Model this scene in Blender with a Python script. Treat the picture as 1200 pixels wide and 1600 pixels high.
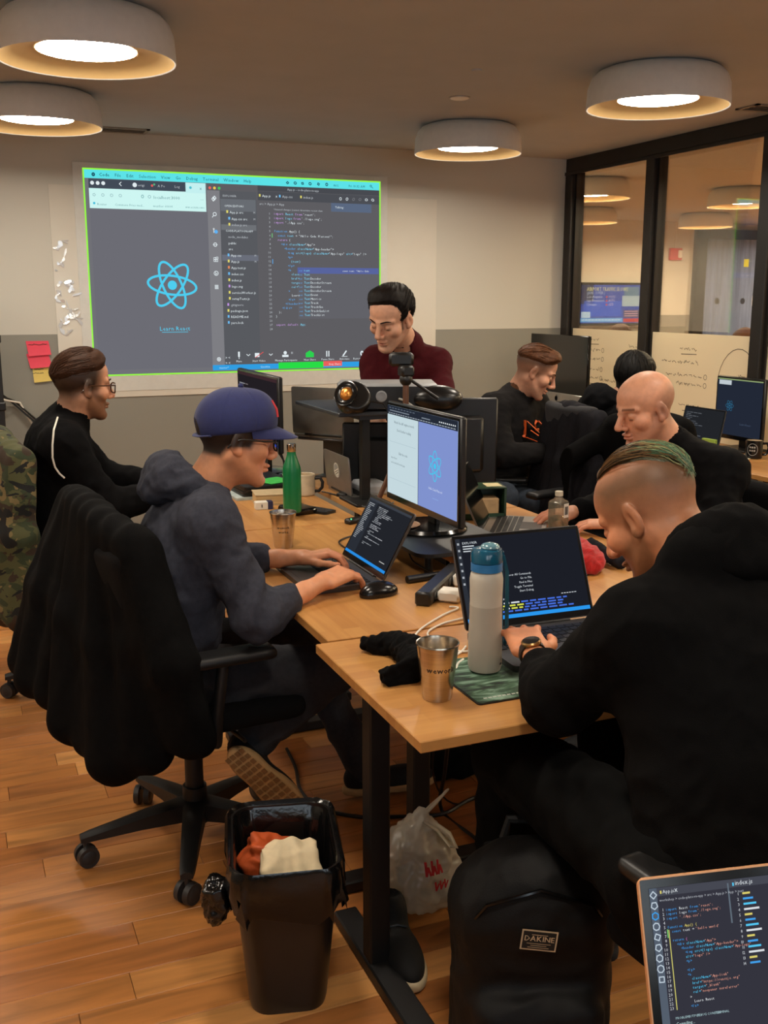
import bpy, math, random
import numpy as np
from mathutils import Vector, Matrix

# ------------------------------------------------------------------ camera, world, light, exposure
scene = bpy.context.scene
for o in list(bpy.data.objects):
    bpy.data.objects.remove(o)
COL = scene.collection
FPX, PITCH, YAW, CAMH = 1600.0, math.radians(11.78), math.radians(22.7), 1.55
cam_d = bpy.data.cameras.new('camera')
cam_d.sensor_fit = 'HORIZONTAL'; cam_d.sensor_width = 36.0; cam_d.lens = 36.0 * FPX / 1200.0
cam_d.clip_start = 0.02
cam = bpy.data.objects.new('camera', cam_d); COL.objects.link(cam)
cam.location = (0, 0, CAMH); cam.rotation_euler = (math.pi / 2 - PITCH, 0, -YAW)
scene.camera = cam

EXPO = 0.24
EMS = 1.0 / 2 ** EXPO                 # emission that shows a screen colour as it is
LAMP_W = 50.0                         # emission of the lamp diffusers
LAMP_W2 = 150.0                        # the same lamps in the next room
scene.view_settings.view_transform = 'Standard'
scene.view_settings.look = 'None'
scene.view_settings.gamma = 1.0
scene.view_settings.exposure = EXPO
scene.view_settings.use_curve_mapping = False
world = bpy.data.worlds.new('world'); scene.world = world
world.use_nodes = True
world.node_tree.nodes['Background'].inputs[0].default_value = (0.75, 0.85, 1.0, 1)
world.node_tree.nodes['Background'].inputs[1].default_value = 3.0   # daylight outside the rear windows

REAR_WIN = ((-2.2, -0.4), (0.0, 1.8), (2.2, 3.9))     # window openings in the wall behind the camera
for _x0, _x1 in REAR_WIN:                              # sampling portals for the sky in those openings
    _pl = bpy.data.lights.new('window_portal', 'AREA'); _pl.shape = 'RECTANGLE'; _pl.size = _x1 - _x0; _pl.size_y = 1.4; _pl.cycles.is_portal = True
    _po = bpy.data.objects.new('window_portal', _pl); COL.objects.link(_po); _po.location = ((_x0 + _x1) / 2, -3.0, 1.6); _po.rotation_euler = (math.pi / 2, 0, 0)

# ------------------------------------------------------------------ pixel -> place
_cp, _sp, _cy, _sy = math.cos(PITCH), math.sin(PITCH), math.cos(YAW), math.sin(YAW)
_R = np.array([_cy, -_sy, 0.0]); _U = np.array([_sp * _sy, _sp * _cy, _cp]); _F = np.array([_cp * _sy, _cp * _cy, -_sp])
_C = np.array([0, 0, CAMH])
def ray(px, py): return _F + (px - 600) / FPX * _R - (py - 800) / FPX * _U
def atZ(px, py, z): d = ray(px, py); return _C + d * (z - CAMH) / d[2]
def atX(px, py, x): d = ray(px, py); return _C + d * x / d[0]
def atY(px, py, y): d = ray(px, py); return _C + d * y / d[1]
def atD(px, py, t): return _C + ray(px, py) * t

# ------------------------------------------------------------------ materials
def lin(c):
    c = np.array(c, float) / 255.0
    return tuple(np.where(c <= 0.04045, c / 12.92, ((c + 0.055) / 1.055) ** 2.4)) + (1.0,)
MATS = {}
def mat(name, c, rough=0.6, metal=0.0, var=0.12, scale=30.0, bump=0.0, bscale=200.0, stretch=(1, 1, 1), spec=0.5, sheen=0.0, attr=None, coat=0.0):
    if name in MATS: return MATS[name]
    m = bpy.data.materials.new(name); m.use_nodes = True; MATS[name] = m
    nt = m.node_tree; N = nt.nodes; L = nt.links
    b = N['Principled BSDF']
    b.inputs['Roughness'].default_value = rough; b.inputs['Metallic'].default_value = metal
    b.inputs['Specular IOR Level'].default_value = spec
    if sheen: b.inputs['Sheen Weight'].default_value = sheen; b.inputs['Sheen Roughness'].default_value = 0.5
    if coat: b.inputs['Coat Weight'].default_value = coat; b.inputs['Coat Roughness'].default_value = 0.1
    tc = N.new('ShaderNodeTexCoord'); mp = N.new('ShaderNodeMapping'); mp.inputs['Scale'].default_value = stretch
    L.new(tc.outputs['Object'], mp.inputs[0])
    nz = N.new('ShaderNodeTexNoise'); nz.inputs['Scale'].default_value = scale; nz.inputs['Detail'].default_value = 4
    L.new(mp.outputs[0], nz.inputs['Vector'])
    mr = N.new('ShaderNodeMapRange'); mr.inputs['To Min'].default_value = 1 - var; mr.inputs['To Max'].default_value = 1 + var
    mr.inputs['From Min'].default_value = 0.3; mr.inputs['From Max'].default_value = 0.7
    L.new(nz.outputs['Fac'], mr.inputs['Value'])
    mx = N.new('ShaderNodeMix'); mx.data_type = 'RGBA'; mx.blend_type = 'MULTIPLY'; mx.inputs['Factor'].default_value = 1.0
    if attr:
        at = N.new('ShaderNodeAttribute'); at.attribute_name = attr; L.new(at.outputs['Color'], mx.inputs['A'])
    else:
        mx.inputs['A'].default_value = lin(c)
    L.new(mr.outputs[0], mx.inputs['B']); L.new(mx.outputs['Result'], b.inputs['Base Color'])
    if bump:
        n2 = N.new('ShaderNodeTexNoise'); n2.inputs['Scale'].default_value = bscale; n2.inputs['Detail'].default_value = 3
        L.new(mp.outputs[0], n2.inputs['Vector'])
        bp = N.new('ShaderNodeBump'); bp.inputs['Strength'].default_value = bump; bp.inputs['Distance'].default_value = 0.002
        L.new(n2.outputs['Fac'], bp.inputs['Height']); L.new(bp.outputs[0], b.inputs['Normal'])
    return m
def emit(c, k=1.0):
    key = 'lit_%d_%d_%d_%g' % (*c, k)
    if key in MATS: return MATS[key]
    m = bpy.data.materials.new(key); m.use_nodes = True; MATS[key] = m
    nt = m.node_tree; nt.nodes.clear()
    e = nt.nodes.new('ShaderNodeEmission'); o = nt.nodes.new('ShaderNodeOutputMaterial')
    e.inputs[0].default_value = lin(c); e.inputs[1].default_value = EMS * k
    nt.links.new(e.outputs[0], o.inputs[0])
    return m
def lamp_mat(name, rgb, k):
    m = bpy.data.materials.new(name); m.use_nodes = True
    b = m.node_tree.nodes['Principled BSDF']
    b.inputs['Base Color'].default_value = (0.9, 0.85, 0.75, 1)
    b.inputs['Emission Color'].default_value = (*rgb, 1); b.inputs['Emission Strength'].default_value = k
    return m
def clear_mat(name, tint, gloss=0.08, alpha=0.0, rough=0.02, diff=(255, 255, 255)):
    """see-through pane or film: transparent tint + fresnel gloss + a share of diffuse"""
    m = bpy.data.materials.new(name); m.use_nodes = True; nt = m.node_tree; N = nt.nodes; L = nt.links; N.clear()
    t = N.new('ShaderNodeBsdfTransparent'); t.inputs[0].default_value = lin(tint)
    g = N.new('ShaderNodeBsdfGlossy'); g.inputs['Roughness'].default_value = rough
    d = N.new('ShaderNodeBsdfDiffuse'); d.inputs[0].default_value = lin(diff)
    tl = N.new('ShaderNodeBsdfTranslucent'); tl.inputs[0].default_value = lin(diff)
    md = N.new('ShaderNodeMixShader'); md.inputs[0].default_value = 0.5; L.new(d.outputs[0], md.inputs[1]); L.new(tl.outputs[0], md.inputs[2])
    m1 = N.new('ShaderNodeMixShader'); m1.inputs[0].default_value = alpha; L.new(t.outputs[0], m1.inputs[1]); L.new(md.outputs[0], m1.inputs[2])
    lw = N.new('ShaderNodeLayerWeight'); lw.inputs['Blend'].default_value = 0.25
    mu = N.new('ShaderNodeMath'); mu.operation = 'MULTIPLY_ADD'; mu.inputs[1].default_value = 0.5; mu.inputs[2].default_value = gloss; mu.use_clamp = True
    L.new(lw.outputs['Fresnel'], mu.inputs[0])
    m2 = N.new('ShaderNodeMixShader'); L.new(mu.outputs[0], m2.inputs[0]); L.new(m1.outputs[0], m2.inputs[1]); L.new(g.outputs[0], m2.inputs[2])
    o = N.new('ShaderNodeOutputMaterial'); L.new(m2.outputs[0], o.inputs[0])
    return m

# ------------------------------------------------------------------ mesh builder
def unit(v): v = np.array(v, float); return v / (np.linalg.norm(v) + 1e-12)
def frame_from(x, zhint=(0, 0, 1)):
    x = unit(x); y = np.cross(zhint, x)
    if np.linalg.norm(y) < 1e-6: y = np.cross((0, 1, 0), x)
    y = unit(y); z = np.cross(x, y)
    return np.array([x, y, z]).T
def rz(a): c, s = math.cos(a), math.sin(a); return np.array([[c, -s, 0], [s, c, 0], [0, 0, 1.0]])
def ry(a): c, s = math.cos(a), math.sin(a); return np.array([[c, 0, s], [0, 1, 0], [-s, 0, c]])
def rx(a): c, s = math.cos(a), math.sin(a); return np.array([[1, 0, 0], [0, c, -s], [0, s, c]])
class MB:
    def __init__(s): s.v = []; s.f = []; s.m = []
    def add(s, V, Fs, mi=0, R=None, o=None):
        V = np.array(V, float)
        if R is not None: V = V @ np.array(R).T
        if o is not None: V = V + np.array(o)
        k = len(s.v); s.v += [tuple(p) for p in V]; s.f += [tuple(i + k for i in f) for f in Fs]; s.m += [mi] * len(Fs)
        return s
    def box(s, c, size, R=None, bev=0.0, mi=0):
        h = np.array(size, float) / 2; c = np.array(c, float)
        R = np.eye(3) if R is None else np.array(R)
        if bev <= 0:
            V = [(x * h[0], y * h[1], z * h[2]) for x in (-1, 1) for y in (-1, 1) for z in (-1, 1)]
            Fs = [(0, 1, 3, 2), (4, 6, 7, 5), (0, 4, 5, 1), (2, 3, 7, 6), (0, 2, 6, 4), (1, 5, 7, 3)]
            return s.add(V, Fs, mi, R, c)
        b = min(bev, h.min() * 0.95); V = []; idx = {}
        for sx in (-1, 1):
            for sy in (-1, 1):
                for sz in (-1, 1):
                    sg = np.array([sx, sy, sz])
                    for a in range(3):
                        p = sg * (h - b); p[a] = sg[a] * h[a]; idx[(sx, sy, sz, a)] = len(V); V.append(p)
        Fs = []
        for a in range(3):
            u, w = (a + 1) % 3, (a + 2) % 3
            for sg in (-1, 1):
                q = []
                for su, sw in ((-1, -1), (1, -1), (1, 1), (-1, 1)):
                    k = [0, 0, 0]; k[a] = sg; k[u] = su; k[w] = sw; q.append(idx[(*k, a)])
                Fs.append(tuple(q if sg > 0 else q[::-1]))
            for su in (-1, 1):
                for sw in (-1, 1):
                    q = []
                    for sg, ax in ((-1, u), (1, u), (1, w), (-1, w)):
                        k = [0, 0, 0]; k[a] = sg; k[u] = su; k[w] = sw; q.append(idx[(*k, ax)])
                    Fs.append(tuple(q if su * sw < 0 else q[::-1]))
        for sx in (-1, 1):
            for sy in (-1, 1):
                for sz in (-1, 1):
                    q = [idx[(sx, sy, sz, a)] for a in range(3)]
                    Fs.append(tuple(q if sx * sy * sz > 0 else q[::-1]))
        return s.add(V, Fs, mi, R, c)
    def cyl(s, a, b, ra, rb=None, n=16, mi=0, cap=True):
        a = np.array(a, float); b = np.array(b, float); rb = ra if rb is None else rb
        Fm = frame_from(b - a); y, z = Fm[:, 1], Fm[:, 2]
        V = []; Fs = []
        for p, r in ((a, ra), (b, rb)):
            for i in range(n):
                t = 2 * math.pi * i / n; V.append(p + r * (math.cos(t) * y + math.sin(t) * z))
        for i in range(n): j = (i + 1) % n; Fs.append((i, j, n + j, n + i))
        if cap: Fs.append(tuple(range(n))[::-1]); Fs.append(tuple(range(n, 2 * n)))
        return s.add(V, Fs, mi)
    def tube(s, pts, r, n=8, mi=0, closed=False, flat=1.0, up=None):
        P = [np.array(p, float) for p in pts]; m = len(P); rr = r if hasattr(r, '__len__') else [r] * m
        V = []; Fs = []; ref = np.array(up if up is not None else (0.123, 0.231, 0.965))
        for i in range(m):
            if closed: d = P[(i + 1) % m] - P[i - 1]
            else: d = P[min(i + 1, m - 1)] - P[max(i - 1, 0)]
            d = unit(d); y = np.cross(ref, d)
            if np.linalg.norm(y) < 1e-4: y = np.cross((1, 0, 0), d)
            y = unit(y); z = np.cross(d, y); ref = z if up is None else ref
            for k in range(n):
                t = 2 * math.pi * k / n; V.append(P[i] + rr[i] * (math.cos(t) * y + flat * math.sin(t) * z))
        for i in range(m if closed else m - 1):
            for k in range(n):
                k2 = (k + 1) % n; j = (i + 1) % m; Fs.append((i * n + k, i * n + k2, j * n + k2, j * n + k))
        if not closed: Fs.append(tuple(range(n))[::-1]); Fs.append(tuple(range((m - 1) * n, m * n)))
        return s.add(V, Fs, mi)
    def lathe(s, prof, c=(0, 0, 0), n=32, mi=0, R=None, closed=False, caps=(1, 1)):
        V = []; Fs = []; m = len(prof)
        for (r, z) in prof:
            for k in range(n):
                t = 2 * math.pi * k / n; V.append((r * math.cos(t), r * math.sin(t), z))
        for i in range(m if closed else m - 1):
            j = (i + 1) % m
            for k in range(n):
                k2 = (k + 1) % n; Fs.append((i * n + k, i * n + k2, j * n + k2, j * n + k))
        if not closed:
            if prof[0][0] > 1e-5 and caps[0]: Fs.append(tuple(range(n))[::-1])
            if prof[-1][0] > 1e-5 and caps[1]: Fs.append(tuple(range((m - 1) * n, m * n)))
        return s.add(V, Fs, mi, R, c)
    def prism(s, poly, t, R=None, o=(0, 0, 0), mi=0):
        """polygon in local xy, extruded 0..t along local z"""
        n = len(poly); V = [(x, y, 0) for x, y in poly] + [(x, y, t) for x, y in poly]
        Fs = [tuple(range(n))[::-1], tuple(range(n, 2 * n))] + [(i, (i + 1) % n, n + (i + 1) % n, n + i) for i in range(n)]
        return s.add(V, Fs, mi, R, o)
    def ball(s, c, r, n=16, m=10, mi=0, R=None):
        r = np.array(r if hasattr(r, '__len__') else (r, r, r)); V = []; Fs = []
        for i in range(m + 1):
            p = math.pi * i / m
            for k in range(n):
                t = 2 * math.pi * k / n; V.append((r[0] * math.sin(p) * math.cos(t), r[1] * math.sin(p) * math.sin(t), r[2] * math.cos(p)))
        for i in range(m):
            for k in range(n):
                k2 = (k + 1) % n; Fs.append((i * n + k, (i + 1) * n + k, (i + 1) * n + k2, i * n + k2))
        return s.add(V, Fs, mi, R, c)
def rrect(w, h, r, n=5):
    P = []
    for cx, cy, a0 in ((w / 2 - r, h / 2 - r, 0), (-w / 2 + r, h / 2 - r, 90), (-w / 2 + r, -h / 2 + r, 180), (w / 2 - r, -h / 2 + r, 270)):
        for i in range(n + 1):
            a = math.radians(a0 + 90 * i / n); P.append((cx + r * math.cos(a), cy + r * math.sin(a)))
    return P

# ------------------------------------------------------------------ objects
def mesh_obj(name, me, mats, parent=None):
    o = bpy.data.objects.new(name, me); COL.objects.link(o)
    for m in (mats if isinstance(mats, (list, tuple)) else [mats]): me.materials.append(m)
    if parent is not None: o.parent = parent
    return o
def obj(name, mb, mats, parent=None, smooth=True, ang=38, kind=None):
    me = bpy.data.meshes.new(name); me.from_pydata(mb.v, [], mb.f)
    if any(mb.m): me.polygons.foreach_set('material_index', mb.m)
    if smooth:
        me.polygons.foreach_set('use_smooth', [True] * len(mb.f))
        me.set_sharp_from_angle(angle=math.radians(ang))
    me.update()
    o = mesh_obj(name, me, mats, parent)
    if kind: o['kind'] = kind
    return o
def tag(o, label, cat, group=None, kind=None):
    o['label'] = label; o['category'] = cat
    if group: o['group'] = group
    if kind: o['kind'] = kind
    return o
def thing(name, label, cat, loc=(0, 0, 0), rot=0.0, group=None):
    o = bpy.data.objects.new(name, None); COL.objects.link(o); o.empty_display_size = 0.05
    o.location = [float(q) for q in loc]; o.rotation_euler = (0, 0, rot)
    return tag(o, label, cat, group)
def struct(name, mb, m, parent=None, smooth=False, label=None):
    o = obj(name, mb, m, parent, smooth)
    if parent is None: o['kind'] = 'structure'
    if label: o['label'] = label
    return o

# ------------------------------------------------------------------ smooth solid fields -> meshes (people, clothes, soft things)
class Field:
    def __init__(s, lo, hi, v):
        s.v = v; s.lo = np.array(lo, float); s.n = np.ceil((np.array(hi, float) - s.lo) / v).astype(int) + 1
        s.d = np.full(s.n, 1.0, np.float32)
        s.ax = [(s.lo[i] + v * np.arange(s.n[i])).astype(np.float32) for i in range(3)]
    def _sl(s, c, r):
        a = np.floor((c - r - s.lo) / s.v).astype(int); b = np.ceil((c + r - s.lo) / s.v).astype(int) + 1
        a = np.clip(a, 0, s.n); b = np.clip(b, 0, s.n)
        return tuple(slice(a[i], b[i]) for i in range(3))
    def _xyz(s, sl, c):
        return (s.ax[0][sl[0]][:, None, None] - c[0], s.ax[1][sl[1]][None, :, None] - c[1], s.ax[2][sl[2]][None, None, :] - c[2])
    def _op(s, sl, p, k, op):
        d = s.d[sl]
        if d.size == 0: return
        if op == 'u':
            if k <= 0: s.d[sl] = np.minimum(d, p)
            else:
                h = np.clip(0.5 + 0.5 * (p - d) / k, 0, 1); s.d[sl] = p + (d - p) * h - k * h * (1 - h)
                # h=1 -> d ; h=0 -> p
        elif op == 's':
            p = -p; kk = max(k, 1e-6); h = np.clip(0.5 - 0.5 * (p - d) / kk, 0, 1); s.d[sl] = p + (d - p) * h + kk * h * (1 - h)
        else:
            kk = max(k, 1e-6); h = np.clip(0.5 - 0.5 * (p - d) / kk, 0, 1); s.d[sl] = p + (d - p) * h + kk * h * (1 - h)
    def ell(s, c, r, A=None, k=0.01, op='u'):
        c = np.array(c, float); r = np.array(r, float)
        sl = s._sl(c, r.max() + 2 * k + 3 * s.v) if op != 'i' else tuple(slice(0, q) for q in s.n)
        x, y, z = s._xyz(sl, c)
        if A is not None:
            A = np.array(A); x, y, z = (x * A[0, i] + y * A[1, i] + z * A[2, i] for i in range(3))
        a, b, g = x / r[0], y / r[1], z / r[2]
        k0 = np.sqrt(a * a + b * b + g * g); k1 = np.sqrt((a / r[0]) ** 2 + (b / r[1]) ** 2 + (g / r[2]) ** 2) + 1e-9
        s._op(sl, (k0 * (k0 - 1) / k1).astype(np.float32), k, op); return s
    def cone(s, a, b, ra, rb=None, k=0.01, op='u'):
        a = np.array(a, float); b = np.array(b, float); rb = ra if rb is None else rb
        c = (a + b) / 2; e = np.abs(b - a) / 2 + max(ra, rb) + 2 * k + 3 * s.v
        sl = s._sl(c, e); x, y, z = s._xyz(sl, a); w = b - a; L2 = float(w @ w) + 1e-12
        t = np.clip((x * w[0] + y * w[1] + z * w[2]) / L2, 0, 1)
        p = np.sqrt((x - t * w[0]) ** 2 + (y - t * w[1]) ** 2 + (z - t * w[2]) ** 2) - (ra + (rb - ra) * t)
        s._op(sl, p.astype(np.float32), k, op); return s
    def box(s, c, h, A=None, r=0.01, k=0.01, op='u'):
        c = np.array(c, float); h = np.array(h, float)
        sl = s._sl(c, np.linalg.norm(h) + 2 * k + 3 * s.v) if op != 'i' else tuple(slice(0, q) for q in s.n)
        x, y, z = s._xyz(sl, c)
        if A is not None:
            A = np.array(A); x, y, z = (x * A[0, i] + y * A[1, i] + z * A[2, i] for i in range(3))
        qx, qy, qz = np.abs(x) - h[0] + r, np.abs(y) - h[1] + r, np.abs(z) - h[2] + r
        p = np.sqrt(np.maximum(qx, 0) ** 2 + np.maximum(qy, 0) ** 2 + np.maximum(qz, 0) ** 2) + np.minimum(np.maximum(np.maximum(qx, qy), qz), 0) - r
        s._op(sl, p.astype(np.float32), k, op); return s
    def plane(s, c, nrm, k=0.004):
        """keep the side the normal points away from"""
        sl = tuple(slice(0, q) for q in s.n); x, y, z = s._xyz(sl, c); n = unit(nrm)
        s._op(sl, (x * n[0] + y * n[1] + z * n[2]).astype(np.float32), k, 'i'); return s
    def profile(s, poly, k=0.006):
        """keep what lies inside a polygon drawn in (x,z)"""
        X, Z = np.meshgrid(s.ax[0], s.ax[2], indexing='ij'); s._op((slice(None),) * 3, np.broadcast_to(polysd(poly, X, Z)[:, None, :], s.d.shape), k, 'i'); return s
    def mesh(s, smooth=1):
        d = s.d; d[0] = d[-1] = 1; d[:, 0] = d[:, -1] = 1; d[:, :, 0] = d[:, :, -1] = 1
        ins = d < 0; c = np.zeros(s.n - 1, np.int8)
        for i in (0, 1):
            for j in (0, 1):
                for k in (0, 1): c += ins[i:s.n[0] - 1 + i, j:s.n[1] - 1 + j, k:s.n[2] - 1 + k]
        act = (c > 0) & (c < 8); I = np.argwhere(act); idx = np.full(act.shape, -1, np.int32); idx[act] = np.arange(len(I))
        acc = np.zeros((len(I), 3)); cnt = np.zeros(len(I))
        cor = [(i, j, k) for i in (0, 1) for j in (0, 1) for k in (0, 1)]
        dv = {q: d[I[:, 0] + q[0], I[:, 1] + q[1], I[:, 2] + q[2]] for q in cor}
        for q in cor:
            for a in range(3):
                if q[a] == 0:
                    q2 = list(q); q2[a] = 1; q2 = tuple(q2); d0, d1 = dv[q], dv[q2]; cr = (d0 < 0) != (d1 < 0)
                    t = d0[cr] / (d0[cr] - d1[cr]); P = np.tile(np.array(q, float), (cr.sum(), 1)); P[:, a] = t
                    acc[cr] += P; cnt[cr] += 1
        V = s.lo + s.v * (I + acc / cnt[:, None]); quads = []
        for a in range(3):
            u, w = (a + 1) % 3, (a + 2) % 3
            n0 = [slice(None)] * 3; n1 = [slice(None)] * 3; n0[a] = slice(0, -1); n1[a] = slice(1, None)
            i0, i1 = ins[tuple(n0)], ins[tuple(n1)]; E = np.argwhere(i0 != i1)
            E = E[(E[:, u] > 0) & (E[:, w] > 0) & (E[:, u] < s.n[u] - 1) & (E[:, w] < s.n[w] - 1)]
            fl = i0[E[:, 0], E[:, 1], E[:, 2]]
            def cell(du, dw):
                Q = E.copy(); Q[:, u] += du; Q[:, w] += dw; return idx[Q[:, 0], Q[:, 1], Q[:, 2]]
            q = np.stack([cell(-1, -1), cell(0, -1), cell(0, 0), cell(-1, 0)], 1)
            q[~fl] = q[~fl][:, ::-1]; quads.append(q)
        Q = np.concatenate(quads)
        for _ in range(smooth): V = relax(V, Q, 0.5)
        return V, Q
def relax(V, Q, f):
    n = len(V); a = np.concatenate([Q[:, i] for i in range(4)]); b = np.concatenate([Q[:, (i + 1) % 4] for i in range(4)])
    i = np.concatenate([a, b]); j = np.concatenate([b, a]); c = np.bincount(i, minlength=n) + 1e-9
    M = np.stack([np.bincount(i, V[j, k], minlength=n) / c for k in range(3)], 1)
    return V + f * (M - V)
def normals(V, Q):
    nf = np.cross(V[Q[:, 2]] - V[Q[:, 0]], V[Q[:, 3]] - V[Q[:, 1]]); i = Q.ravel(); w = np.repeat(nf, 4, 0)
    N = np.stack([np.bincount(i, w[:, k], minlength=len(V)) for k in range(3)], 1)
    return N / (np.linalg.norm(N, axis=1, keepdims=True) + 1e-12)
def polysd(poly, X, Z):
    d = np.full(X.shape, 9.0); sg = np.ones(X.shape); n = len(poly)
    for i in range(n):
        (ax, az), (bx, bz) = poly[i], poly[(i + 1) % n]; ex, ez = bx - ax, bz - az; wx, wz = X - ax, Z - az
        t = np.clip((wx * ex + wz * ez) / (ex * ex + ez * ez + 1e-12), 0, 1)
        d = np.minimum(d, (wx - t * ex) ** 2 + (wz - t * ez) ** 2)
        c1 = Z >= az; c2 = Z < bz; c3 = ex * wz > ez * wx
        fl = (c1 & c2 & c3) | (~c1 & ~c2 & ~c3); sg = np.where(fl, -sg, sg)
    return (sg * np.sqrt(d)).astype(np.float32)
def np_mesh(name, V, Q, mats, parent=None, col=None, o=None, R=None, kind=None):
    if R is not None: V = V @ np.array(R).T
    if o is not None: V = V + np.array(o)
    me = bpy.data.meshes.new(name); Q = np.asarray(Q, np.int32); n = len(Q)
    me.vertices.add(len(V)); me.vertices.foreach_set('co', V.astype(np.float32).ravel())
    me.loops.add(n * 4); me.loops.foreach_set('vertex_index', Q.ravel())
    me.polygons.add(n); me.polygons.foreach_set('loop_start', np.arange(0, n * 4, 4, dtype=np.int32))
    me.polygons.foreach_set('loop_total', np.full(n, 4, np.int32))
    me.polygons.foreach_set('use_smooth', np.ones(n, bool))
    me.update(calc_edges=True)
    if col is not None:
        ca = me.color_attributes.new('Col', 'FLOAT_COLOR', 'POINT'); ca.data.foreach_set('color', np.c_[col, np.ones(len(V))].astype(np.float32).ravel())
    ob = mesh_obj(name, me, mats, parent)
    if kind: ob['kind'] = kind
    return ob
_rg = np.random.RandomState(7)
_WV = _rg.normal(size=(24, 3)); _WV /= np.linalg.norm(_WV, axis=1, keepdims=True); _WP = _rg.uniform(0, 6.28, 24)
def wav(P, f, a=0, n=6):
    """cheap smooth noise in -1..1"""
    r = np.zeros(len(P)); W = P.copy()
    for i in range(n):
        k = (a + i) % 24; r += np.sin(f * (1 + 0.23 * i) * (P @ _WV[k]) + _WP[k] + 1.6 * np.sin(0.6 * f * (P @ _WV[(k + 7) % 24])))
    return r / n ** 0.8
def wrinkle(V, Q, amp=0.005, f=18.0, seed=0, fine=0.3):
    N = normals(V, Q); W = V + 0.02 * np.stack([wav(V, 9, seed + 1, 3), wav(V, 9, seed + 4, 3), wav(V, 9, seed + 8, 3)], 1)
    h = (0.8 - np.abs(wav(W, f, seed)) * 1.8) + 0.6 * (0.8 - np.abs(wav(W, f * 2.1, seed + 3)) * 1.8) + fine * wav(V, f * 4, seed + 5)
    return V + N * (amp * h)[:, None]
def on_mesh(o, px, py, off=0.003):
    """the spot of an object's surface seen at a pixel of the photograph, as a world position"""
    V = np.array([tuple(q.co) for q in o.data.vertices]) + np.array(o.parent.location if o.parent else o.location); r = ray(px, py); d = V - _C; t = d @ r / (r @ r)
    e = np.linalg.norm(d - t[:, None] * r, axis=1); k = np.where(e < 0.012)[0]; k = k[np.argmin(t[k])] if len(k) else np.argmin(e)
    return _C + r * (t[k] - off)

# ------------------------------------------------------------------ lettering and flat screen print
_GL = {}
def glyph(ch):
    if ch in _GL: return _GL[ch]
    cu = bpy.data.curves.new('g', 'FONT'); cu.body = ch; cu.size = 1.0; cu.resolution_u = 1
    ob = bpy.data.objects.new('g', cu); COL.objects.link(ob)
    dg = bpy.context.evaluated_depsgraph_get(); me = ob.evaluated_get(dg).to_mesh()
    V = np.array([tuple(v.co)[:2] for v in me.vertices]).reshape(-1, 2); Fs = [tuple(p.vertices) for p in me.polygons]
    w = (V[:, 0].max() if len(V) else 0.25) + 0.06
    ob.evaluated_get(dg).to_mesh_clear(); bpy.data.objects.remove(ob); bpy.data.curves.remove(cu)
    _GL[ch] = (V, Fs, w); return _GL[ch]
class Print:
    """flat marks on a plane: O = top-left corner, U to the right, V downwards (unit vectors), N off the surface; x,y in metres"""
    def __init__(s, O, U, V, k=1.0):
        s.O = np.array(O, float); s.U = np.array(U, float); s.V = np.array(V, float); s.N = unit(np.cross(s.V, s.U)); s.k = k
        s.mb = MB(); s.mats = []
    def mi(s, c):
        m = c if not isinstance(c, tuple) else emit(c, s.k)
        if m not in s.mats: s.mats.append(m)
        return s.mats.index(m)
    def pt(s, x, y, l): return s.O + x * s.U + y * s.V + (0.0004 + 0.0003 * l) * s.N
    def poly(s, P, c, l=1): s.mb.add([s.pt(x, y, l) for x, y in P], [tuple(range(len(P)))[::-1]], s.mi(c))
    def rect(s, x, y, w, h, c, l=0): s.poly([(x, y), (x + w, y), (x + w, y + h), (x, y + h)], c, l)
    def disc(s, x, y, r, c, l=1, n=20): s.poly([(x + r * math.cos(6.2832 * i / n), y + r * math.sin(6.2832 * i / n)) for i in range(n)], c, l)
    def line(s, P, w, c, l=1, closed=False):
        m = s.mi(c); P = [np.array(p, float) for p in P]; n = len(P)
        for i in range(n if closed else n - 1):
            a, b = P[i], P[(i + 1) % n]; d = unit(b - a) * w * 0.25; q = np.array([-d[1], d[0]]) * 2; a2, b2 = a - d, b + d
            s.mb.add([s.pt(*(a2 - q), l), s.pt(*(b2 - q), l), s.pt(*(b2 + q), l), s.pt(*(a2 + q), l)], [(3, 2, 1, 0)], m)
    def ring(s, x, y, rx_, ry_, a, w, c, l=1, n=40):
        ca, sa = math.cos(a), math.sin(a)
        s.line([(x + rx_ * math.cos(6.2832 * i / n) * ca - ry_ * math.sin(6.2832 * i / n) * sa, y + rx_ * math.cos(6.2832 * i / n) * sa + ry_ * math.sin(6.2832 * i / n) * ca) for i in range(n)], w, c, l, True)
    def text(s, x, y, t, size, c, l=1, mono=0.0, align=0, bold=0, sq=1.0, rot=0.0):
        """y = baseline"""
        m = s.mi(c); W = []; cx = 0
        for ch in t:
            V, Fs, w = glyph(ch)
            if ch == ' ': w = 0.3
            W.append(cx); cx += (mono if mono else w)
        x0 = x - align * cx * size * sq; cr, sr = math.cos(rot), math.sin(rot)
        for ch, px in zip(t, W):
            V, Fs, w = glyph(ch)
            if not len(V): continue
            for b in range(1 + bold):
                gx = (V[:, 0] + px + 0.03 * b) * size * sq; gy = -V[:, 1] * size
                s.mb.add([s.pt(x0 + X * cr - Y * sr, y + X * sr + Y * cr, l + b) for X, Y in zip(gx, gy)], [f[::-1] for f in Fs], m)
        return cx * size * sq
    def atom(s, x, y, r, c, w, l=1, rot=0.0):
        for k in range(3): s.ring(x, y, r, r * 0.38, rot + k * math.pi / 3, w, c, l)
        s.disc(x, y, r * 0.19, c, l)
    def done(s, name, parent): return obj(name, s.mb, s.mats, parent, smooth=False)
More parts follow.
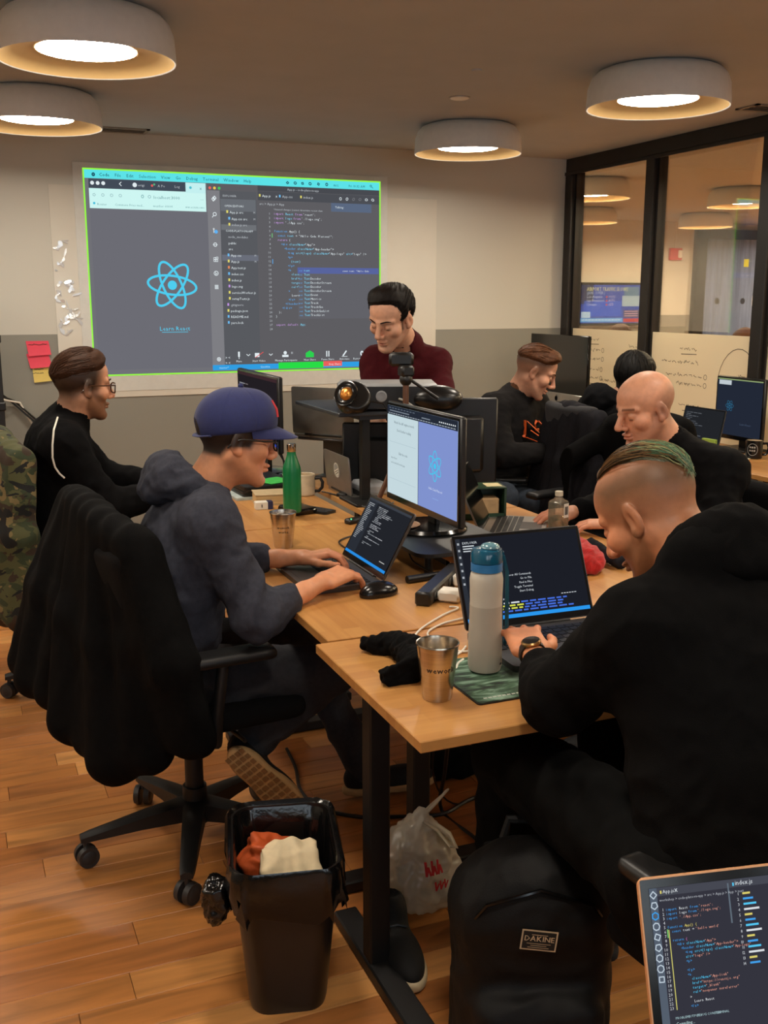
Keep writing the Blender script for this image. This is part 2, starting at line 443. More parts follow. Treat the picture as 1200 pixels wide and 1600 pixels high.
# ================================================================== the setting
XL, XG, YB, YR, HC = -2.6, 4.1, 6.43, -3.0, 2.5
PAINT = 1.342
def wall_paint():
    m = bpy.data.materials.new('wall_paint'); m.use_nodes = True; nt = m.node_tree; N = nt.nodes; L = nt.links; b = N['Principled BSDF']
    g = N.new('ShaderNodeNewGeometry'); sx = N.new('ShaderNodeSeparateXYZ'); L.new(g.outputs['Position'], sx.inputs[0])
    st = N.new('ShaderNodeMath'); st.operation = 'GREATER_THAN'; st.inputs[1].default_value = PAINT; L.new(sx.outputs['Z'], st.inputs[0])
    mx = N.new('ShaderNodeMix'); mx.data_type = 'RGBA'; L.new(st.outputs[0], mx.inputs['Factor'])
    mx.inputs['A'].default_value = lin((142, 140, 130)); mx.inputs['B'].default_value = lin((204, 200, 188))
    nz = N.new('ShaderNodeTexNoise'); nz.inputs['Scale'].default_value = 160; L.new(g.outputs['Position'], nz.inputs['Vector'])
    bp = N.new('ShaderNodeBump'); bp.inputs['Strength'].default_value = 0.12; bp.inputs['Distance'].default_value = 0.002
    L.new(nz.outputs['Fac'], bp.inputs['Height']); L.new(bp.outputs[0], b.inputs['Normal'])
    L.new(mx.outputs['Result'], b.inputs['Base Color']); b.inputs['Roughness'].default_value = 0.7
    return m
M_WALL = wall_paint()
M_CEIL = mat('ceiling_paint', (178, 181, 182), 0.9, var=0.03, scale=4, bump=0.15, bscale=120)
M_FRAME = mat('dark_steel_frame', (30, 26, 23), 0.45, var=0.1, scale=20)
M_BLACK = mat('black_plastic', (20, 19, 19), 0.4, var=0.15, scale=40)
M_BLACKM = mat('matte_black_metal', (17, 16, 16), 0.5, var=0.15, scale=30)
M_GLOSSB = mat('glossy_black', (12, 12, 13), 0.15, var=0.05)
M_WHITEP = mat('white_plastic', (232, 226, 212), 0.4, var=0.03)
M_SILVER = mat('aluminium', (176, 172, 166), 0.35, metal=0.85, var=0.04)
M_GREYM = mat('space_grey', (92, 90, 90), 0.4, metal=0.7, var=0.05)
M_STEEL = mat('brushed_steel', (196, 186, 172), 0.24, metal=1.0, var=0.12, scale=6, stretch=(1, 1, 40))

def wood(name, c1, c2, L_, W_, rough=0.4, along='x', grain=1.0):
    """butcher block: staves of L_ x W_ along one axis, colour varied per stave with long grain"""
    m = bpy.data.materials.new(name); m.use_nodes = True; nt = m.node_tree; N = nt.nodes; L = nt.links; b = N['Principled BSDF']
    tc = N.new('ShaderNodeTexCoord'); mp = N.new('ShaderNodeMapping'); L.new(tc.outputs['Object'], mp.inputs[0])
    if along == 'y': mp.inputs['Rotation'].default_value = (0, 0, math.pi / 2)
    br = N.new('ShaderNodeTexBrick'); br.inputs['Color1'].default_value = (0, 0, 0, 1); br.inputs['Color2'].default_value = (1, 1, 1, 1); br.inputs['Mortar'].default_value = (0.35, 0.35, 0.35, 1)
    br.inputs['Scale'].default_value = 1.0; br.inputs['Mortar Size'].default_value = 0.0; br.inputs['Brick Width'].default_value = L_; br.inputs['Row Height'].default_value = W_
    L.new(mp.outputs[0], br.inputs['Vector'])
    m2 = N.new('ShaderNodeMapping'); m2.inputs['Scale'].default_value = (1.2, 14, 14); L.new(mp.outputs[0], m2.inputs[0])
    nz = N.new('ShaderNodeTexNoise'); nz.inputs['Scale'].default_value = 3.2; nz.inputs['Detail'].default_value = 6; nz.inputs['Distortion'].default_value = 0.6; L.new(m2.outputs[0], nz.inputs['Vector'])
    ad = N.new('ShaderNodeMath'); ad.operation = 'MULTIPLY_ADD'; ad.inputs[1].default_value = 0.45
    sc = N.new('ShaderNodeMath'); sc.operation = 'MULTIPLY'; sc.inputs[1].default_value = 0.8 * grain; L.new(nz.outputs['Fac'], sc.inputs[0])
    L.new(br.outputs['Color'], ad.inputs[0]); L.new(sc.outputs[0], ad.inputs[2])
    mx = N.new('ShaderNodeMix'); mx.data_type = 'RGBA'; mx.inputs['A'].default_value = lin(c1); mx.inputs['B'].default_value = lin(c2); L.new(ad.outputs[0], mx.inputs['Factor'])
    L.new(mx.outputs['Result'], b.inputs['Base Color']); b.inputs['Roughness'].default_value = rough
    bp = N.new('ShaderNodeBump'); bp.inputs['Strength'].default_value = 0.06; L.new(nz.outputs['Fac'], bp.inputs['Height']); L.new(bp.outputs[0], b.inputs['Normal'])
    return m
def plank_mat(i):
    rr = random.Random(i * 13 + 3); base = [(206, 140, 76), (190, 124, 64), (178, 112, 58), (218, 154, 88), (198, 131, 70), (184, 118, 62)][i]
    m = bpy.data.materials.new('oak_plank_%d' % i); m.use_nodes = True; nt = m.node_tree; N = nt.nodes; L = nt.links; b = N['Principled BSDF']
    g = N.new('ShaderNodeNewGeometry'); mp = N.new('ShaderNodeMapping'); mp.inputs['Scale'].default_value = (1.0, 9, 9); mp.inputs['Location'].default_value = (i * 3.1, i * 7.7, 0)
    L.new(g.outputs['Position'], mp.inputs[0])
    nz = N.new('ShaderNodeTexNoise'); nz.inputs['Scale'].default_value = 2.6; nz.inputs['Detail'].default_value = 7; nz.inputs['Distortion'].default_value = 0.9; L.new(mp.outputs[0], nz.inputs['Vector'])
    cr = N.new('ShaderNodeValToRGB'); L.new(nz.outputs['Fac'], cr.inputs[0])
    cr.color_ramp.elements[0].position = 0.3; cr.color_ramp.elements[0].color = lin([q * 0.8 for q in base])
    cr.color_ramp.elements[1].position = 0.62; cr.color_ramp.elements[1].color = lin(base)
    kn = N.new('ShaderNodeTexVoronoi'); kn.inputs['Scale'].default_value = 1.1; m3 = N.new('ShaderNodeMapping'); m3.inputs['Scale'].default_value = (1.2, 3.4, 1); m3.inputs['Location'].default_value = (i * 1.7, i * 0.9, 0)
    L.new(g.outputs['Position'], m3.inputs[0]); L.new(m3.outputs[0], kn.inputs['Vector'])
    kr = N.new('ShaderNodeMapRange'); kr.inputs['From Min'].default_value = 0.02; kr.inputs['From Max'].default_value = 0.09; kr.inputs['To Min'].default_value = 0.55; L.new(kn.outputs['Distance'], kr.inputs['Value'])
    mx = N.new('ShaderNodeMix'); mx.data_type = 'RGBA'; mx.blend_type = 'MULTIPLY'; mx.inputs['Factor'].default_value = 1; L.new(cr.outputs[0], mx.inputs['A']); L.new(kr.outputs[0], mx.inputs['B'])
    L.new(mx.outputs['Result'], b.inputs['Base Color']); b.inputs['Roughness'].default_value = 0.38
    return m
random.seed(5)
fl = MB(); fl.box((4.0, 4.1, -0.03), (13.4, 14.3, 0.05)); floor = struct('floor', fl, mat('floor_underlay', (70, 42, 22), 0.7))
PLK = [plank_mat(i) for i in range(6)]
PW, GAP = 0.1, 0.0012
shared = {}
rest = MB(); y = YR
row = 0
while y < 11.0:
    x = XL - random.uniform(0, 0.9)
    while x < 11.2:
        L_ = random.choice((0.55, 0.8, 1.0, 1.25)); x1 = x + L_
        mi = random.choices(range(6), (3, 3, 2, 2, 3, 2))[0]
        near = x1 > -0.55 and x < 1.75 and 1.45 < y < 4.9 or (x1 > -0.3 and x < 0.75 and 4.8 < y < 5.6)
        if near:
            key = (L_, mi)
            if key not in shared:
                me = bpy.data.meshes.new('plank'); b = MB(); b.box((L_ / 2, PW / 2, -0.003), (L_ - GAP, PW - GAP, 0.006), bev=0.0012)
                me.from_pydata(b.v, [], b.f); me.materials.append(PLK[mi]); me.update(); shared[key] = me
            o = bpy.data.objects.new('plank', shared[key]); COL.objects.link(o); o.parent = floor; o.location = (x, y, 0.0)
        else:
            rest.box((x + L_ / 2, y + PW / 2, -0.003), (L_ - GAP, PW - GAP, 0.006), mi=mi)
        x = x1
    y += PW; row += 1
obj('planks', rest, PLK, floor, smooth=False, kind='stuff')

c = MB(); c.box((4.3, 4.0, HC + 0.06), (14.0, 14.4, 0.12)); struct('ceiling', c, M_CEIL)
w = MB(); w.box(((XL + XG + 0.06) / 2, YB + 0.05, HC / 2), (XG + 0.06 - XL, 0.1, HC)); struct('wall_back', w, M_WALL)
w = MB(); w.box((XL - 0.05, (YR + YB) / 2, HC / 2), (0.1, YB - YR, HC)); struct('wall_left', w, M_WALL)
w = MB(); w.box((4.3, YR - 0.05, 0.45), (13.9, 0.1, 0.9)); w.box((4.3, YR - 0.05, 2.4), (13.9, 0.1, 0.2))
_e = [-2.65] + [q for p_ in REAR_WIN for q in p_] + [11.25]
for i in range(0, len(_e), 2): w.box(((_e[i] + _e[i + 1]) / 2, YR - 0.05, 1.6), (_e[i + 1] - _e[i], 0.1, 1.4))
struct('wall_rear', w, M_WALL)
Y2 = 10.98
w = MB(); w.box((7.7, Y2 + 0.05, HC / 2), (7.3, 0.1, HC)); struct('wall_far', w, M_WALL)
w = MB(); w.box((11.25, (YR + Y2) / 2, HC / 2), (0.1, Y2 - YR, HC)); struct('wall_right', w, M_WALL)
w = MB(); w.box((XG + 0.03, (YB + 0.1 + Y2) / 2, HC / 2), (0.06, Y2 - YB - 0.1, HC)); struct('wall_corridor', w, M_WALL)

# glazed partition: head rail, sill rail and posts, one pane per bay with a white writing film on its lower half
M_GLASS = clear_mat('clear_glass', (250, 250, 246), gloss=0.03)
M_FILM = clear_mat('writing_film', (255, 255, 255), gloss=0.03, alpha=0.93, rough=0.25, diff=(240, 234, 214))
posts = [YB - 0.045, 5.47, 4.46, 3.45, 2.44, 1.43, 0.42, -0.6, -1.6, -2.6]
r = MB(); r.box((XG + 0.02, (YB + YR) / 2, HC - 0.045), (0.1, YB - YR, 0.09), bev=0.004); r.box((XG - 0.028, (YB + YR) / 2, HC - 0.1), (0.02, YB - YR, 0.02)); struct('trim_1', r, M_FRAME)
r = MB(); r.box((XG + 0.02, (YB + YR) / 2, 0.05), (0.1, YB - YR, 0.1), bev=0.004); struct('baseboard_right', r, M_FRAME)
for i, py in enumerate(posts):
    p = MB(); p.box((XG + 0.02, py, HC / 2 - 0.02), (0.11, 0.085, HC - 0.14), bev=0.005)
    p.box((XG + 0.02, py - 0.05, HC / 2 - 0.02), (0.05, 0.02, HC - 0.14)); p.box((XG + 0.02, py + 0.05, HC / 2 - 0.02), (0.05, 0.02, HC - 0.14))
    struct('trim_%d' % (i + 2), p, M_FRAME)
M_INK = mat('faded_black_marker', (70, 66, 60), 0.8)
WINS = []
for i in range(len(posts) - 1):
    y0, y1 = posts[i + 1] + 0.05, posts[i] - 0.05
    g = MB(); g.box((XG + 0.02, (y0 + y1) / 2, (HC + 0.02) / 2), (0.008, y1 - y0, HC - 0.2)); wo = struct('window_%d' % (i + 1), g, M_GLASS)
    f = MB(); f.box((XG + 0.008, (y0 + y1) / 2, 0.92), (0.002, y1 - y0, 0.845)); obj('writing_film', f, M_FILM, wo, smooth=False)
    WINS.append(wo)
for i, (x0, x1) in enumerate(REAR_WIN):
    f = MB()
    for xx_ in (x0 + 0.03, (x0 + x1) / 2, x1 - 0.03): f.box((xx_, YR - 0.05, 1.6), (0.06, 0.07, 1.4))
    for zz_ in (0.93, 2.27): f.box(((x0 + x1) / 2, YR - 0.05, zz_), (x1 - x0, 0.07, 0.06))
    wo = struct('window_%d' % (i + 21), f, M_FRAME)
    for k_ in range(2):
        xa = x0 + 0.06 if k_ == 0 else (x0 + x1) / 2 + 0.03; xb = (x0 + x1) / 2 - 0.03 if k_ == 0 else x1 - 0.06
        g = MB(); g.box(((xa + xb) / 2, YR - 0.05, 1.6), (xb - xa, 0.006, 1.28)); obj('pane', g, M_GLASS, wo, smooth=False)
# mirrored handwriting on the two films in view (seen from behind, so it runs right to left)
def scribble(pr, x, y, w, h, rr, width=0.0028):
    n = max(3, int(w / 0.011)); P = []
    cx = x
    while cx > x - w:
        word = rr.uniform(0.02, 0.06); m = max(4, int(word / 0.005)); P = []
        for k in range(m + 1): P.append((cx - word * k / m, y + h * 0.5 * rr.uniform(-1, 1) * (1.5 if rr.random() < 0.15 else 0.8)))
        pr.line(P, width, M_INK, 1); cx -= word + 0.014
def film_marks(bay, marks, ovals=()):
    pr = Print((XG + 0.0065, posts[bay] - 0.05, 1.342), (0, -1, 0), (0, 0, -1)); rr = random.Random(bay + 4)
    for (x, y, w, kind) in marks:
        if kind == 'u': scribble(pr, x, y, w, 0.019, rr); pr.line([(x, y + 0.03), (x - w, y + 0.033)], 0.004, M_INK)
        elif kind == 'n':
            pr.ring(x + 0.03, y, 0.013, 0.015, 0, 0.003, M_INK, n=12); scribble(pr, x, y, w, 0.019, rr)
        elif kind == 'l': pr.line([(x, y), (x - w, y + 0.006)], 0.004, M_INK)
        else: scribble(pr, x, y, w, 0.019, rr)
    for (x, y, a, b) in ovals: pr.ring(x, y, a, b, 0.2, 0.004, M_INK, n=24)
    pr.done('handwriting', WINS[bay])
film_marks(0, [(0.34, 0.07, 0.12, 'u'), (0.2, 0.055, 0.1, ''), (0.36, 0.14, 0.3, 'n'), (0.36, 0.2, 0.12, 'n'), (0.2, 0.2, 0.06, ''), (0.35, 0.27, 0.28, 'n'), (0.35, 0.33, 0.26, 'n'), (0.38, 0.37, 0.32, 'l'), (0.33, 0.42, 0.08, ''), (0.31, 0.48, 0.2, ''), (0.31, 0.54, 0.12, ''), (0.31, 0.6, 0.12, ''), (0.36, 0.64, 0.25, 'l'), (0.8, 0.1, 0.1, 'u'), (0.8, 0.18, 0.22, ''), (0.55, 0.34, 0.14, '')])
film_marks(1, [(0.44, 0.09, 0.14, 'u'), (0.46, 0.17, 0.3, ''), (0.5, 0.25, 0.34, 'n'), (0.5, 0.3, 0.18, 'n'), (0.5, 0.43, 0.16, 'u'), (0.5, 0.52, 0.14, 'n'), (0.5, 0.6, 0.14, 'n'), (0.5, 0.66, 0.12, 'n'), (0.74, 0.66, 0.1, ''), (0.72, 0.72, 0.08, ''), (0.8, 0.25, 0.05, ''), (0.86, 0.22, 0.05, '')], [(0.79, 0.26, 0.15, 0.19)])

# the glazed door at the far end of the next room
w = MB()
w.box((8.98, Y2 - 0.04, 1.2), (0.16, 0.08, 2.4)); w.box((9.75, Y2 - 0.04, 2.36), (1.7, 0.08, 0.12)); w.box((10.55, Y2 - 0.04, 1.2), (0.1, 0.08, 2.4)); w.box((9.75, Y2 - 0.04, 0.06), (1.6, 0.08, 0.12))
door = struct('door_1', w, M_FRAME)
M_DOORG = mat('blue_frosted_glass', (112, 128, 165), 0.12, var=0.25, scale=3, stretch=(9, 1, 0.5), spec=0.8)
g = MB(); g.box((9.78, Y2 - 0.03, 1.2), (1.46, 0.02, 2.24)); obj('pane', g, M_DOORG, door, smooth=False)
pd = Print((9.05, Y2 - 0.041, 2.3), (1, 0, 0), (0, 0, -1))
M_DECAL = mat('white_decal', (225, 228, 230), 0.5); M_DOT = mat('black_decal', (40, 40, 46), 0.5)
for px_, py_ in ((945, 470.5), (985, 470.5)):
    pass
for px_, py_ in ((1120, 470.5), (1160, 470.5)):
    q = atY(px_, py_, Y2 - 0.04); pd.disc(q[0] - 9.05, 2.3 - q[2], 0.04, M_DOT, 1)
q = atY(1187, 470, Y2 - 0.04); pd.ring(q[0] - 9.05, 2.3 - q[2], 0.12, 0.2, 0, 0.03, M_DECAL, 1); pd.disc(q[0] - 9.05 + 0.03, 2.3 - q[2], 0.07, M_DECAL, 1)
q = atY(1166, 411, Y2 - 0.04); pd.rect(q[0] - 9.05 - 0.04, 2.3 - q[2] - 0.05, 0.08, 0.1, mat('yellow_note', (214, 214, 60), 0.7), 1)
pd.done('door_decals', door)

# ================================================================== ceiling fittings
M_SHELL = mat('lamp_shell', (222, 224, 222), 0.55, var=0.03)
M_INNER = mat('lamp_reflector', (196, 164, 110), 0.7, var=0.02)
M_BULB = lamp_mat('lamp_diffuser', (1.0, 0.90, 0.76), LAMP_W)
M_BULB2 = lamp_mat('lamp_diffuser_b', (1.0, 0.80, 0.54), LAMP_W2)
def lamp(x, y, label, group=None, bulb=None):
    t = thing('ceiling_lamp', label, 'ceiling lamp', (x, y, HC), 0, group)
    s = MB(); s.lathe([(0.235, 0.0), (0.262, -0.012), (0.284, -0.035), (0.297, -0.07), (0.302, -0.15), (0.299, -0.1545), (0.294, -0.152)], n=64, caps=(1, 0)); obj('shell', s, M_SHELL, t)
    s = MB(); s.lathe([(0.294, -0.152), (0.275, -0.138), (0.24, -0.126), (0.168, -0.118)], n=64); s.f = [f for f in s.f if len(f) == 4]; obj('reflector', s, M_INNER, t)
    s = MB(); s.lathe([(0.0, -0.1165), (0.1, -0.117), (0.168, -0.119)], n=48); s.f = [f for f in s.f if len(f) == 4]; obj('diffuser', s, bulb or M_BULB, t)
    return t
lamp(0.51, 3.86, 'big white drum ceiling lamp over the camouflage jacket and the row of desks')
lamp(0.46, 5.36, 'white drum ceiling lamp beside the ceiling vent by the projected screen')
lamp(2.87, 3.83, 'white drum ceiling lamp near the black frame of the glass partition')
lamp(2.78, 5.42, 'white drum ceiling lamp above the blank right end of the whiteboard')
for (x, y) in ((0.5, 2.3), (2.85, 2.3), (-1.85, 3.85), (-1.85, 5.37), (0.5, 0.75), (2.85, 0.75), (-1.85, 2.3)):
    lamp(x, y, 'white drum ceiling lamp further back in the same room', 'lamps in the rear of the room')
for (x, y, lb) in ((4.93, 7.38, 'nearer of two drum lamps beyond the glass on the television side'), (6.46, 9.72, 'further drum lamp beyond the glass, above the television'), (6.56, 7.47, 'bright drum lamp beyond the glass nearest the partition by the blue door'), (8.09, 9.80, 'drum lamp beyond the glass above the red fire alarm'), (9.7, 9.75, 'drum lamp beyond the glass close in front of the blue door')):
    lamp(x, y, lb, None, M_BULB2)
for (x, y) in ((8.15, 7.45), (9.7, 7.45), (5.2, 5.2), (7.2, 5.2), (5.4, 3.0), (7.4, 3.0), (5.4, 0.8)):
    lamp(x, y, 'white drum ceiling lamp in the unseen part of the next room', 'lamps in the next room', M_BULB2)

def vent(c, w, d, label):
    t = thing('ceiling_vent', label, 'vent', (c[0], c[1], HC))
    f = MB()
    for sx in (-1, 1): f.box((sx * w / 2, 0, -0.004), (0.02, d + 0.02, 0.008)); f.box((0, sx * d / 2, -0.004), (w + 0.02, 0.02, 0.008))
    obj('frame', f, mat('vent_paint', (150, 142, 130), 0.6), t, smooth=False)
    b = MB(); b.box((0, 0, -0.001), (w, d, 0.002)); obj('backing', b, M_BLACK, t, smooth=False)
    n = max(3, int(d / 0.03))
    for i in range(n):
        s = MB(); s.box((0, -d / 2 + (i + 0.5) * d / n, -0.005), (w - 0.02, 0.012, 0.002), R=rx(0.5)); obj('slat', s, MATS['vent_paint'], t, smooth=False)
q = atZ(186, 203, HC); vent((q[0], q[1] - 0.02), 0.3, 0.14, 'slatted vent in the ceiling above the projected screen')
q = atZ(1193, 168, HC); vent(q, 0.2, 0.14, 'slatted vent in the ceiling above the glass partition')
q = atZ(718, 153.5, HC - 0.004); t = thing('sprinkler', 'small round recessed sprinkler cover with a bright rim in the ceiling', 'sprinkler', (q[0], q[1], HC))
s = MB(); s.lathe([(0.045, 0), (0.045, -0.006), (0.036, -0.009), (0.0, -0.009)], n=24); obj('cover', s, M_WHITEP, t)
s = MB(); s.lathe([(0.052, 0), (0.052, -0.003), (0.045, -0.003)], n=24); obj('rim', s, M_SILVER, t)
q = atZ(745, 110, HC - 0.003); s = MB(); s.lathe([(0.022, 0), (0.022, -0.006), (0.012, -0.008), (0.0, -0.008)], c=(q[0], q[1], HC), n=16); tag(obj('ceiling_anchor', s, M_CEIL), 'tiny flat anchor plate stuck to the bare ceiling', 'anchor')

# ================================================================== the back wall: whiteboard and projected picture
bx0, bx1, bz0, bz1 = 0.59, 3.07, 0.958, 2.195
M_BOARD = mat('whiteboard_film', (218, 212, 198), 0.16, var=0.02, scale=5, bump=0.5, bscale=7, spec=0.4)
b = MB(); b.box(((bx0 + bx1) / 2, YB - 0.0045, (bz0 + bz1) / 2), (bx1 - bx0, 0.005, bz1 - bz0), bev=0.001)
tag(obj('whiteboard', b, M_BOARD, smooth=False), 'large cream whiteboard sheet on the back wall behind the projected picture', 'whiteboard')
b = MB(); b.box((1.72, YB - 0.0085, 1.66), (1.98, 0.002, 1.33), bev=0.001)
tag(obj('projection_sheet', b, mat('projection_film', (214, 213, 206), 0.3, var=0.03), smooth=False), 'taller grey sheet directly framing the projected picture on the wall', 'screen sheet')

sx0, sx1, sz0, sz1 = 0.795, 2.652, 1.097, 2.285
t = thing('projected_picture', 'projected computer desktop with code editor and atom logo in a green border', 'projection', (sx0, YB - 0.0098, sz0))
WV_ = sx1 - sx0; HV_ = sz1 - sz0
pk = 1.0
def P0(): return Print((0, 0, HV_), (1, 0, 0), (0, 0, -1), pk)
p = P0(); X_ = lambda u: u * WV_; Y_ = lambda v: v * HV_
p.rect(0, 0, WV_, HV_, (112, 112, 118), 0)
p.rect(0, 0, WV_, Y_(0.040), (92, 226, 232), 1)
p.rect(X_(0.012), Y_(0.042), X_(0.372), Y_(0.045), (66, 74, 86), 1)
p.rect(X_(0.318), Y_(0.042), X_(0.066), Y_(0.05), (196, 240, 240), 2)
p.rect(X_(0.012), Y_(0.087), X_(0.372), Y_(0.095), (206, 246, 242), 1)
p.rect(X_(0.012), Y_(0.182), X_(0.376), Y_(0.795), (108, 108, 116), 1)
p.rect(X_(0.388), Y_(0.04), X_(0.612), Y_(0.935), (94, 93, 97), 1)
p.rect(X_(0.388), Y_(0.075), X_(0.042), Y_(0.9), (126, 126, 131), 2)
p.rect(X_(0.43), Y_(0.075), X_(0.125), Y_(0.9), (88, 90, 95), 2)
p.rect(X_(0.432), Y_(0.115), X_(0.12), Y_(0.06), (104, 108, 114), 3)
p.rect(X_(0.432), Y_(0.242), X_(0.12), Y_(0.028), (110, 113, 118), 3)
p.rect(X_(0.432), Y_(0.395), X_(0.125), Y_(0.03), (106, 110, 122), 3)
p.rect(X_(0.56), Y_(0.04), X_(0.44), Y_(0.028), (72, 74, 80), 2)
p.rect(X_(0.56), Y_(0.07), X_(0.44), Y_(0.045), (76, 78, 84), 2)
p.rect(X_(0.82), Y_(0.115), X_(0.15), Y_(0.045), (90, 104, 128), 3)
p.rect(X_(0.695), Y_(0.455), X_(0.302), Y_(0.032), (88, 100, 158), 3)
p.rect(X_(0.695), Y_(0.487), X_(0.302), Y_(0.24), (98, 98, 104), 2)
p.rect(X_(0.388), Y_(0.965), X_(0.61), Y_(0.028), (48, 158, 226), 3)
p.rect(X_(0.62), Y_(0.96), X_(0.165), Y_(0.034), (40, 220, 70), 4)
p.rect(X_(0.785), Y_(0.958), X_(0.07), Y_(0.028), (236, 96, 92), 5)
bw = 0.009; GR = (150, 246, 70)
p.rect(-bw, -bw, WV_ + 2 * bw, bw, GR, 2); p.rect(-bw, HV_, WV_ + 2 * bw, bw, GR, 2); p.rect(-bw, 0, bw, HV_, GR, 2); p.rect(WV_, 0, bw, HV_, GR, 2)
p.done('desktop_panels', t)
# lettering
p = P0(); DK = (30, 78, 96); WH = (226, 236, 240); GY = (188, 194, 200); BL = (96, 178, 244); CY = (130, 218, 250); PU = (206, 160, 232); S = 0.021
xx = 0.045
for wd in ('Code', 'File', 'Edit', 'Selection', 'View', 'Go', 'Debug', 'Terminal', 'Window', 'Help'):
    xx += (p.text(X_(xx), Y_(0.029), wd, 0.026, DK, 3, bold=1 if wd == 'Code' else 0) + 0.030) / WV_
p.ring(X_(0.028), Y_(0.022), 0.006, 0.007, 0, 0.008, DK, 3, 14)
p.text(X_(0.885), Y_(0.03), 'Fri 10:32 AM', 0.021, DK, 3, align=0); p.text(X_(0.83), Y_(0.03), '86%', 0.02, DK, 3)
for i, u in enumerate((0.665, 0.692, 0.718, 0.745, 0.775, 0.805)): p.ring(X_(u), Y_(0.021), 0.008, 0.007, 0.3 * i, 0.005, DK, 3, 10 if i % 2 else 4)
p.ring(X_(0.968), Y_(0.019), 0.006, 0.006, 0, 0.003, DK, 3, 12); p.line([(X_(0.971), Y_(0.024)), (X_(0.976), Y_(0.03))], 0.003, DK, 3)
for i in range(3): p.disc(X_(0.023 + 0.017 * i), Y_(0.062), 0.011, WH, 3)
p.line([(X_(0.113), Y_(0.053)), (X_(0.107), Y_(0.062)), (X_(0.113), Y_(0.071))], 0.004, WH, 3)
p.disc(X_(0.155), Y_(0.064), 0.013, WH, 3); p.text(X_(0.165), Y_(0.07), 'origi', 0.02, GY, 3); p.disc(X_(0.21), Y_(0.064), 0.007, (226, 96, 96), 3); p.disc(X_(0.217), Y_(0.058), 0.006, (90, 180, 130), 3)
p.text(X_(0.228), Y_(0.07), 'A Po', 0.02, GY, 3); p.text(X_(0.282), Y_(0.07), 'Log', 0.02, GY, 3); p.text(X_(0.364), Y_(0.075), 'x', 0.026, (70, 130, 140), 4); p.disc(X_(0.334), Y_(0.066), 0.008, (80, 190, 205), 4)
for i, u in enumerate((0.027, 0.054, 0.081, 0.108)): p.ring(X_(u), Y_(0.118), 0.008, 0.008, 0, 0.003, (150, 186, 190), 3, 5 + i)
p.ring(X_(0.178), Y_(0.118), 0.007, 0.009, 0, 0.003, (90, 150, 156), 3, 6); p.ring(X_(0.2), Y_(0.118), 0.008, 0.008, 0, 0.003, (140, 180, 186), 3, 14)
p.text(X_(0.213), Y_(0.127), 'localhost:3000', 0.026, (96, 146, 152), 3); p.text(X_(0.365), Y_(0.125), '...', 0.03, (80, 130, 136), 3)
p.disc(X_(0.026), Y_(0.158), 0.007, (70, 190, 220), 3)
for u, wd in ((0.035, 'Router'), (0.09, 'Commons Fries med...'), (0.21, 'weather 60604'), (0.315, 'ww.ecsum.owe')): p.text(X_(u), Y_(0.167), wd, 0.018, (104, 150, 156), 3)
p.atom(X_(0.262), Y_(0.552), 0.148, (78, 206, 240), 0.0135, 3, rot=0.12)
p.text(X_(0.265), Y_(0.782), 'Learn React', 0.036, (84, 206, 240), 3, align=0.5); p.line([(X_(0.222), Y_(0.79)), (X_(0.308), Y_(0.79))], 0.003, (84, 206, 240), 3)
for i, cc in enumerate(((236, 104, 96), (240, 200, 84), (70, 200, 96))): p.disc(X_(0.398 + 0.0155 * i), Y_(0.063), 0.0085, cc, 4)
p.text(X_(0.72), Y_(0.061), 'App.js - code-platoon-app', 0.019, GY, 4, align=0.5)
for i, v in enumerate((0.115, 0.195, 0.275, 0.345, 0.42, 0.49, 0.56)):
    y0 = Y_(v); xc = X_(0.41)
    if i == 0: p.ring(xc - 0.003, y0 + 0.003, 0.009, 0.012, 0, 0.0045, WH, 4, 4); p.ring(xc + 0.005, y0 - 0.003, 0.009, 0.012, 0, 0.0045, WH, 4, 4)
    elif i == 1: p.ring(xc + 0.003, y0 - 0.003, 0.01, 0.01, 0, 0.004, WH, 4, 14); p.line([(xc - 0.004, y0 + 0.005), (xc - 0.013, y0 + 0.016)], 0.004, WH, 4)
    elif i == 2: p.ring(xc - 0.006, y0 - 0.01, 0.004, 0.004, 0, 0.003, WH, 4, 8); p.line([(xc - 0.006, y0 - 0.006), (xc - 0.006, y0 + 0.012)], 0.004, WH, 4); p.disc(xc + 0.008, y0 + 0.006, 0.011, BL, 4)
    elif i == 3: p.ring(xc, y0, 0.01, 0.011, 0, 0.004, WH, 4, 10); p.line([(xc - 0.014, y0), (xc + 0.014, y0)], 0.003, WH, 4)
    elif i == 4:
        for dx, dy in ((-0.006, -0.006), (-0.006, 0.007), (0.007, 0.007), (0.009, -0.009)): p.ring(xc + dx, y0 + dy, 0.008, 0.008, 0.785, 0.003, WH, 4, 4)
    elif i == 5: p.ring(xc, y0, 0.013, 0.013, 0, 0.0035, WH, 4, 18); p.line([(xc - 0.003, y0 - 0.008), (xc - 0.003, y0 + 0.008), (xc + 0.007, y0)], 0.0035, WH, 4)
    else:
        for dx in (-0.008, 0.0, 0.008): p.line([(xc + dx, y0 - 0.012), (xc + dx, y0 + 0.012)], 0.005, WH, 4)
p.ring(X_(0.41), Y_(0.935), 0.011, 0.011, 0, 0.004, WH, 4, 12); p.ring(X_(0.41), Y_(0.935), 0.004, 0.004, 0, 0.004, WH, 4, 8)
for v in (0.922, 0.95): p.text(X_(0.432), Y_(v + 0.012), '> <', 0.022, WH, 4)
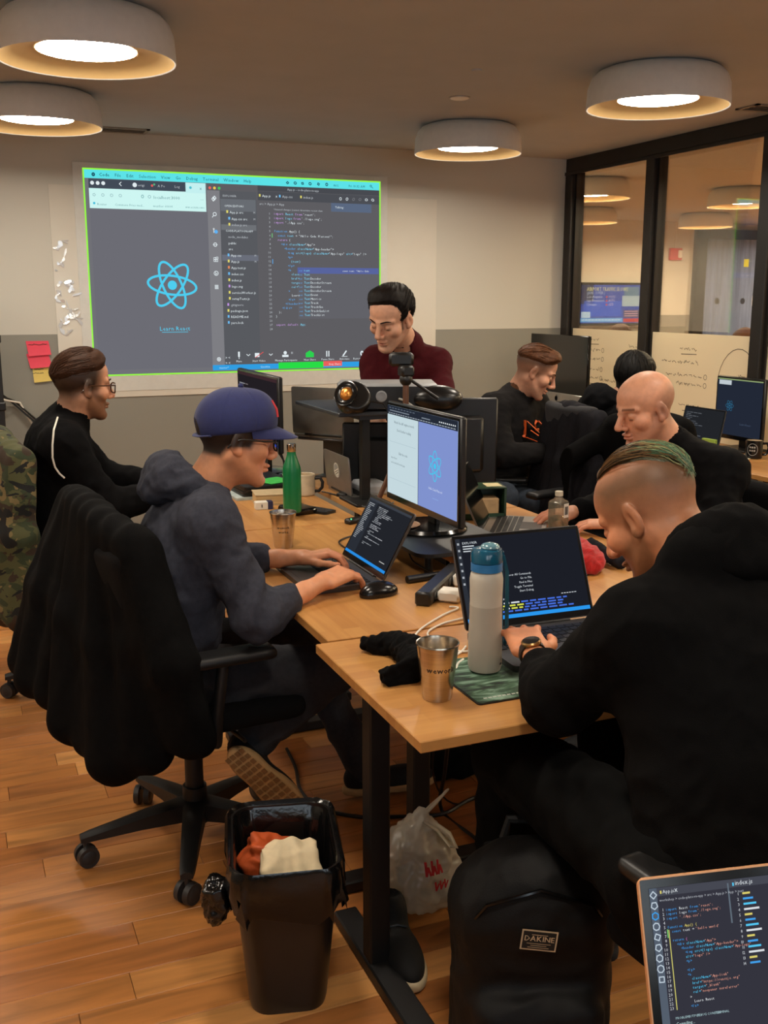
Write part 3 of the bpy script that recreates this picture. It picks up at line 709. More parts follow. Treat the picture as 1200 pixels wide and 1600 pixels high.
SB = [(0.088, 0.44, 'EXPLORER', GY, None), (0.138, 0.445, 'OPEN EDITORS', WH, None), (0.17, 0.462, 'App.js src', WH, 1), (0.203, 0.468, 'App.css src', WH, 2), (0.233, 0.468, 'index.js src', GY, 1), (0.263, 0.447, 'CODE-PLATOON-APP', WH, None),
      (0.294, 0.455, 'node_modules', GY, None), (0.326, 0.455, 'public', WH, None), (0.356, 0.455, 'src', WH, None), (0.388, 0.462, 'App.css', WH, 2), (0.419, 0.462, 'App.js', WH, 1), (0.451, 0.462, 'App.test.js', WH, 3), (0.483, 0.462, 'index.css', WH, 2),
      (0.515, 0.462, 'index.js', WH, 1), (0.547, 0.462, 'logo.svg', WH, 4), (0.579, 0.462, 'serviceWorker.js', WH, 1), (0.61, 0.462, 'setupTests.js', WH, 1), (0.642, 0.456, '.gitignore', GY, 4), (0.673, 0.456, 'package.json', WH, 1), (0.704, 0.456, 'README.md', WH, 2), (0.735, 0.456, 'yarn.lock', WH, 2)]
ic = {1: (232, 222, 110), 2: (110, 190, 245), 3: (235, 140, 90), 4: (196, 150, 230)}
for v, u, wd, cc, k in SB:
    p.text(X_(u), Y_(v + 0.016), wd, 0.0205 if k or v > 0.28 else 0.017, cc, 4)
    if k: p.rect(X_(u - 0.011), Y_(v + 0.001), 0.011, 0.016, ic[k], 4)
for v in (0.17, 0.203, 0.388, 0.419): p.text(X_(0.543), Y_(v + 0.014), 'M', 0.016, GY, 4)
for u, wd, k in ((0.575, 'App.js', 1), (0.645, 'App.css', 2), (0.72, 'index.js', 1)): p.text(X_(u), Y_(0.098), wd, 0.021, WH if k == 1 and u < 0.6 else GY, 4); p.rect(X_(u - 0.011), Y_(0.084), 0.01, 0.015, ic[k], 4)
p.text(X_(0.622), Y_(0.098), 'x', 0.022, WH, 4)
for i in range(6): p.ring(X_(0.855 + 0.024 * i), Y_(0.092), 0.007, 0.009, 0.4 * i, 0.003, WH if i < 2 or i > 3 else (120, 122, 128), 4, 6)
p.text(X_(0.565), Y_(0.138), 'src > App.js > App', 0.02, GY, 4); p.text(X_(0.615), Y_(0.163), 'Unsaved changes (cannot determine recent chan', 0.0155, GY, 4); p.text(X_(0.835), Y_(0.142), 'Talking:', 0.018, WH, 4)
CODE = {1: [('import ', PU), ('React ', CY), ('from ', PU), ("'react';", WH)], 2: [('import ', PU), ('logo ', CY), ('from ', PU), ("'./logo.svg';", WH)], 3: [('import ', PU), ("'./App.css';", WH)], 5: [('function ', BL), ('App() {', WH)],
        6: [('  const ', BL), ('text ', CY), ('= "Hello Code Platoon!";', WH)], 7: [('  return ', PU), ('(', WH)], 8: [('    <div ', BL), ('className=', CY), ('"App">', WH)], 9: [('      <header ', BL), ('className=', CY), ('"App-header">', WH)],
        10: [('        <img ', BL), ('src={logo} className=', CY), ('"App-logo" ', WH), ('alt=', CY), ('"logo" />', WH)], 11: [('        <p>', BL)], 12: [('          {text}', CY)], 13: [('        </p>', BL)], 14: [('        <a', BL)], 15: [('          class', CY)],
        16: [('          href=', CY)], 17: [('          targe', CY)], 18: [('          rel="', CY)], 19: [('        >', BL)], 20: [('          Learn', WH)], 21: [('        </a>', BL)], 22: [('      </header>', BL)], 23: [('    </div>', BL)], 24: [('  );', WH)], 25: [('}', WH)], 27: [('export default ', PU), ('App;', CY)]}
MW = 0.55
for ln in range(1, 29):
    v = 0.186 + (ln - 1) * 0.0222
    p.text(X_(0.602), Y_(v), str(ln), 0.018, GY, 4, mono=MW, align=1)
    cx = X_(0.615)
    for tx, cc in CODE.get(ln, []):
        p.text(cx, Y_(v), tx, 0.0195, cc, 4, mono=MW); cx += len(tx) * MW * 0.0195
p.line([(X_(0.607), Y_(0.282)), (X_(0.607), Y_(0.302))], 0.004, (120, 220, 130), 4); p.line([(X_(0.607), Y_(0.415)), (X_(0.607), Y_(0.437))], 0.004, BL, 4)
for i, wd in enumerate(('text', 'Text', 'TextDecoder', 'TextDecoderStream', 'TextEncoder', 'TextEncoderStream', 'TextEvent', 'TextMetrics', 'TextTrack', 'TextTrackCue', 'TextTrackCueList', 'TextTrackList')):
    v = 0.476 + i * 0.0215; p.text(X_(0.70), Y_(v), 'set', 0.015, BL, 5, mono=MW); p.text(X_(0.718), Y_(v), wd[:4], 0.0195, CY, 5, mono=MW); p.text(X_(0.718) + 4 * MW * 0.0195, Y_(v), wd[4:], 0.0195, WH, 5, mono=MW)
p.text(X_(0.86), Y_(0.476), 'const text: "Hello Code', 0.0155, WH, 5, mono=0.52)
for u, wd in ((0.48, 'Mute'), (0.55, 'Start Video'), (0.648, 'Manage Participants'), (0.735, 'New Share'), (0.802, 'Pause Share'), (0.865, 'Annotate'), (0.932, 'Remote Control'), (0.985, 'More')):
    p.text(X_(u), Y_(0.953), wd, 0.0175, WH, 4, align=0.5)
p.line([(X_(0.48), Y_(0.9)), (X_(0.48), Y_(0.922))], 0.012, WH, 4); p.line([(X_(0.48), Y_(0.92)), (X_(0.48), Y_(0.935))], 0.004, WH, 4)
for u in (0.513, 0.593): p.line([(X_(u - 0.006), Y_(0.912)), (X_(u), Y_(0.92)), (X_(u + 0.006), Y_(0.912))], 0.004, WH, 4)
p.rect(X_(0.536), Y_(0.906), 0.03, 0.026, WH, 4); p.line([(X_(0.538), Y_(0.93)), (X_(0.566), Y_(0.902))], 0.004, (236, 80, 80), 5)
p.disc(X_(0.645), Y_(0.908), 0.011, WH, 4); p.rect(X_(0.634), Y_(0.919), 0.042, 0.014, WH, 4); p.text(X_(0.665), Y_(0.915), '11', 0.02, WH, 4)
p.poly([(X_(0.72), Y_(0.912)), (X_(0.735), Y_(0.898)), (X_(0.75), Y_(0.912)), (X_(0.75), Y_(0.935)), (X_(0.72), Y_(0.935))], (44, 210, 80), 4)
for u in (0.798, 0.806): p.line([(X_(u), Y_(0.904)), (X_(u), Y_(0.932))], 0.007, WH, 4)
p.line([(X_(0.86), Y_(0.93)), (X_(0.872), Y_(0.905))], 0.009, WH, 4); p.line([(X_(0.855), Y_(0.935)), (X_(0.876), Y_(0.935))], 0.003, WH, 4)
p.ring(X_(0.932), Y_(0.92), 0.008, 0.013, 0, 0.008, WH, 4, 14)
for i in range(3): p.disc(X_(0.977 + 0.008 * i), Y_(0.918), 0.005, WH, 4)
p.text(X_(0.41), Y_(0.985), 'master*', 0.018, (180, 226, 248), 5); p.text(X_(0.555), Y_(0.985), 'Quokka', 0.018, (180, 226, 248), 5); p.text(X_(0.805), Y_(0.98), 'Stop Share', 0.018, WH, 7)
p.done('desktop_lettering', t)

# pale shiny flakes modelled in place of a reflection on the whiteboard
def glint_flakes(name, pts, w, label, seed):
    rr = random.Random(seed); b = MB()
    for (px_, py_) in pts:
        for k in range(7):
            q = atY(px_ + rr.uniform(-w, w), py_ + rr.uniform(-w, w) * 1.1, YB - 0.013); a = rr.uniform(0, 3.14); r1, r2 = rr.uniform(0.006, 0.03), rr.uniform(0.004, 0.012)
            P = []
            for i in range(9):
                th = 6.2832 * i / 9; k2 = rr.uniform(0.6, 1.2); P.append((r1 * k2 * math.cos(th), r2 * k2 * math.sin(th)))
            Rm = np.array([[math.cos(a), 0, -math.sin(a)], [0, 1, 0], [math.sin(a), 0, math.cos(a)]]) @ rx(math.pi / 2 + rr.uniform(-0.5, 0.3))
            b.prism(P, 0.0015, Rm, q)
    tag(obj(name, b, mat('glint_flake', (236, 238, 240), 0.18, metal=0.35, var=0.03), smooth=False), label, 'film', kind=None)
glint_flakes('board_glint', [(97, 385), (95, 415), (102, 440), (98, 465), (112, 450), (108, 490), (104, 510), (118, 500)], 11, 'pale shiny flakes added as a reflection at the left edge of the whiteboard', 3)

# sticky notes
M_PINK = mat('pink_note', (238, 74, 96), 0.7, var=0.03); M_YEL = mat('yellow_note_paper', (226, 200, 108), 0.7, var=0.03)
def note(name, px0, py0, px1, py1, m, label, z, lines):
    a = atY(px0, py0, YB); bq = atY(px1, py1, YB); w, h = bq[0] - a[0], a[2] - bq[2]
    g = MB(); n = 6
    V = []; 
    for i in range(n + 1):
        v = i / n
        for u in (0, 1):
            for s_ in (0, 1): V.append((u * w + v * 0.006 * z, -0.001 * z - 0.012 * v * v - 0.0006 * s_, -v * h + (0.008 * u if i == n else 0)))
    for i in range(n):
        k = 4 * i
        g_f = [(k + 1, k + 5, k + 7, k + 3), (k, k + 2, k + 6, k + 4), (k, k + 4, k + 5, k + 1), (k + 2, k + 3, k + 7, k + 6)]
        g.f += g_f; g.m += [0] * 4
    g.f += [(0, 1, 3, 2), (4 * n, 4 * n + 2, 4 * n + 3, 4 * n + 1)]; g.m += [0, 0]; g.v = V
    o = obj(name, g, m); o.location = a; tag(o, label, 'sticky note')
    pr = Print((0, -0.0016 * z - 0.0006, 0), (1, 0, 0), (0, 0.0, -1)); rr = random.Random(px0 + py0)
    for (x, y, ww) in lines:
        pr.line([(x * w + ww * w * i / 14, y * h + rr.uniform(-0.004, 0.004)) for i in range(15)], 0.003, M_INK, 6)
    if lines: pr.done('writing', o)
note('sticky_note', 40, 533, 77, 556, M_PINK, 'upper pink sticky note with a line of writing on the grey wall', 2, [(0.12, 0.22, 0.8)])
note('sticky_note', 41, 553, 77, 575, M_PINK, 'lower blank pink sticky note hanging under the other pink one', 3, [])
note('sticky_note', 50, 571, 80, 597, M_YEL, 'small yellow sticky note below the pink ones behind the bearded head', 1, [(0.1, 0.22, 0.5), (0.0, 0.45, 0.6), (0.05, 0.72, 0.6)])

# next room: television, fire alarm
q0 = atY(906, 441, Y2 - 0.06); q1 = atY(1002, 508, Y2 - 0.06); tw, th_ = q1[0] - q0[0], q0[2] - q1[2]
t = thing('television', 'wall television with a blue airport traffic news page in the next room', 'television', (q0[0], Y2 - 0.06, q1[2]))
b = MB(); b.box((tw / 2, 0.02, th_ / 2), (tw, 0.04, th_), bev=0.006); obj('housing', b, M_GLOSSB, t)
b = MB(); b.box((tw / 2, 0.05, th_ / 2), (tw * 0.4, 0.03, th_ * 0.4)); obj('wall_bracket', b, M_BLACK, t)
p = Print((0.025, -0.001, th_ - 0.03), (1, 0, 0), (0, 0, -1), 1.15); sw, sh = tw - 0.05, th_ - 0.06
p.rect(0, 0, sw, sh, (34, 74, 176), 0); p.rect(sw * 0.05, sh * 0.42, sw * 0.62, sh * 0.4, (30, 92, 214), 1); p.rect(0, 0, sw * 0.2, sh * 0.5, (22, 36, 84), 1)
p.rect(sw * 0.71, sh * 0.05, sw * 0.25, sh * 0.26, (110, 140, 156), 2); p.rect(sw * 0.68, sh * 0.28, sw * 0.29, sh * 0.28, (196, 206, 200), 2); p.rect(sw * 0.71, sh * 0.66, sw * 0.28, sh * 0.2, (80, 60, 100), 2)
for k in range(3): p.rect(sw * 0.73, sh * (0.68 + 0.06 * k), sw * 0.22, sh * 0.025, (230, 170, 180), 3)
p.rect(sw * 0.71, sh * 0.88, sw * 0.29, sh * 0.1, (224, 44, 52), 2); p.rect(0, sh * 0.87, sw * 0.7, sh * 0.1, (120, 190, 240), 2); p.rect(sw * 0.01, sh * 0.7, sw * 0.15, sh * 0.16, (206, 226, 240), 3)
p.text(sw * 0.09, sh * 0.16, 'AIRPORT TRAFFIC SLOWS', 0.068, (236, 226, 150), 3, bold=1, sq=0.72); p.text(sw * 0.09, sh * 0.24, '(JAN. 11 FEB.)', 0.045, (200, 216, 236), 3)
for k, (a_, b_) in enumerate((('Los Angeles', '-9.0%'), ('San Francisco', '-4.7%'), ('Chicago', '-12%'))):
    p.text(sw * 0.09, sh * (0.34 + 0.1 * k), a_, 0.045, (226, 232, 244), 3); p.text(sw * 0.44, sh * (0.34 + 0.1 * k), b_, 0.045, (236, 214, 224), 3); p.disc(sw * 0.42, sh * (0.315 + 0.1 * k), 0.014, (220, 60, 70), 3)
for k in range(12): p.rect(sw * (0.02 + 0.055 * k), sh * 0.9, sw * 0.04, sh * 0.03, (224, 240, 252), 3)
p.done('screen', t)
q = atY(1056, 397, Y2 - 0.03); t = thing('fire_alarm', 'red fire alarm box with a white strobe on the far wall', 'fire alarm', (q[0], Y2 - 0.001, q[2]))
b = MB(); b.box((0, -0.02, 0), (0.19, 0.04, 0.15), bev=0.008); obj('box', b, mat('alarm_red', (196, 40, 36), 0.4), t)
b = MB(); b.box((0.05, -0.05, 0), (0.055, 0.03, 0.1), bev=0.012); obj('strobe', b, M_WHITEP, t)
b = MB(); b.tube([(0, -0.005, 0.07), (0.0, -0.005, 0.2), (0.002, -0.005, HC - q[2] - 0.001)], 0.004, 6); obj('conduit', b, M_WHITEP, t)
# ================================================================== desks
M_DESKX = wood('butcher_block_x', (212, 158, 92), (172, 116, 60), 0.55, 0.045, 0.38, 'x')
M_DESKY = wood('butcher_block_y', (212, 158, 92), (172, 116, 60), 0.55, 0.045, 0.38, 'y')
TT = 0.74
def desk(x0, x1, y0, y1, label, long='y', thick=0.024, inset=0.1, off=0.0):
    w, d = x1 - x0, y1 - y0
    t = thing('desk', label, 'desk', ((x0 + x1) / 2, (y0 + y1) / 2, 0))
    b = MB(); b.box((0, 0, TT - thick / 2), (w, d, thick), bev=0.002); obj('tabletop', b, M_DESKX if long == 'x' else M_DESKY, t, smooth=False)
    L_ = (w if long == 'x' else d) / 2 - inset; D_ = (d if long == 'x' else w)
    for s in (-1, 1):
        R = np.eye(3) if long == 'x' else rz(math.pi / 2)
        e = s * L_
        lg = MB(); lg.box(R @ np.array((e, off, (TT - thick + 0.03) / 2)), (0.05, 0.05, TT - thick - 0.03), R=R, bev=0.004); lo = obj('leg', lg, M_BLACKM, t, smooth=False)
        ft = MB(); ft.box(R @ np.array((e, 0, 0.018)), (0.06, D_ * 0.94, 0.032), R=R, bev=0.004); obj('foot', ft, M_BLACKM, lo, smooth=False)
        br = MB(); br.box(R @ np.array((e, 0, TT - thick - 0.015)), (0.05, D_ * 0.8, 0.028), R=R, bev=0.003); obj('bracket', br, M_BLACKM, lo, smooth=False)
    b = MB(); q = np.eye(3) if long == 'x' else rz(math.pi / 2); b.box((0, 0, TT - thick - 0.045), (2 * L_, 0.04, 0.03), R=q); obj('crossbar', b, M_BLACKM, t, smooth=False)
    return t
desk(0.75, 1.97, 1.617, 2.217, 'maple desk standing crosswise, holding the frosted bottle and green mousepad', 'x', inset=0.062, off=0.07)
desk(0.785, 1.365, 2.23, 3.468, 'maple desk in front of the man in the blue cap', 'y')
desk(1.432, 2.03, 2.23, 3.468, 'maple desk in front of the bald man, under the clear water bottle', 'y')
desk(0.785, 1.365, 3.478, 4.70, 'maple desk of the bearded man, under the green bottle', 'y')
desk(1.432, 2.03, 3.478, 4.52, 'short maple desk under the projector stand and silver laptops', 'y')
desk(3.44, 4.02, 4.02, 5.10, 'maple desk along the glass wall with black mug and upright monitor', 'y')
desk(3.44, 4.02, 2.9, 4.012, 'maple desk along the glass wall in front of the grey jeans', 'y')
desk(3.2, 3.8, 5.14, 6.3, 'maple desk under the large silver computer in the far corner', 'y')

# ================================================================== office chairs
M_CHAIRF = mat('black_chair_fabric', (11, 10, 11), 0.9, var=0.2, scale=60, bump=0.3, bscale=400, spec=0.15)
M_CHAIRG = mat('slate_chair_fabric', (64, 64, 72), 0.9, var=0.15, scale=60, bump=0.3, bscale=400, sheen=0.1)
M_CHAIRC = mat('charcoal_chair_fabric', (32, 31, 34), 0.9, var=0.15, scale=60, bump=0.3, bscale=400, sheen=0.1)
M_CAST = mat('caster_plastic', (44, 42, 42), 0.5, var=0.1)
def soft_box(c, h, R=None, r=0.03, curve=0.0, v=0.012):
    """cushion-like pad as quads from a field in its own axes"""
    f = Field(-np.array(h) - 0.06, np.array(h) + 0.06, v); f.box((0, 0, 0), h, r=r, k=0)
    V, Q = f.mesh(2)
    if curve: V[:, 0] += curve * ((V[:, 1] / h[1]) ** 2 - 0.4)
    if R is not None: V = V @ np.array(R).T
    return V + np.array(c), Q
def chair(label, loc, rot, fab, star=0.0, arms=True, back=(0.24, 0.27), seat_z=0.47, lean=0.12, group=None, backz=0.74, backx=-0.25):
    t = thing('office_chair', label, 'chair', (*loc, 0), rot, group)
    for k in range(5):
        a = star - rot + k * 2 * math.pi / 5; d = np.array([math.cos(a), math.sin(a), 0]); n = np.array([-d[1], d[0], 0])
        lg = MB(); P = []
        for s_, (u, zt, zb, wd) in enumerate(((0.02, 0.145, 0.085, 0.032), (0.16, 0.125, 0.085, 0.026), (0.3, 0.1, 0.078, 0.02), (0.325, 0.094, 0.076, 0.016))):
            P += [d * u + n * wd + (0, 0, zt - 0.006), d * u + n * wd * 0.5 + (0, 0, zt), d * u - n * wd * 0.5 + (0, 0, zt), d * u - n * wd + (0, 0, zt - 0.006), d * u - n * wd + (0, 0, zb), d * u + n * wd + (0, 0, zb)]
        Fs = [tuple(6 * i + j for j in range(6))[::(-1 if i == 0 else 1)] for i in (0, 3)] + [(6 * i + j, 6 * (i + 1) + j, 6 * (i + 1) + (j + 1) % 6, 6 * i + (j + 1) % 6) for i in range(3) for j in range(6)]
        lg.add(P, Fs); lo = obj('base_leg', lg, M_BLACKM, t)
        c = d * 0.31; cs = MB(); cs.cyl(c + (0, 0, 0.05), c + (0, 0, 0.085), 0.008, n=10)
        a2 = a + 0.9 + k; w = np.array([math.cos(a2), math.sin(a2), 0])
        for s in (-1, 1):
            cs.cyl(c + w * s * 0.008 + (0, 0, 0.031), c + w * s * 0.024 + (0, 0, 0.031), 0.031, 0.029, n=24); cs.cyl(c + w * s * 0.024 + (0, 0, 0.031), c + w * s * 0.026 + (0, 0, 0.031), 0.02, 0.017, n=20)
        obj('caster', cs, M_CAST, lo)
    cl = MB(); cl.cyl((0, 0, 0.07), (0, 0, 0.18), 0.038, 0.034, n=20); cl.cyl((0, 0, 0.18), (0, 0, seat_z - 0.16), 0.026, n=20); cl.cyl((0, 0, seat_z - 0.16), (0, 0, seat_z - 0.06), 0.016, n=16); obj('column', cl, M_BLACKM, t)
    b = MB(); b.box((-0.02, 0, seat_z - 0.065), (0.26, 0.16, 0.05), bev=0.012); b.cyl((0.05, -0.08, seat_z - 0.07), (0.07, -0.24, seat_z - 0.075), 0.006, n=8); obj('mechanism', b, M_BLACKM, t)
    V, Q = soft_box((0.02, 0, seat_z - 0.015), (0.24, 0.245, 0.035), r=0.033); np_mesh('seat', V, Q, fab, t)
    V, Q = soft_box((0, 0, 0), (0.03, back[0], back[1]), r=0.028, curve=0.03); V = V @ ry(-lean).T + np.array((backx, 0, backz)); np_mesh('backrest', V, Q, fab, t)
    b = MB(); b.tube([(-0.08, 0, seat_z - 0.07), (-0.22, 0, seat_z - 0.05), (backx - 0.03, 0, seat_z + 0.06), (backx - 0.03, 0, backz - 0.05)], 0.018, 10, flat=1.0); obj('spine', b, M_BLACKM, t)
    if arms:
        for s in (-1, 1):
            b = MB(); b.tube([(-0.02, s * 0.1, seat_z - 0.07), (-0.02, s * 0.27, seat_z - 0.05), (-0.02, s * 0.285, seat_z + 0.03), (0.0, s * 0.285, seat_z + 0.17)], 0.016, 10); ao = obj('armrest', b, M_BLACKM, t)
            V, Q = soft_box((0.01, s * 0.285, seat_z + 0.185), (0.13, 0.042, 0.016), r=0.015, v=0.008); np_mesh('arm_pad', V, Q, M_BLACK, ao)
    return t
chair('black office chair of the man in the blue cap, coat over its back', (0.549, 2.726), 0.1, M_CHAIRF, star=math.radians(-106.7), back=(0.22, 0.22), backz=0.72, lean=0.15, backx=-0.195)
chair('black office chair of the bearded man under the camouflage jacket', (0.42, 4.1), 0.0, M_CHAIRF, star=math.radians(178), back=(0.22, 0.24))
chair('black office chair of the green-haired man beside the backpack', (1.26, 1.14), math.pi / 2 + 0.1, M_CHAIRF, star=0.3, back=(0.22, 0.22), backz=0.68)
chair('empty office chair under a black coat beside the bald man', (2.62, 3.78), math.pi + 0.25, M_CHAIRF, star=0.5)
chair('charcoal office chair of the dark-haired person facing the glass', (2.99, 4.2), 0.05, M_CHAIRC, star=0.2, backz=0.79, back=(0.2, 0.27))
chair('slate grey office chair of the man in the orange print sweatshirt', (2.66, 4.72), -0.55, M_CHAIRG, star=0.9, backz=0.80, back=(0.25, 0.25))
chair('black office chair of the bald man in the black sweater', (2.48, 2.88), math.pi - 0.1, M_CHAIRF, star=0.1, back=(0.22, 0.22), backz=0.66)
chair('black office chair of the person in grey jeans', (3.12, 2.72), math.pi / 2, M_CHAIRF, star=0.4, arms=False)

# clothes hanging over chair backs: vertical folds between a top line and a hem line
M_COATB = mat('black_wool', (10, 9, 9), 0.95, var=0.25, scale=70, bump=0.35, bscale=500, spec=0.1)
M_COATC = mat('charcoal_wool', (30, 29, 33), 0.95, var=0.2, scale=70, bump=0.35, bscale=500, spec=0.15)
def camo_mat():
    m = bpy.data.materials.new('woodland_camouflage'); m.use_nodes = True; nt = m.node_tree; N = nt.nodes; L = nt.links; b = N['Principled BSDF']; b.inputs['Roughness'].default_value = 0.9
    tc = N.new('ShaderNodeTexCoord'); prev = lin((70, 70, 38))
    last = None
    for i, (sc, th, c) in enumerate(((7.0, 0.52, (44, 52, 28)), (8.5, 0.56, (50, 36, 22)), (10.0, 0.6, (110, 94, 58)), (9.0, 0.58, (12, 11, 9)))):
        mp = N.new('ShaderNodeMapping'); mp.inputs['Location'].default_value = (i * 5.3, i * 2.1, i * 9.7); mp.inputs['Scale'].default_value = (1, 1, 1.5); L.new(tc.outputs['Object'], mp.inputs[0])
        nz = N.new('ShaderNodeTexNoise'); nz.inputs['Scale'].default_value = sc; nz.inputs['Detail'].default_value = 2.5; nz.inputs['Distortion'].default_value = 1.1; L.new(mp.outputs[0], nz.inputs['Vector'])
        gt = N.new('ShaderNodeMath'); gt.operation = 'GREATER_THAN'; gt.inputs[1].default_value = th; L.new(nz.outputs['Fac'], gt.inputs[0])
        mx = N.new('ShaderNodeMix'); mx.data_type = 'RGBA'; L.new(gt.outputs[0], mx.inputs['Factor']); mx.inputs['B'].default_value = lin(c)
        if last is None: mx.inputs['A'].default_value = prev
        else: L.new(last.outputs['Result'], mx.inputs['A'])
        last = mx
    L.new(last.outputs['Result'], b.inputs['Base Color']); return m
M_CAMO = camo_mat()
def drape(name, label, top, hem, m, n=7, r0=0.05, r1=0.075, v=0.009, seed=1, extra=(), amp=0.004):
    T = np.array(top, float); B = np.array(hem, float); rr = random.Random(seed)
    lo = np.minimum(T.min(0), B.min(0)) - 0.2; hi = np.maximum(T.max(0), B.max(0)) + 0.2
    base = np.array((T[:, 0].mean(), T[:, 1].mean(), 0.0))
    f = Field(lo, hi, v)
    def along(P, t):
        s = t * (len(P) - 1); i = min(int(s), len(P) - 2); return P[i] + (P[i + 1] - P[i]) * (s - i)
    for i in range(n):
        t = i / (n - 1); a = along(T, t); b = along(B, t); mid = (a + b) / 2 + (rr.uniform(-0.02, 0.02), rr.uniform(-0.02, 0.02), 0)
        f.cone(a, mid, r0, (r0 + r1) / 2 * rr.uniform(0.8, 1.1), k=0.035); f.cone(mid, b, (r0 + r1) / 2, r1 * rr.uniform(0.7, 1.1), k=0.03)
    for e in extra: f.cone(*e, k=0.035)
    V, Q = f.mesh(1); V = wrinkle(V * np.array((1, 1, 0.45)), Q, 0.0, 16, seed) / np.array((1, 1, 0.45)); V = V + normals(V, Q) * (amp * ((0.8 - 1.8 * np.abs(wav(V * np.array((1, 1, 0.35)), 26, seed))) + 0.5 * wav(V * np.array((1, 1, 0.5)), 60, seed + 2)))[:, None]
    o = np_mesh(name, V - base, Q, m); o.location = base
    tag(o, label, 'jacket'); return o
drape('draped_coat', 'long black coat hung over the chair of the man in the blue cap',
      [(0.30, 3.07, 0.97), (0.31, 2.9, 0.985), (0.33, 2.70, 0.975), (0.38, 2.54, 0.95)], [(0.14, 3.08, 0.50), (0.19, 2.92, 0.47), (0.26, 2.72, 0.40), (0.33, 2.58, 0.36), (0.47, 2.46, 0.46)], M_COATB, n=8, seed=4,
      extra=[((0.40, 2.52, 0.92), (0.45, 2.43, 0.66), 0.05, 0.06), ((0.45, 2.43, 0.66), (0.5, 2.43, 0.45), 0.055, 0.05)])
drape('camouflage_jacket', 'woodland camouflage jacket hung over the chair of the bearded man',
      [(0.14, 4.32, 1.0), (0.14, 4.1, 1.01), (0.19, 3.88, 0.97)], [(0.02, 4.34, 0.5), (0.02, 4.1, 0.46), (0.17, 3.83, 0.43)], M_CAMO, n=7, r0=0.06, r1=0.085, seed=9, amp=0.006)
drape('draped_coat', 'black coat over the empty chair between the desks and the charcoal chair',
      [(2.85, 3.52, 1.0), (2.83, 3.7, 1.02), (2.77, 3.88, 0.98)], [(2.98, 3.5, 0.42), (2.96, 3.75, 0.4), (2.86, 4.05, 0.42)], M_COATB, n=7, seed=12, r0=0.055, r1=0.085,
      extra=[((2.8, 3.9, 0.97), (2.55, 4.0, 0.8), 0.05, 0.05), ((2.55, 4.0, 0.8), (2.5, 3.95, 0.5), 0.05, 0.06), ((2.82, 3.55, 0.97), (2.6, 3.5, 0.75), 0.05, 0.05)])
drape('draped_jacket', 'charcoal jacket over the back of the chair facing the glass wall',
      [(2.74, 3.98, 1.0), (2.72, 4.18, 1.03), (2.745, 4.37, 1.0)], [(2.66, 3.97, 0.55), (2.64, 4.18, 0.52), (2.67, 4.42, 0.55)], M_COATC, n=7, seed=15, r0=0.045, r1=0.06)

# ================================================================== black rack at the left wall end
t = thing('storage_rack', 'black storage rack with shelves beside the pink sticky notes', 'rack', (-0.2, 6.1, 0))
for sx in (-0.42, 0.42):
    for sy in (-0.2, 0.2):
        b = MB(); b.box((sx, sy, 0.68), (0.045, 0.045, 1.36), bev=0.004); obj('post', b, M_BLACKM, t, smooth=False)
for z in (0.15, 0.55, 0.98, 1.34):
    b = MB(); b.box((0, 0, z), (0.9, 0.46, 0.045), bev=0.005); obj('shelf', b, M_BLACK, t, smooth=False)
b = MB(); b.box((0.12, 0, 0.7), (0.28, 0.3, 0.25), bev=0.02); o = obj('storage_box', b, mat('grey_box', (140, 138, 136), 0.5)); o.location = (-0.2, 6.1, 0); tag(o, 'grey storage box on the middle shelf of the black rack', 'box')
f = Field((-0.3, -0.2, 0), (0.3, 0.2, 0.3), 0.01); f.ell((0, 0, 0.07), (0.2, 0.14, 0.09)); f.ell((0.1, 0.02, 0.12), (0.1, 0.1, 0.09), k=0.05); V, Q = f.mesh(1); V = wrinkle(V, Q, 0.012, 20, 3); V[:, 2] -= V[:, 2].min()
o = np_mesh('folded_bag', V, Q, M_COATB); o.location = (-0.02, 6.08, 1.3635); tag(o, 'crumpled black bag on top of the black rack', 'bag')
for k, (dx, m) in enumerate(((0, M_BLACK), (0.02, M_BLACK), (0.05, M_WHITEP))):
    b = MB(); P = [(0.235, 6.34, 1.02 - 0.02 * k)] + ([(0.3, 6.4, 0.96), (0.4, 6.38, 0.86), (0.52, 6.36, 0.74), (0.62, 6.36, 0.5), (0.62, 6.36, 0.004)] if k < 2 else [(0.3, 6.39, 0.95), (0.37, 6.4, 0.8), (0.39, 6.4, 0.4), (0.4, 6.4, 0.005)])
    P = [(x + dx * (i > 0), y, z) for i, (x, y, z) in enumerate(P)]
    tag(obj('wall_cable', b.tube(P, 0.006, 6), m), ('white' if k == 2 else ('upper black' if k == 0 else 'lower black')) + ' cable running down from the black rack along the wall', 'cable')
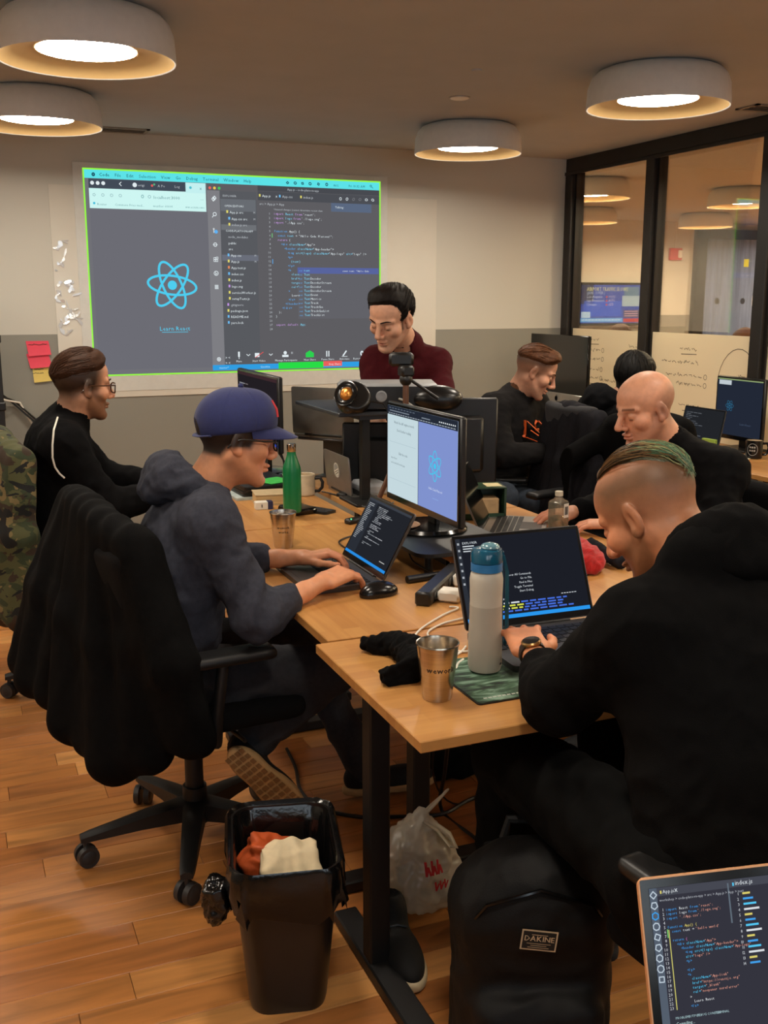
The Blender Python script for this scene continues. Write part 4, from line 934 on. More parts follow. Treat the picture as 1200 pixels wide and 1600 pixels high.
# ================================================================== screens and computers
KEYS = mat('black_keys', (22, 22, 24), 0.5, var=0.05)
def code_lines(p, x, y, w, h, n, rr, cols, indent=True, bg=None):
    lh = h / n; depth = 0
    for i in range(n):
        if rr.random() < 0.12: continue
        depth = max(0, min(5, depth + rr.choice((-1, 0, 0, 1)))) if indent else 0
        cx = x + depth * w * 0.05
        for k in range(rr.randint(1, 4)):
            ww = w * rr.uniform(0.05, 0.2)
            if cx + ww > x + w: break
            p.rect(cx, y + i * lh + lh * 0.25, ww, lh * 0.42, rr.choice(cols), 3); cx += ww + w * 0.02
def laptop(label, loc, rot, w, d, lid, tilt, body, screen_fn=None, base_th=0.014, bezel=0.009, group=None, sticker=None, z=TT):
    """hinge line at the local origin along y; the keyboard side is +x; tilt leans the lid back from upright"""
    t = thing('laptop', label, 'laptop', (loc[0], loc[1], z), rot, group)
    b = MB(); P = rrect(d, w, 0.012); b.prism(P, base_th, o=(d / 2, 0, 0)); obj('base', b, body, t, ang=50)
    k = MB()
    kw = w * 0.9; ncol = 14; kd = d * 0.46
    for r in range(5):
        for c in range(ncol): k.box((0.03 + kd * (r + 0.5) / 5, -kw / 2 + kw * (c + 0.5) / ncol, base_th + 0.0008), (kd / 5 * 0.82, kw / ncol * 0.84, 0.0022))
    obj('keyboard', k, KEYS, t, smooth=False, kind='stuff')
    b = MB(); b.box((d * 0.76, 0, base_th + 0.0004), (d * 0.34, w * 0.36, 0.0008)); obj('touchpad', b, mat('touchpad', (70, 69, 70), 0.35, metal=0.3), t, smooth=False)
    R = ry(-tilt)                                     # local lid axes: z up along the lid, x towards the user
    b = MB(); b.prism(rrect(lid, w, 0.01), 0.006, R=R @ np.array([[0, 0, 1.0], [0, 1, 0], [-1, 0, 0]]) @ np.diag([1, 1, 1]), o=np.array((-0.003, 0, base_th)) + R @ np.array((0, 0, lid / 2 + 0.002)))
    lo = obj('lid', b, body, t, ang=50)
    b = MB(); b.cyl((-0.001, -w * 0.3, base_th), (-0.001, w * 0.3, base_th), 0.006, n=10); obj('hinge', b, M_BLACK, t)
    Oc = np.array((-0.003, 0, base_th)) + R @ np.array((0.0062, 0, 0.002))
    U = np.array((0, 1.0, 0)); Vd = -(R @ np.array((0, 0, 1.0)))
    p = Print(Oc + R @ np.array((0, 0, lid)) - U * w / 2, U, Vd)
    p.rect(0.002, 0.002, w - 0.004, lid - 0.004, M_GLOSSB, 0)
    if screen_fn:
        q = Print(p.pt(bezel, bezel, 0), U, Vd); screen_fn(q, w - 2 * bezel, lid - bezel - 0.018)
        p.done('bezel', t); q.done('screen', t)
    else: p.done('bezel', t)
    if sticker: sticker(t, R, w, lid, base_th)
    return t
WHT, LBL, SAL, YLW = (214, 220, 226), (110, 190, 240), (214, 160, 140), (222, 208, 110)
def scr_cap(p, W, H):
    rr = random.Random(2); p.rect(0, 0, W, H, (34, 36, 42), 0); p.rect(0, 0, W * 0.22, H, (42, 46, 54), 1); p.rect(0, H * 0.955, W, H * 0.045, (40, 140, 226), 2); p.rect(0, 0, W, H * 0.04, (58, 62, 70), 2)
    for i in range(22): p.rect(W * 0.03, H * (0.08 + 0.03 * i), W * rr.uniform(0.06, 0.14), H * 0.014, (150, 154, 160), 3)
    code_lines(p, W * 0.28, H * 0.08, W * 0.55, H * 0.68, 26, rr, [(150, 154, 160), (130, 134, 140), (176, 178, 184)]); p.rect(W * 0.8, H * 0.86, W * 0.12, H * 0.012, (190, 190, 190), 3)
laptop('dark grey laptop under the hands of the man in the cap, code on screen', (1.09, 2.78), math.pi, 0.335, 0.225, 0.212, 0.50, M_GREYM, scr_cap)
o = MB(); q = np.array((1.09, 2.955, TT + 0.2)); 
def scr_green(p, W, H):
    rr = random.Random(5); p.rect(0, 0, W, H, (28, 30, 38), 0); p.rect(0, 0, W * 0.035, H, (44, 48, 56), 1)
    p.text(W * 0.05, H * 0.07, 'EXPLORER', 0.008, WHT, 3)
    for i in range(3): p.rect(W * 0.05, H * (0.09 + 0.03 * i), W * (0.09 + 0.02 * i), H * 0.012, WHT, 3)
    for i in range(7): p.rect(W * 0.01, H * (0.05 + 0.08 * i), W * 0.016, W * 0.016, (170, 174, 180), 3)
    for i, ww in enumerate((0.17, 0.1, 0.12, 0.11, 0.1)): p.text(W * 0.56, H * (0.50 + 0.05 * i), ('Show All Commands', 'Go to File', 'Find in Files', 'Toggle Terminal', 'Start Debug')[i], 0.0075, WHT, 3, align=1)
    for i in range(6): p.rect(W * (0.78 + 0.022 * i), H * 0.77, W * 0.016, H * 0.008, WHT, 3)
    p.text(W * 0.23, H * 0.78, 'TERMINAL', 0.0065, WHT, 3)
    for r in range(4):
        cx = 0.23
        for k in range(9):
            ww = rr.uniform(0.03, 0.07); col = [(216, 222, 80), (216, 222, 80), WHT][rr.randint(0, 2)] if r < 3 and cx < 0.42 else (70, 110, 220)
            p.rect(W * cx, H * (0.81 + 0.033 * r), W * ww, H * 0.018, col, 3); cx += ww + 0.015
            if cx > 0.85: break
    p.rect(0, H * 0.955, W, H * 0.045, (42, 150, 236), 2)
laptop('large black laptop of the green-haired man behind the frosted bottle', (1.275, 2.1), -math.pi / 2 - 0.03, 0.36, 0.25, 0.235, 0.42, M_GREYM, scr_green, z=TT + 0.0044)
laptop('silver laptop of the bald man, its raised lid seen edge-on', (1.735, 3.2), -math.radians(35), 0.32, 0.22, 0.215, 0.42, M_SILVER, None, base_th=0.012)
def seal(t, R, w, lid, th):
    Oc = np.array((-0.0035, 0, th)) + R @ np.array((-0.0002, 0, 0.002)); U = np.array((0, -1.0, 0)); Vd = -(R @ np.array((0, 0, 1.0)))
    p = Print(Oc + R @ np.array((0, 0, lid)) + np.array((0, w / 2, 0)), U, Vd); cx, cy = w * 0.5, lid * 0.45
    CREAM, GRY = mat('sticker_cream', (226, 218, 200), 0.5), mat('sticker_grey', (150, 146, 138), 0.5)
    p.disc(cx, cy, 0.032, CREAM, 1, 28); p.disc(cx, cy, 0.027, GRY, 2, 28); p.poly([(cx - 0.026, cy + 0.006), (cx + 0.026, cy - 0.012), (cx + 0.02, cy + 0.016), (cx + 0.004, cy + 0.026), (cx - 0.014, cy + 0.022)], CREAM, 3)
    p.line([(cx - 0.02, cy + 0.012), (cx + 0.022, cy - 0.004)], 0.003, M_BLACK, 4); p.line([(cx - 0.014, cy + 0.02), (cx + 0.02, cy + 0.006)], 0.003, M_BLACK, 4)
    p.done('sticker', t)
laptop('lower silver laptop with a round striped sticker on its lid', (1.47, 4.0), 0.0, 0.30, 0.13, 0.16, 0.1, M_SILVER, None, sticker=seal)
laptop('upper silver laptop propped on a riser behind the projector platform', (1.535, 4.385), 0.7, 0.32, 0.16, 0.215, 0.05, M_SILVER, None, z=0.926)
t = thing('laptop_riser', 'thin grey riser holding the upper silver laptop', 'laptop stand', (1.60, 4.44, TT), 0.7)
b = MB(); b.box((0.0, 0, 0.179), (0.17, 0.28, 0.012), bev=0.004); obj('plate', b, M_GREYM, t)
b = MB(); b.box((0, 0, 0.003), (0.12, 0.12, 0.006)); b.box((0, 0, 0.09), (0.006, 0.1, 0.17)); obj('leg', b, M_GREYM, t)

# laptop on the near desk at the lower right corner
TLp = atD(995, 1377, 1.30); az = math.radians(101.5); Ud = np.array((math.sin(az), math.cos(az), 0)); tow = np.array((-Ud[1] * -1 * -1, 0, 0))
tow = np.array((Ud[1], -Ud[0], 0)); tl = 0.36; Dn = -np.array((0, 0, 1)) * math.cos(tl) + tow * math.sin(tl)
LW, LH = 0.345, 0.235
hinge = TLp + Dn * LH + Ud * LW / 2; deskz = hinge[2] - 0.017
def scr_near(p, WF, H):
    W = WF * 0.56; p.rect(0, 0, WF, H, (52, 52, 62), 0); p.rect(0, 0, W * 0.058, H, (84, 94, 108), 1); p.rect(W * 0.058, 0, WF - W * 0.058, H * 0.05, (70, 72, 82), 1); p.rect(W * 0.60, H * 0.02, W * 0.012, H * 0.24, (96, 108, 120), 2)
    p.text(W * 0.1, H * 0.035, 'App.js', 0.006, WHT, 3); p.rect(W * 0.08, H * 0.018, W * 0.012, H * 0.018, YLW, 3); p.text(W * 0.19, H * 0.035, 'x', 0.009, WHT, 3); p.text(W * 0.07, H * 0.082, 'workshop > code-platoon-app > src > App.js > App > text', 0.0046, (176, 180, 188), 3)
    B, C, R_, W_ = (66, 158, 232), (84, 200, 244), (226, 158, 140), (220, 224, 228)
    T = {1: [('import ', B), ('React ', W_), ('from ', B), ("'react';", R_)], 2: [('import ', B), ('logo ', W_), ('from ', B), ("'./logo.svg';", R_)], 3: [('import ', B), ("'./App.css';", R_)], 5: [('function ', B), ('App() {', YLW)], 6: [('  const ', B), ('text = ', W_), ("'hello world'", R_)],
         8: [('  return ', B), ('(', (226, 120, 200))], 9: [('    <div ', B), ('className=', C), ('"App">', R_)], 10: [('      <header ', B), ('className=', C), ('"App-header">', R_)], 11: [('        <img ', B), ('src={logo} className=', C), ('"App-logo"', R_)], 12: [('        alt=', C), ('"logo" />', R_)], 13: [('        <p>', B)],
         15: [('        </p>', B)], 16: [('        <a', B)], 17: [('          className=', C), ('"App-link"', R_)], 18: [('          href=', C), ('"https://reactjs.org"', R_)], 19: [('          target=', C), ('"_blank"', R_)], 20: [('          rel=', C), ('"noopener noreferrer"', R_)], 21: [('        >', W_)], 22: [('          Learn React', W_)], 23: [('        </a>', B)]}
    mw = 0.55; s = 0.0046
    for ln in range(1, 24):
        y = H * (0.115 + 0.0262 * ln); p.text(W * 0.098, y, str(ln), 0.0052, (200, 204, 210), 3, align=1, mono=mw); cx = W * 0.112
        for tx, cc in T.get(ln, []): p.text(cx, y, tx, s, cc, 3, mono=mw); cx += len(tx) * s * mw
    p.line([(W * 0.118, H * 0.255), (W * 0.118, H * 0.72)], 0.0012, (206, 200, 110), 3); p.rect(W * 0.104, H * 0.25, 0.0014, H * 0.05, (120, 200, 110), 3)
    for i in range(9): p.ring(W * 0.028, H * (0.04 + 0.062 * i), 0.0045, 0.0045, 0.3 * i, 0.0014, (190, 204, 216) if i != 2 else (60, 160, 235), 3, 4 + i % 4)
    for i, wd in enumerate(('PROBLEMS', 'OUTPUT', 'DEBUG CONSOLE', 'TERMINAL')): p.text(W * (0.1, 0.19, 0.26, 0.4)[i], H * 0.775, wd, 0.004, (170, 200, 205), 3)
    p.text(W * 0.1, H * 0.81, 'Compiling...', 0.0052, (190, 214, 214), 3)
    for i in range(14): p.text(W * 0.68, H * (0.1 + 0.032 * i), str(i + 1), 0.0052, (200, 204, 210), 3, align=1); p.rect(W * 0.71, H * (0.085 + 0.032 * i), W * (0.06 + 0.02 * (i % 4)), H * 0.012, (YLW, B, C, W_)[i % 4], 3)
    p.rect(W * 0.64, H * 0.02, W * 0.012, H * 0.02, C, 3); p.text(W * 0.66, H * 0.037, 'index.js', 0.008, WHT, 3)
    p.rect(W * 0.06, H * 0.93, WF - W * 0.06, H * 0.07, (30, 70, 190), 2)
M_GOLD = mat('rose_gold', (236, 172, 122), 0.35, metal=0.25, var=0.03)
laptop('laptop with a warm gilded rim and coloured code, on the side table', (hinge[0], hinge[1]), math.atan2(tow[1], tow[0]), LW, 0.24, LH, tl, M_GOLD, scr_near, bezel=0.013, z=deskz, base_th=0.017)
dx_, dy_ = hinge[0] + tow[0] * 0.13, hinge[1] + tow[1] * 0.13
t = thing('side_table', 'small black side table carrying the laptop with the gilded rim', 'table', (dx_, dy_, 0), math.atan2(tow[1], tow[0]))
b = MB(); b.box((0.0, 0, deskz - 0.012), (0.3, 0.38, 0.024), bev=0.004); obj('tabletop', b, M_BLACKM, t, smooth=False)
for sx in (-0.12, 0.12):
    for sy in (-0.16, 0.16): b = MB(); b.cyl((sx, sy, 0), (sx, sy, deskz - 0.024), 0.015, n=12); obj('leg', b, M_BLACKM, t)

# monitors: local origin at the foot, picture faces -x, width along y
def monitor(label, loc, rot, w, h, zc, screen_fn=None, base='disc', th=0.035, z=TT, col=None, bez=0.012, back_bulge=True):
    t = thing('monitor', label, 'monitor', (loc[0], loc[1], z), rot); col = col or M_BLACK
    b = MB(); b.box((0.012, 0, zc), (0.024, w, h), bev=0.006)
    if back_bulge: b.box((0.034, 0, zc - 0.01), (0.03, w * 0.72, h * 0.66), bev=0.014)
    obj('housing', b, col, t)
    p = Print((-0.0005, w / 2, zc + h / 2), (0, -1, 0), (0, 0, -1)); p.rect(0.004, 0.004, w - 0.008, h - 0.008, M_GLOSSB, 0); p.done('bezel', t)
    if screen_fn:
        p = Print((-0.0012, w / 2 - bez, zc + h / 2 - bez), (0, -1, 0), (0, 0, -1)); screen_fn(p, w - 2 * bez, h - bez - 0.024); p.done('screen', t)
    b = MB(); b.box((0.05, 0, (zc + 0.012) / 2 + 0.002), (0.02, 0.06, zc - 0.0), bev=0.005); obj('neck', b, col, t)
    b = MB()
    if base == 'disc':
        b.lathe([(0.125, 0.0), (0.128, 0.006), (0.12, 0.016), (0.07, 0.02), (0.0, 0.021)], c=(0.03, 0, 0), n=40); obj('foot', b, M_GLOSSB, t)
    else: b.box((0.04, 0, 0.006), (0.16, 0.22, 0.012), bev=0.004); obj('foot', b, col, t)
    return t
def scr_main(p, W, H):
    rr = random.Random(8); p.rect(0, 0, W, H, (196, 216, 222), 0); p.rect(W * 0.475, 0, W * 0.525, H, (128, 146, 206), 1); p.rect(W * 0.472, 0, W * 0.006, H, (40, 44, 60), 2)
    p.rect(0, 0, W, H * 0.10, (36, 42, 54), 2)
    for i in range(26): p.rect(W * (0.02 + 0.037 * i), H * 0.078, W * 0.028, H * 0.01, (150, 160, 170), 3)
    for i in range(9): p.rect(W * (0.03 + 0.045 * i), H * 0.02, W * 0.03, H * 0.01, (96, 106, 120), 3); p.rect(W * (0.76 + 0.025 * i), H * 0.045, W * 0.014, H * 0.014, WHT, 3)
    p.rect(W * 0.04, H * 0.048, W * 0.3, H * 0.012, (120, 130, 142), 3); p.rect(W * 0.52, H * 0.048, W * 0.12, H * 0.012, (120, 130, 142), 3)
    D = (70, 84, 96)
    p.text(W * 0.26, H * 0.19, 'Watch the diff engine at work', 0.0125, D, 3, align=0.5); p.text(W * 0.26, H * 0.275, "Don't bother reading", 0.0125, D, 3, align=0.5); p.text(W * 0.25, H * 0.53, 'Edit the code', 0.0125, D, 3, align=0.5)
    p.text(W * 0.06, H * 0.59, 'import React', 0.009, D, 3); p.text(W * 0.06, H * 0.645, 'can be reached from this page', 0.009, D, 3)
    for v in (0.4, 0.82): p.rect(W * 0.03, H * v, W * 0.41, H * 0.003, (160, 182, 192), 3)
    p.atom(W * 0.71, H * 0.52, 0.048, (66, 200, 238), 0.0035, 3, rot=math.pi / 6); p.text(W * 0.72, H * 0.78, 'Hello Code Platoon!', 0.0115, (216, 226, 246), 3, align=0.5); p.rect(W * 0.68, H * 0.86, W * 0.08, H * 0.006, (140, 170, 226), 3)
RZ = 0.81
monitor('lit monitor with a white page and a blue page with atom logo', (1.37, 2.97), 0.0, 0.56, 0.34, 1.036 - RZ, scr_main, z=RZ)
t = thing('monitor_riser', 'black riser shelf lifting the lit monitor above the desk', 'monitor stand', (1.395, 2.9, TT))
b = MB(); b.prism(rrect(0.34, 0.5, 0.05), 0.012, o=(0, 0, RZ - TT - 0.012)); obj('shelf', b, M_BLACK, t)
for sx in (-0.12, 0.12):
    for sy in (-0.2, 0.2): b = MB(); b.cyl((sx, sy, 0), (sx, sy, RZ - TT - 0.012), 0.013, n=12); obj('leg', b, M_BLACK, t)
b = MB(); b.lathe([(0.0, 0), (0.062, 0), (0.062, 0.002), (0.0, 0.003)], n=28); o = obj('coaster', b, mat('tan_print', (168, 130, 100), 0.4, var=0.3, scale=40)); o.location = (1.305, 2.975, RZ + 0.0215); tag(o, 'tan printed disc lying on the round monitor foot', 'coaster')

def img_frame_rot(px, d): return 0
mr = math.radians(-22.7) + math.pi / 2 + math.pi          # picture side away from the camera
c = atD(622, 715, 4.45)
monitor('black monitor seen from behind, under the projector platform', (c[0], c[1]), math.radians(67.3 + 180), 0.48, 0.31, c[2] - TT, None, 'plate')
c = atD(700, 690, 4.12)
monitor('black monitor seen from behind, beside the red polo shirt', (c[0], c[1]), math.radians(67.3 + 180), 0.39, 0.345, c[2] - TT + 0.005, None, 'plate')
def scr_dark(p, W, H):
    rr = random.Random(31); p.rect(0, 0, W, H, (34, 30, 34), 0); p.rect(0, 0, W, H * 0.05, (60, 40, 44), 1); code_lines(p, W * 0.05, H * 0.1, W * 0.8, H * 0.8, 24, rr, [(120, 110, 112), (160, 70, 70), (150, 150, 156)]); p.rect(W * 0.7, H * 0.95, W * 0.3, H * 0.04, (36, 80, 220), 2)
a0, a1 = atX(371, 588, 1.30), atX(434, 602, 1.30); ym, wm = (a0[1] + a1[1]) / 2, abs(a0[1] - a1[1])
monitor('dark monitor behind the blue cap with dim code on screen', (1.30, ym), 0.0, wm, 0.34, 1.045 - TT, scr_dark, 'disc')
def scr_upr(p, W, H):
    rr = random.Random(41); p.rect(0, 0, W, H, (34, 40, 54), 0); p.rect(W * 0.03, H * 0.03, W * 0.28, H * 0.08, (190, 200, 206), 2); p.rect(0, 0, W, H * 0.02, (140, 160, 110), 1); p.atom(W * 0.3, H * 0.48, 0.03, (40, 96, 130), 0.003, 3); p.text(W * 0.55, H * 0.8, 'Learn React', 0.016, (70, 84, 108), 3)
monitor('dark monitor with a small blue atom logo by the glass wall', (3.9, 4.36), 0.0, 0.37, 0.34, 0.965 - TT, scr_upr, 'plate')
def scr_r(p, W, H):
    rr = random.Random(43); p.rect(0, 0, W, H, (34, 36, 40), 0); code_lines(p, W * 0.05, H * 0.06, W * 0.7, H * 0.9, 18, rr, [(76, 80, 86), (90, 94, 100)])
laptop('open dark laptop beside the small-logo monitor by the glass wall', (3.72, 4.46), math.pi, 0.33, 0.22, 0.215, 0.2, M_GREYM, scr_r)
# all-in-one computer in the corner
t = thing('desktop_computer', 'large silver all-in-one computer with a black screen in the corner', 'computer', (3.5, 5.55, TT), 0.0)
b = MB(); b.box((0.012, 0, 0.41), (0.024, 0.66, 0.36), bev=0.004); b.box((0.045, 0, 0.4), (0.05, 0.4, 0.3), bev=0.02); obj('display', b, M_GLOSSB, t)
b = MB(); b.box((0.012, 0, 0.195), (0.026, 0.66, 0.07), bev=0.003); obj('chin', b, M_SILVER, t)
b = MB(); b.prism([(-0.02, -0.1), (0.16, -0.1), (0.16, 0.1), (-0.02, 0.1)], 0.006); b.box((0.1, 0, 0.14), (0.008, 0.17, 0.28), R=ry(-0.25)); obj('stand', b, M_SILVER, t)
p = Print((-0.002, 0.33, 0.23), (0, -1, 0), (0, 0, -1)); p.ring(0.33, 0.036, 0.008, 0.009, 0, 0.013, M_BLACK, 1, 14); p.line([(0.331, 0.022), (0.336, 0.014)], 0.005, M_BLACK, 1); p.rect(0.61, 0.03, 0.02, 0.014, M_WHITEP, 1); p.done('logo', t)
for i, y in enumerate((5.38, 5.62)):
    b = MB(); b.box((0, 0, 0.012), (0.03, 0.08, 0.024), bev=0.003); o = obj('note_pad', b, mat('cream_paper', (222, 208, 160), 0.7)); o.location = (3.43, y, TT); tag(o, ('small cream note block under the corner of the silver computer', 'small cream note block below the logo of the silver computer')[i], 'note pad')

# ================================================================== projector stand, tripod and gear
PZ = 1.115
t = thing('projector_stand', 'tall black stand with a flat platform carrying the projector', 'stand', (1.505, 3.80, TT))
b = MB(); b.box((0.0, 0, (PZ - TT) / 2), (0.036, 0.036, PZ - TT - 0.02), bev=0.003); obj('pole', b, M_BLACKM, t, smooth=False)
b = MB(); b.box((0.11, 0.19, PZ - TT - 0.008), (0.5, 0.55, 0.016), bev=0.003); b.box((0.02, 0.1, PZ - TT - 0.025), (0.12, 0.3, 0.02)); obj('platform', b, mat('platform_black', (46, 48, 52), 0.35, var=0.1), t, smooth=False)
b = MB(); b.box((0, 0, 0.006), (0.15, 0.2, 0.012), bev=0.003); obj('base_plate', b, M_BLACKM, t, smooth=False)
sp = atD(552, 622, 3.92); t = thing('speaker', 'round black desktop speaker with a copper cone on the platform', 'speaker', (sp[0], sp[1], PZ), math.radians(-22.7))
b = MB(); n = unit((-0.5, -0.8, 0.42)); r = 0.068
f = Field((-0.09,) * 3, (0.09,) * 3, 0.0035); f.ell((0, 0, 0), (r, r, r), k=0); f.box(n * (r + 0.02), (0.12, 0.12, 0.034), A=frame_from((1, 0.3, 0), n), r=0.004, k=0.01, op='s'); f.plane((0, 0, -r * 0.86), (0, 0, -1), 0.01); V, Q = f.mesh(2); V[:, 2] += r * 0.86 + 0.002
np_mesh('shell', V, Q, mat('satin_black', (18, 17, 17), 0.3, var=0.1), t)
Rn = frame_from(np.cross((0.3, 1, 0.2), n), n)
b = MB(); b.lathe([(0.05, 0), (0.05, 0.004), (0.042, 0.006), (0.026, 0.0), (0.024, -0.004)], c=n * (r - 0.014) + (0, 0, r * 0.86 + 0.002), R=Rn, n=32); b.f = [q for q in b.f if len(q) == 4]; obj('ring', b, M_GLOSSB, t)
b = MB(); b.lathe([(0.027, -0.002), (0.024, 0.004), (0.014, 0.009), (0.0, 0.011)], c=n * (r - 0.012) + (0, 0, r * 0.86 + 0.002), R=Rn, n=28); obj('cone', b, mat('copper', (214, 140, 64), 0.3, metal=0.8, var=0.05), t)
b = MB(); s0 = sp + 0; b.tube([(sp[0] + 0.06, sp[1] - 0.02, PZ + 0.05), (sp[0] + 0.11, sp[1] - 0.035, PZ + 0.04), (sp[0] + 0.12, sp[1] - 0.06, PZ + 0.01), (sp[0] + 0.12, sp[1] - 0.09, PZ - 0.03), (sp[0] + 0.12, sp[1] - 0.085, PZ - 0.1)], 0.004, 6); tag(obj('speaker_cable', b, M_BLACK), 'black cable curling from the round speaker over the platform edge', 'cable')
pc = atD(612, 622, 4.12); t = thing('projector', 'flat projector with a black rear panel on the platform', 'projector', (pc[0] - 0.01, pc[1] + 0.02, PZ), math.radians(-20))
b = MB(); b.box((0, 0, 0.058), (0.40, 0.24, 0.10), bev=0.014); obj('case', b, mat('projector_grey', (150, 152, 154), 0.4, var=0.04), t)
b = MB(); b.box((0.02, -0.1215, 0.055), (0.35, 0.004, 0.085)); obj('rear_panel', b, M_BLACK, t, smooth=False)
b = MB()
for k in range(8): b.box((-0.2012, 0, 0.022 + 0.01 * k), (0.003, 0.2, 0.004))
obj('grille', b, M_BLACK, t, smooth=False)
b = MB(); b.lathe([(0.022, 0), (0.022, 0.004), (0.016, 0.005), (0.016, 0.001), (0.0, 0.001)], c=(-0.03, -0.1235, 0.06), R=rx(math.pi / 2), n=24); obj('port', b, mat('port_grey', (150, 150, 150), 0.4, metal=0.3), t)
b = MB()
for sx in (-0.15, 0.15):
    for sy in (-0.08, 0.08): b.cyl((sx, sy, 0), (sx, sy, 0.012), 0.012, n=12)
obj('feet', b, M_BLACK, t)
b = MB(); R_ = rz(math.radians(-20)); pts = [np.array((0.04, -0.126, 0.05)), np.array((0.06, -0.15, 0.045)), np.array((0.1, -0.2, 0.02)), np.array((0.13, -0.3, -0.06)), np.array((0.13, -0.31, -0.2))]
b.tube([R_ @ q + np.array((pc[0] - 0.01, pc[1] + 0.02, PZ)) for q in pts], 0.0045, 6); tag(obj('projector_cable', b, mat('grey_cable', (170, 168, 160), 0.5)), 'pale grey cable plugged into the back of the projector', 'cable')
# tripod with camera
ap = atD(634, 648, 3.72); hd = atD(627, 570, 3.72)
t = thing('tripod', 'small brown metal tripod holding a black camera above the monitor', 'tripod', (ap[0], ap[1], TT))
M_TRI = mat('bronze_metal', (110, 78, 62), 0.4, metal=0.5, var=0.1)
b = MB(); b.cyl((0, 0, ap[2] - TT - 0.12), (0, 0, hd[2] - TT - 0.06), 0.011, n=14); obj('column', b, M_TRI, t)
for k, (px_, py_) in enumerate(((578, 815), (775, 815), (690, 770))):
    g = (np.array((1.66, 3.34, TT)) if k == 1 else atZ(px_, py_, TT)) - np.array((ap[0], ap[1], TT)); g[2] = 0.008; b = MB(); b.cyl((0, 0, ap[2] - TT - 0.08), g, 0.0115, 0.008, n=12); lo = obj('leg', b, M_TRI, t); b = MB(); b.ball(g, 0.009, 10, 6); obj('rubber_foot', b, M_BLACK, lo)
b = MB(); b.ball((0, 0, hd[2] - TT - 0.05), 0.024, 16, 10); b.box((0, 0, hd[2] - TT - 0.02), (0.05, 0.05, 0.04), bev=0.008); b.cyl((0, 0, hd[2] - TT - 0.04), (0.11, -0.04, hd[2] - TT - 0.12), 0.006, n=8); obj('head', b, M_BLACK, t)
t = thing('camera', 'small black web camera mounted on the brown tripod', 'camera', (hd[0], hd[1], hd[2] - 0.0), math.radians(-22))
b = MB(); b.box((0, 0, 0.02), (0.09, 0.045, 0.05), bev=0.01); obj('body', b, M_BLACK, t)
b = MB(); b.lathe([(0.018, 0), (0.018, 0.012), (0.013, 0.014), (0.0, 0.012)], c=(0, 0.022, 0.02), R=rx(-math.pi / 2), n=20); obj('lens', b, M_GLOSSB, t)
# headphones-like black case beside the tripod
f = Field((-0.12, -0.08, -0.01), (0.12, 0.08, 0.14), 0.005); f.ell((0, 0, 0.05), (0.1, 0.06, 0.055), k=0); f.plane((0, 0, 0.004), (0, 0, -1), 0.01); V, Q = f.mesh(2); c = atD(690, 632, 4.05); o = np_mesh('camera_case', V, Q, MATS['satin_black']); o.location = (c[0] - 0.02, c[1], PZ - 0.003); o.rotation_euler = (0, 0, -0.4); tag(o, 'domed black case beside the tripod on the projector platform', 'case')

# ================================================================== cups and bottles
def cup(label, loc, rot, words):
    t = thing('steel_cup', label, 'cup', (*loc, TT), rot); b = MB()
    b.lathe([(0.0, 0.0), (0.029, 0.0), (0.0305, 0.003), (0.0435, 0.117), (0.0452, 0.1185), (0.0445, 0.1212), (0.0425, 0.1205), (0.0415, 0.116), (0.0295, 0.006), (0.0, 0.005)], n=48); obj('body', b, M_STEEL, t)
    pr = Print((0, 0, 0), (1, 0, 0), (0, 0, -1)); ink = mat('engraved_ink', (52, 42, 34), 0.6)
    for (tx, z, size) in words: pr.text(0, -z, tx, size, ink, 0, align=0.5, bold=1)
    V = np.array(pr.mb.v); rad = 0.0305 + (0.0435 - 0.0305) * (V[:, 2] - 0.003) / 0.114 + 0.0004
    a = V[:, 0] / rad; V2 = np.c_[np.sin(a) * rad, -np.cos(a) * rad, V[:, 2]]; pr.mb.v = [tuple(q) for q in V2]; pr.done('print', t); return t
c = atZ(683, 1090, TT); cup('steel tumbler with printed word beside the black scarf', (c[0], c[1] + 0.0), -0.35 + 0.12, [('wework', 0.066, 0.0175)])
c = atZ(443, 855, TT); cup('steel tumbler with two printed lines near the green bottle', (c[0], c[1]), -0.28, [('wework', 0.07, 0.0115), ('works', 0.055, 0.0115)])
c = atZ(457, 800, TT + 0.024); t = thing('green_bottle', 'tall green metal bottle with a steel cap', 'bottle', (c[0], c[1], TT + 0.0252))
GRN = mat('green_enamel', (14, 112, 62), 0.3, var=0.03)
b = MB(); b.lathe([(0.0, 0), (0.031, 0), (0.0335, 0.003), (0.0345, 0.02), (0.0345, 0.155), (0.033, 0.17), (0.024, 0.195), (0.0185, 0.212), (0.0165, 0.222), (0.0165, 0.228), (0.0, 0.228)], n=40); obj('body', b, GRN, t)
b = MB(); b.lathe([(0.0165, 0.2285), (0.0175, 0.23), (0.0175, 0.256), (0.0155, 0.2585), (0.0, 0.259)], n=32); obj('cap', b, M_STEEL, t)
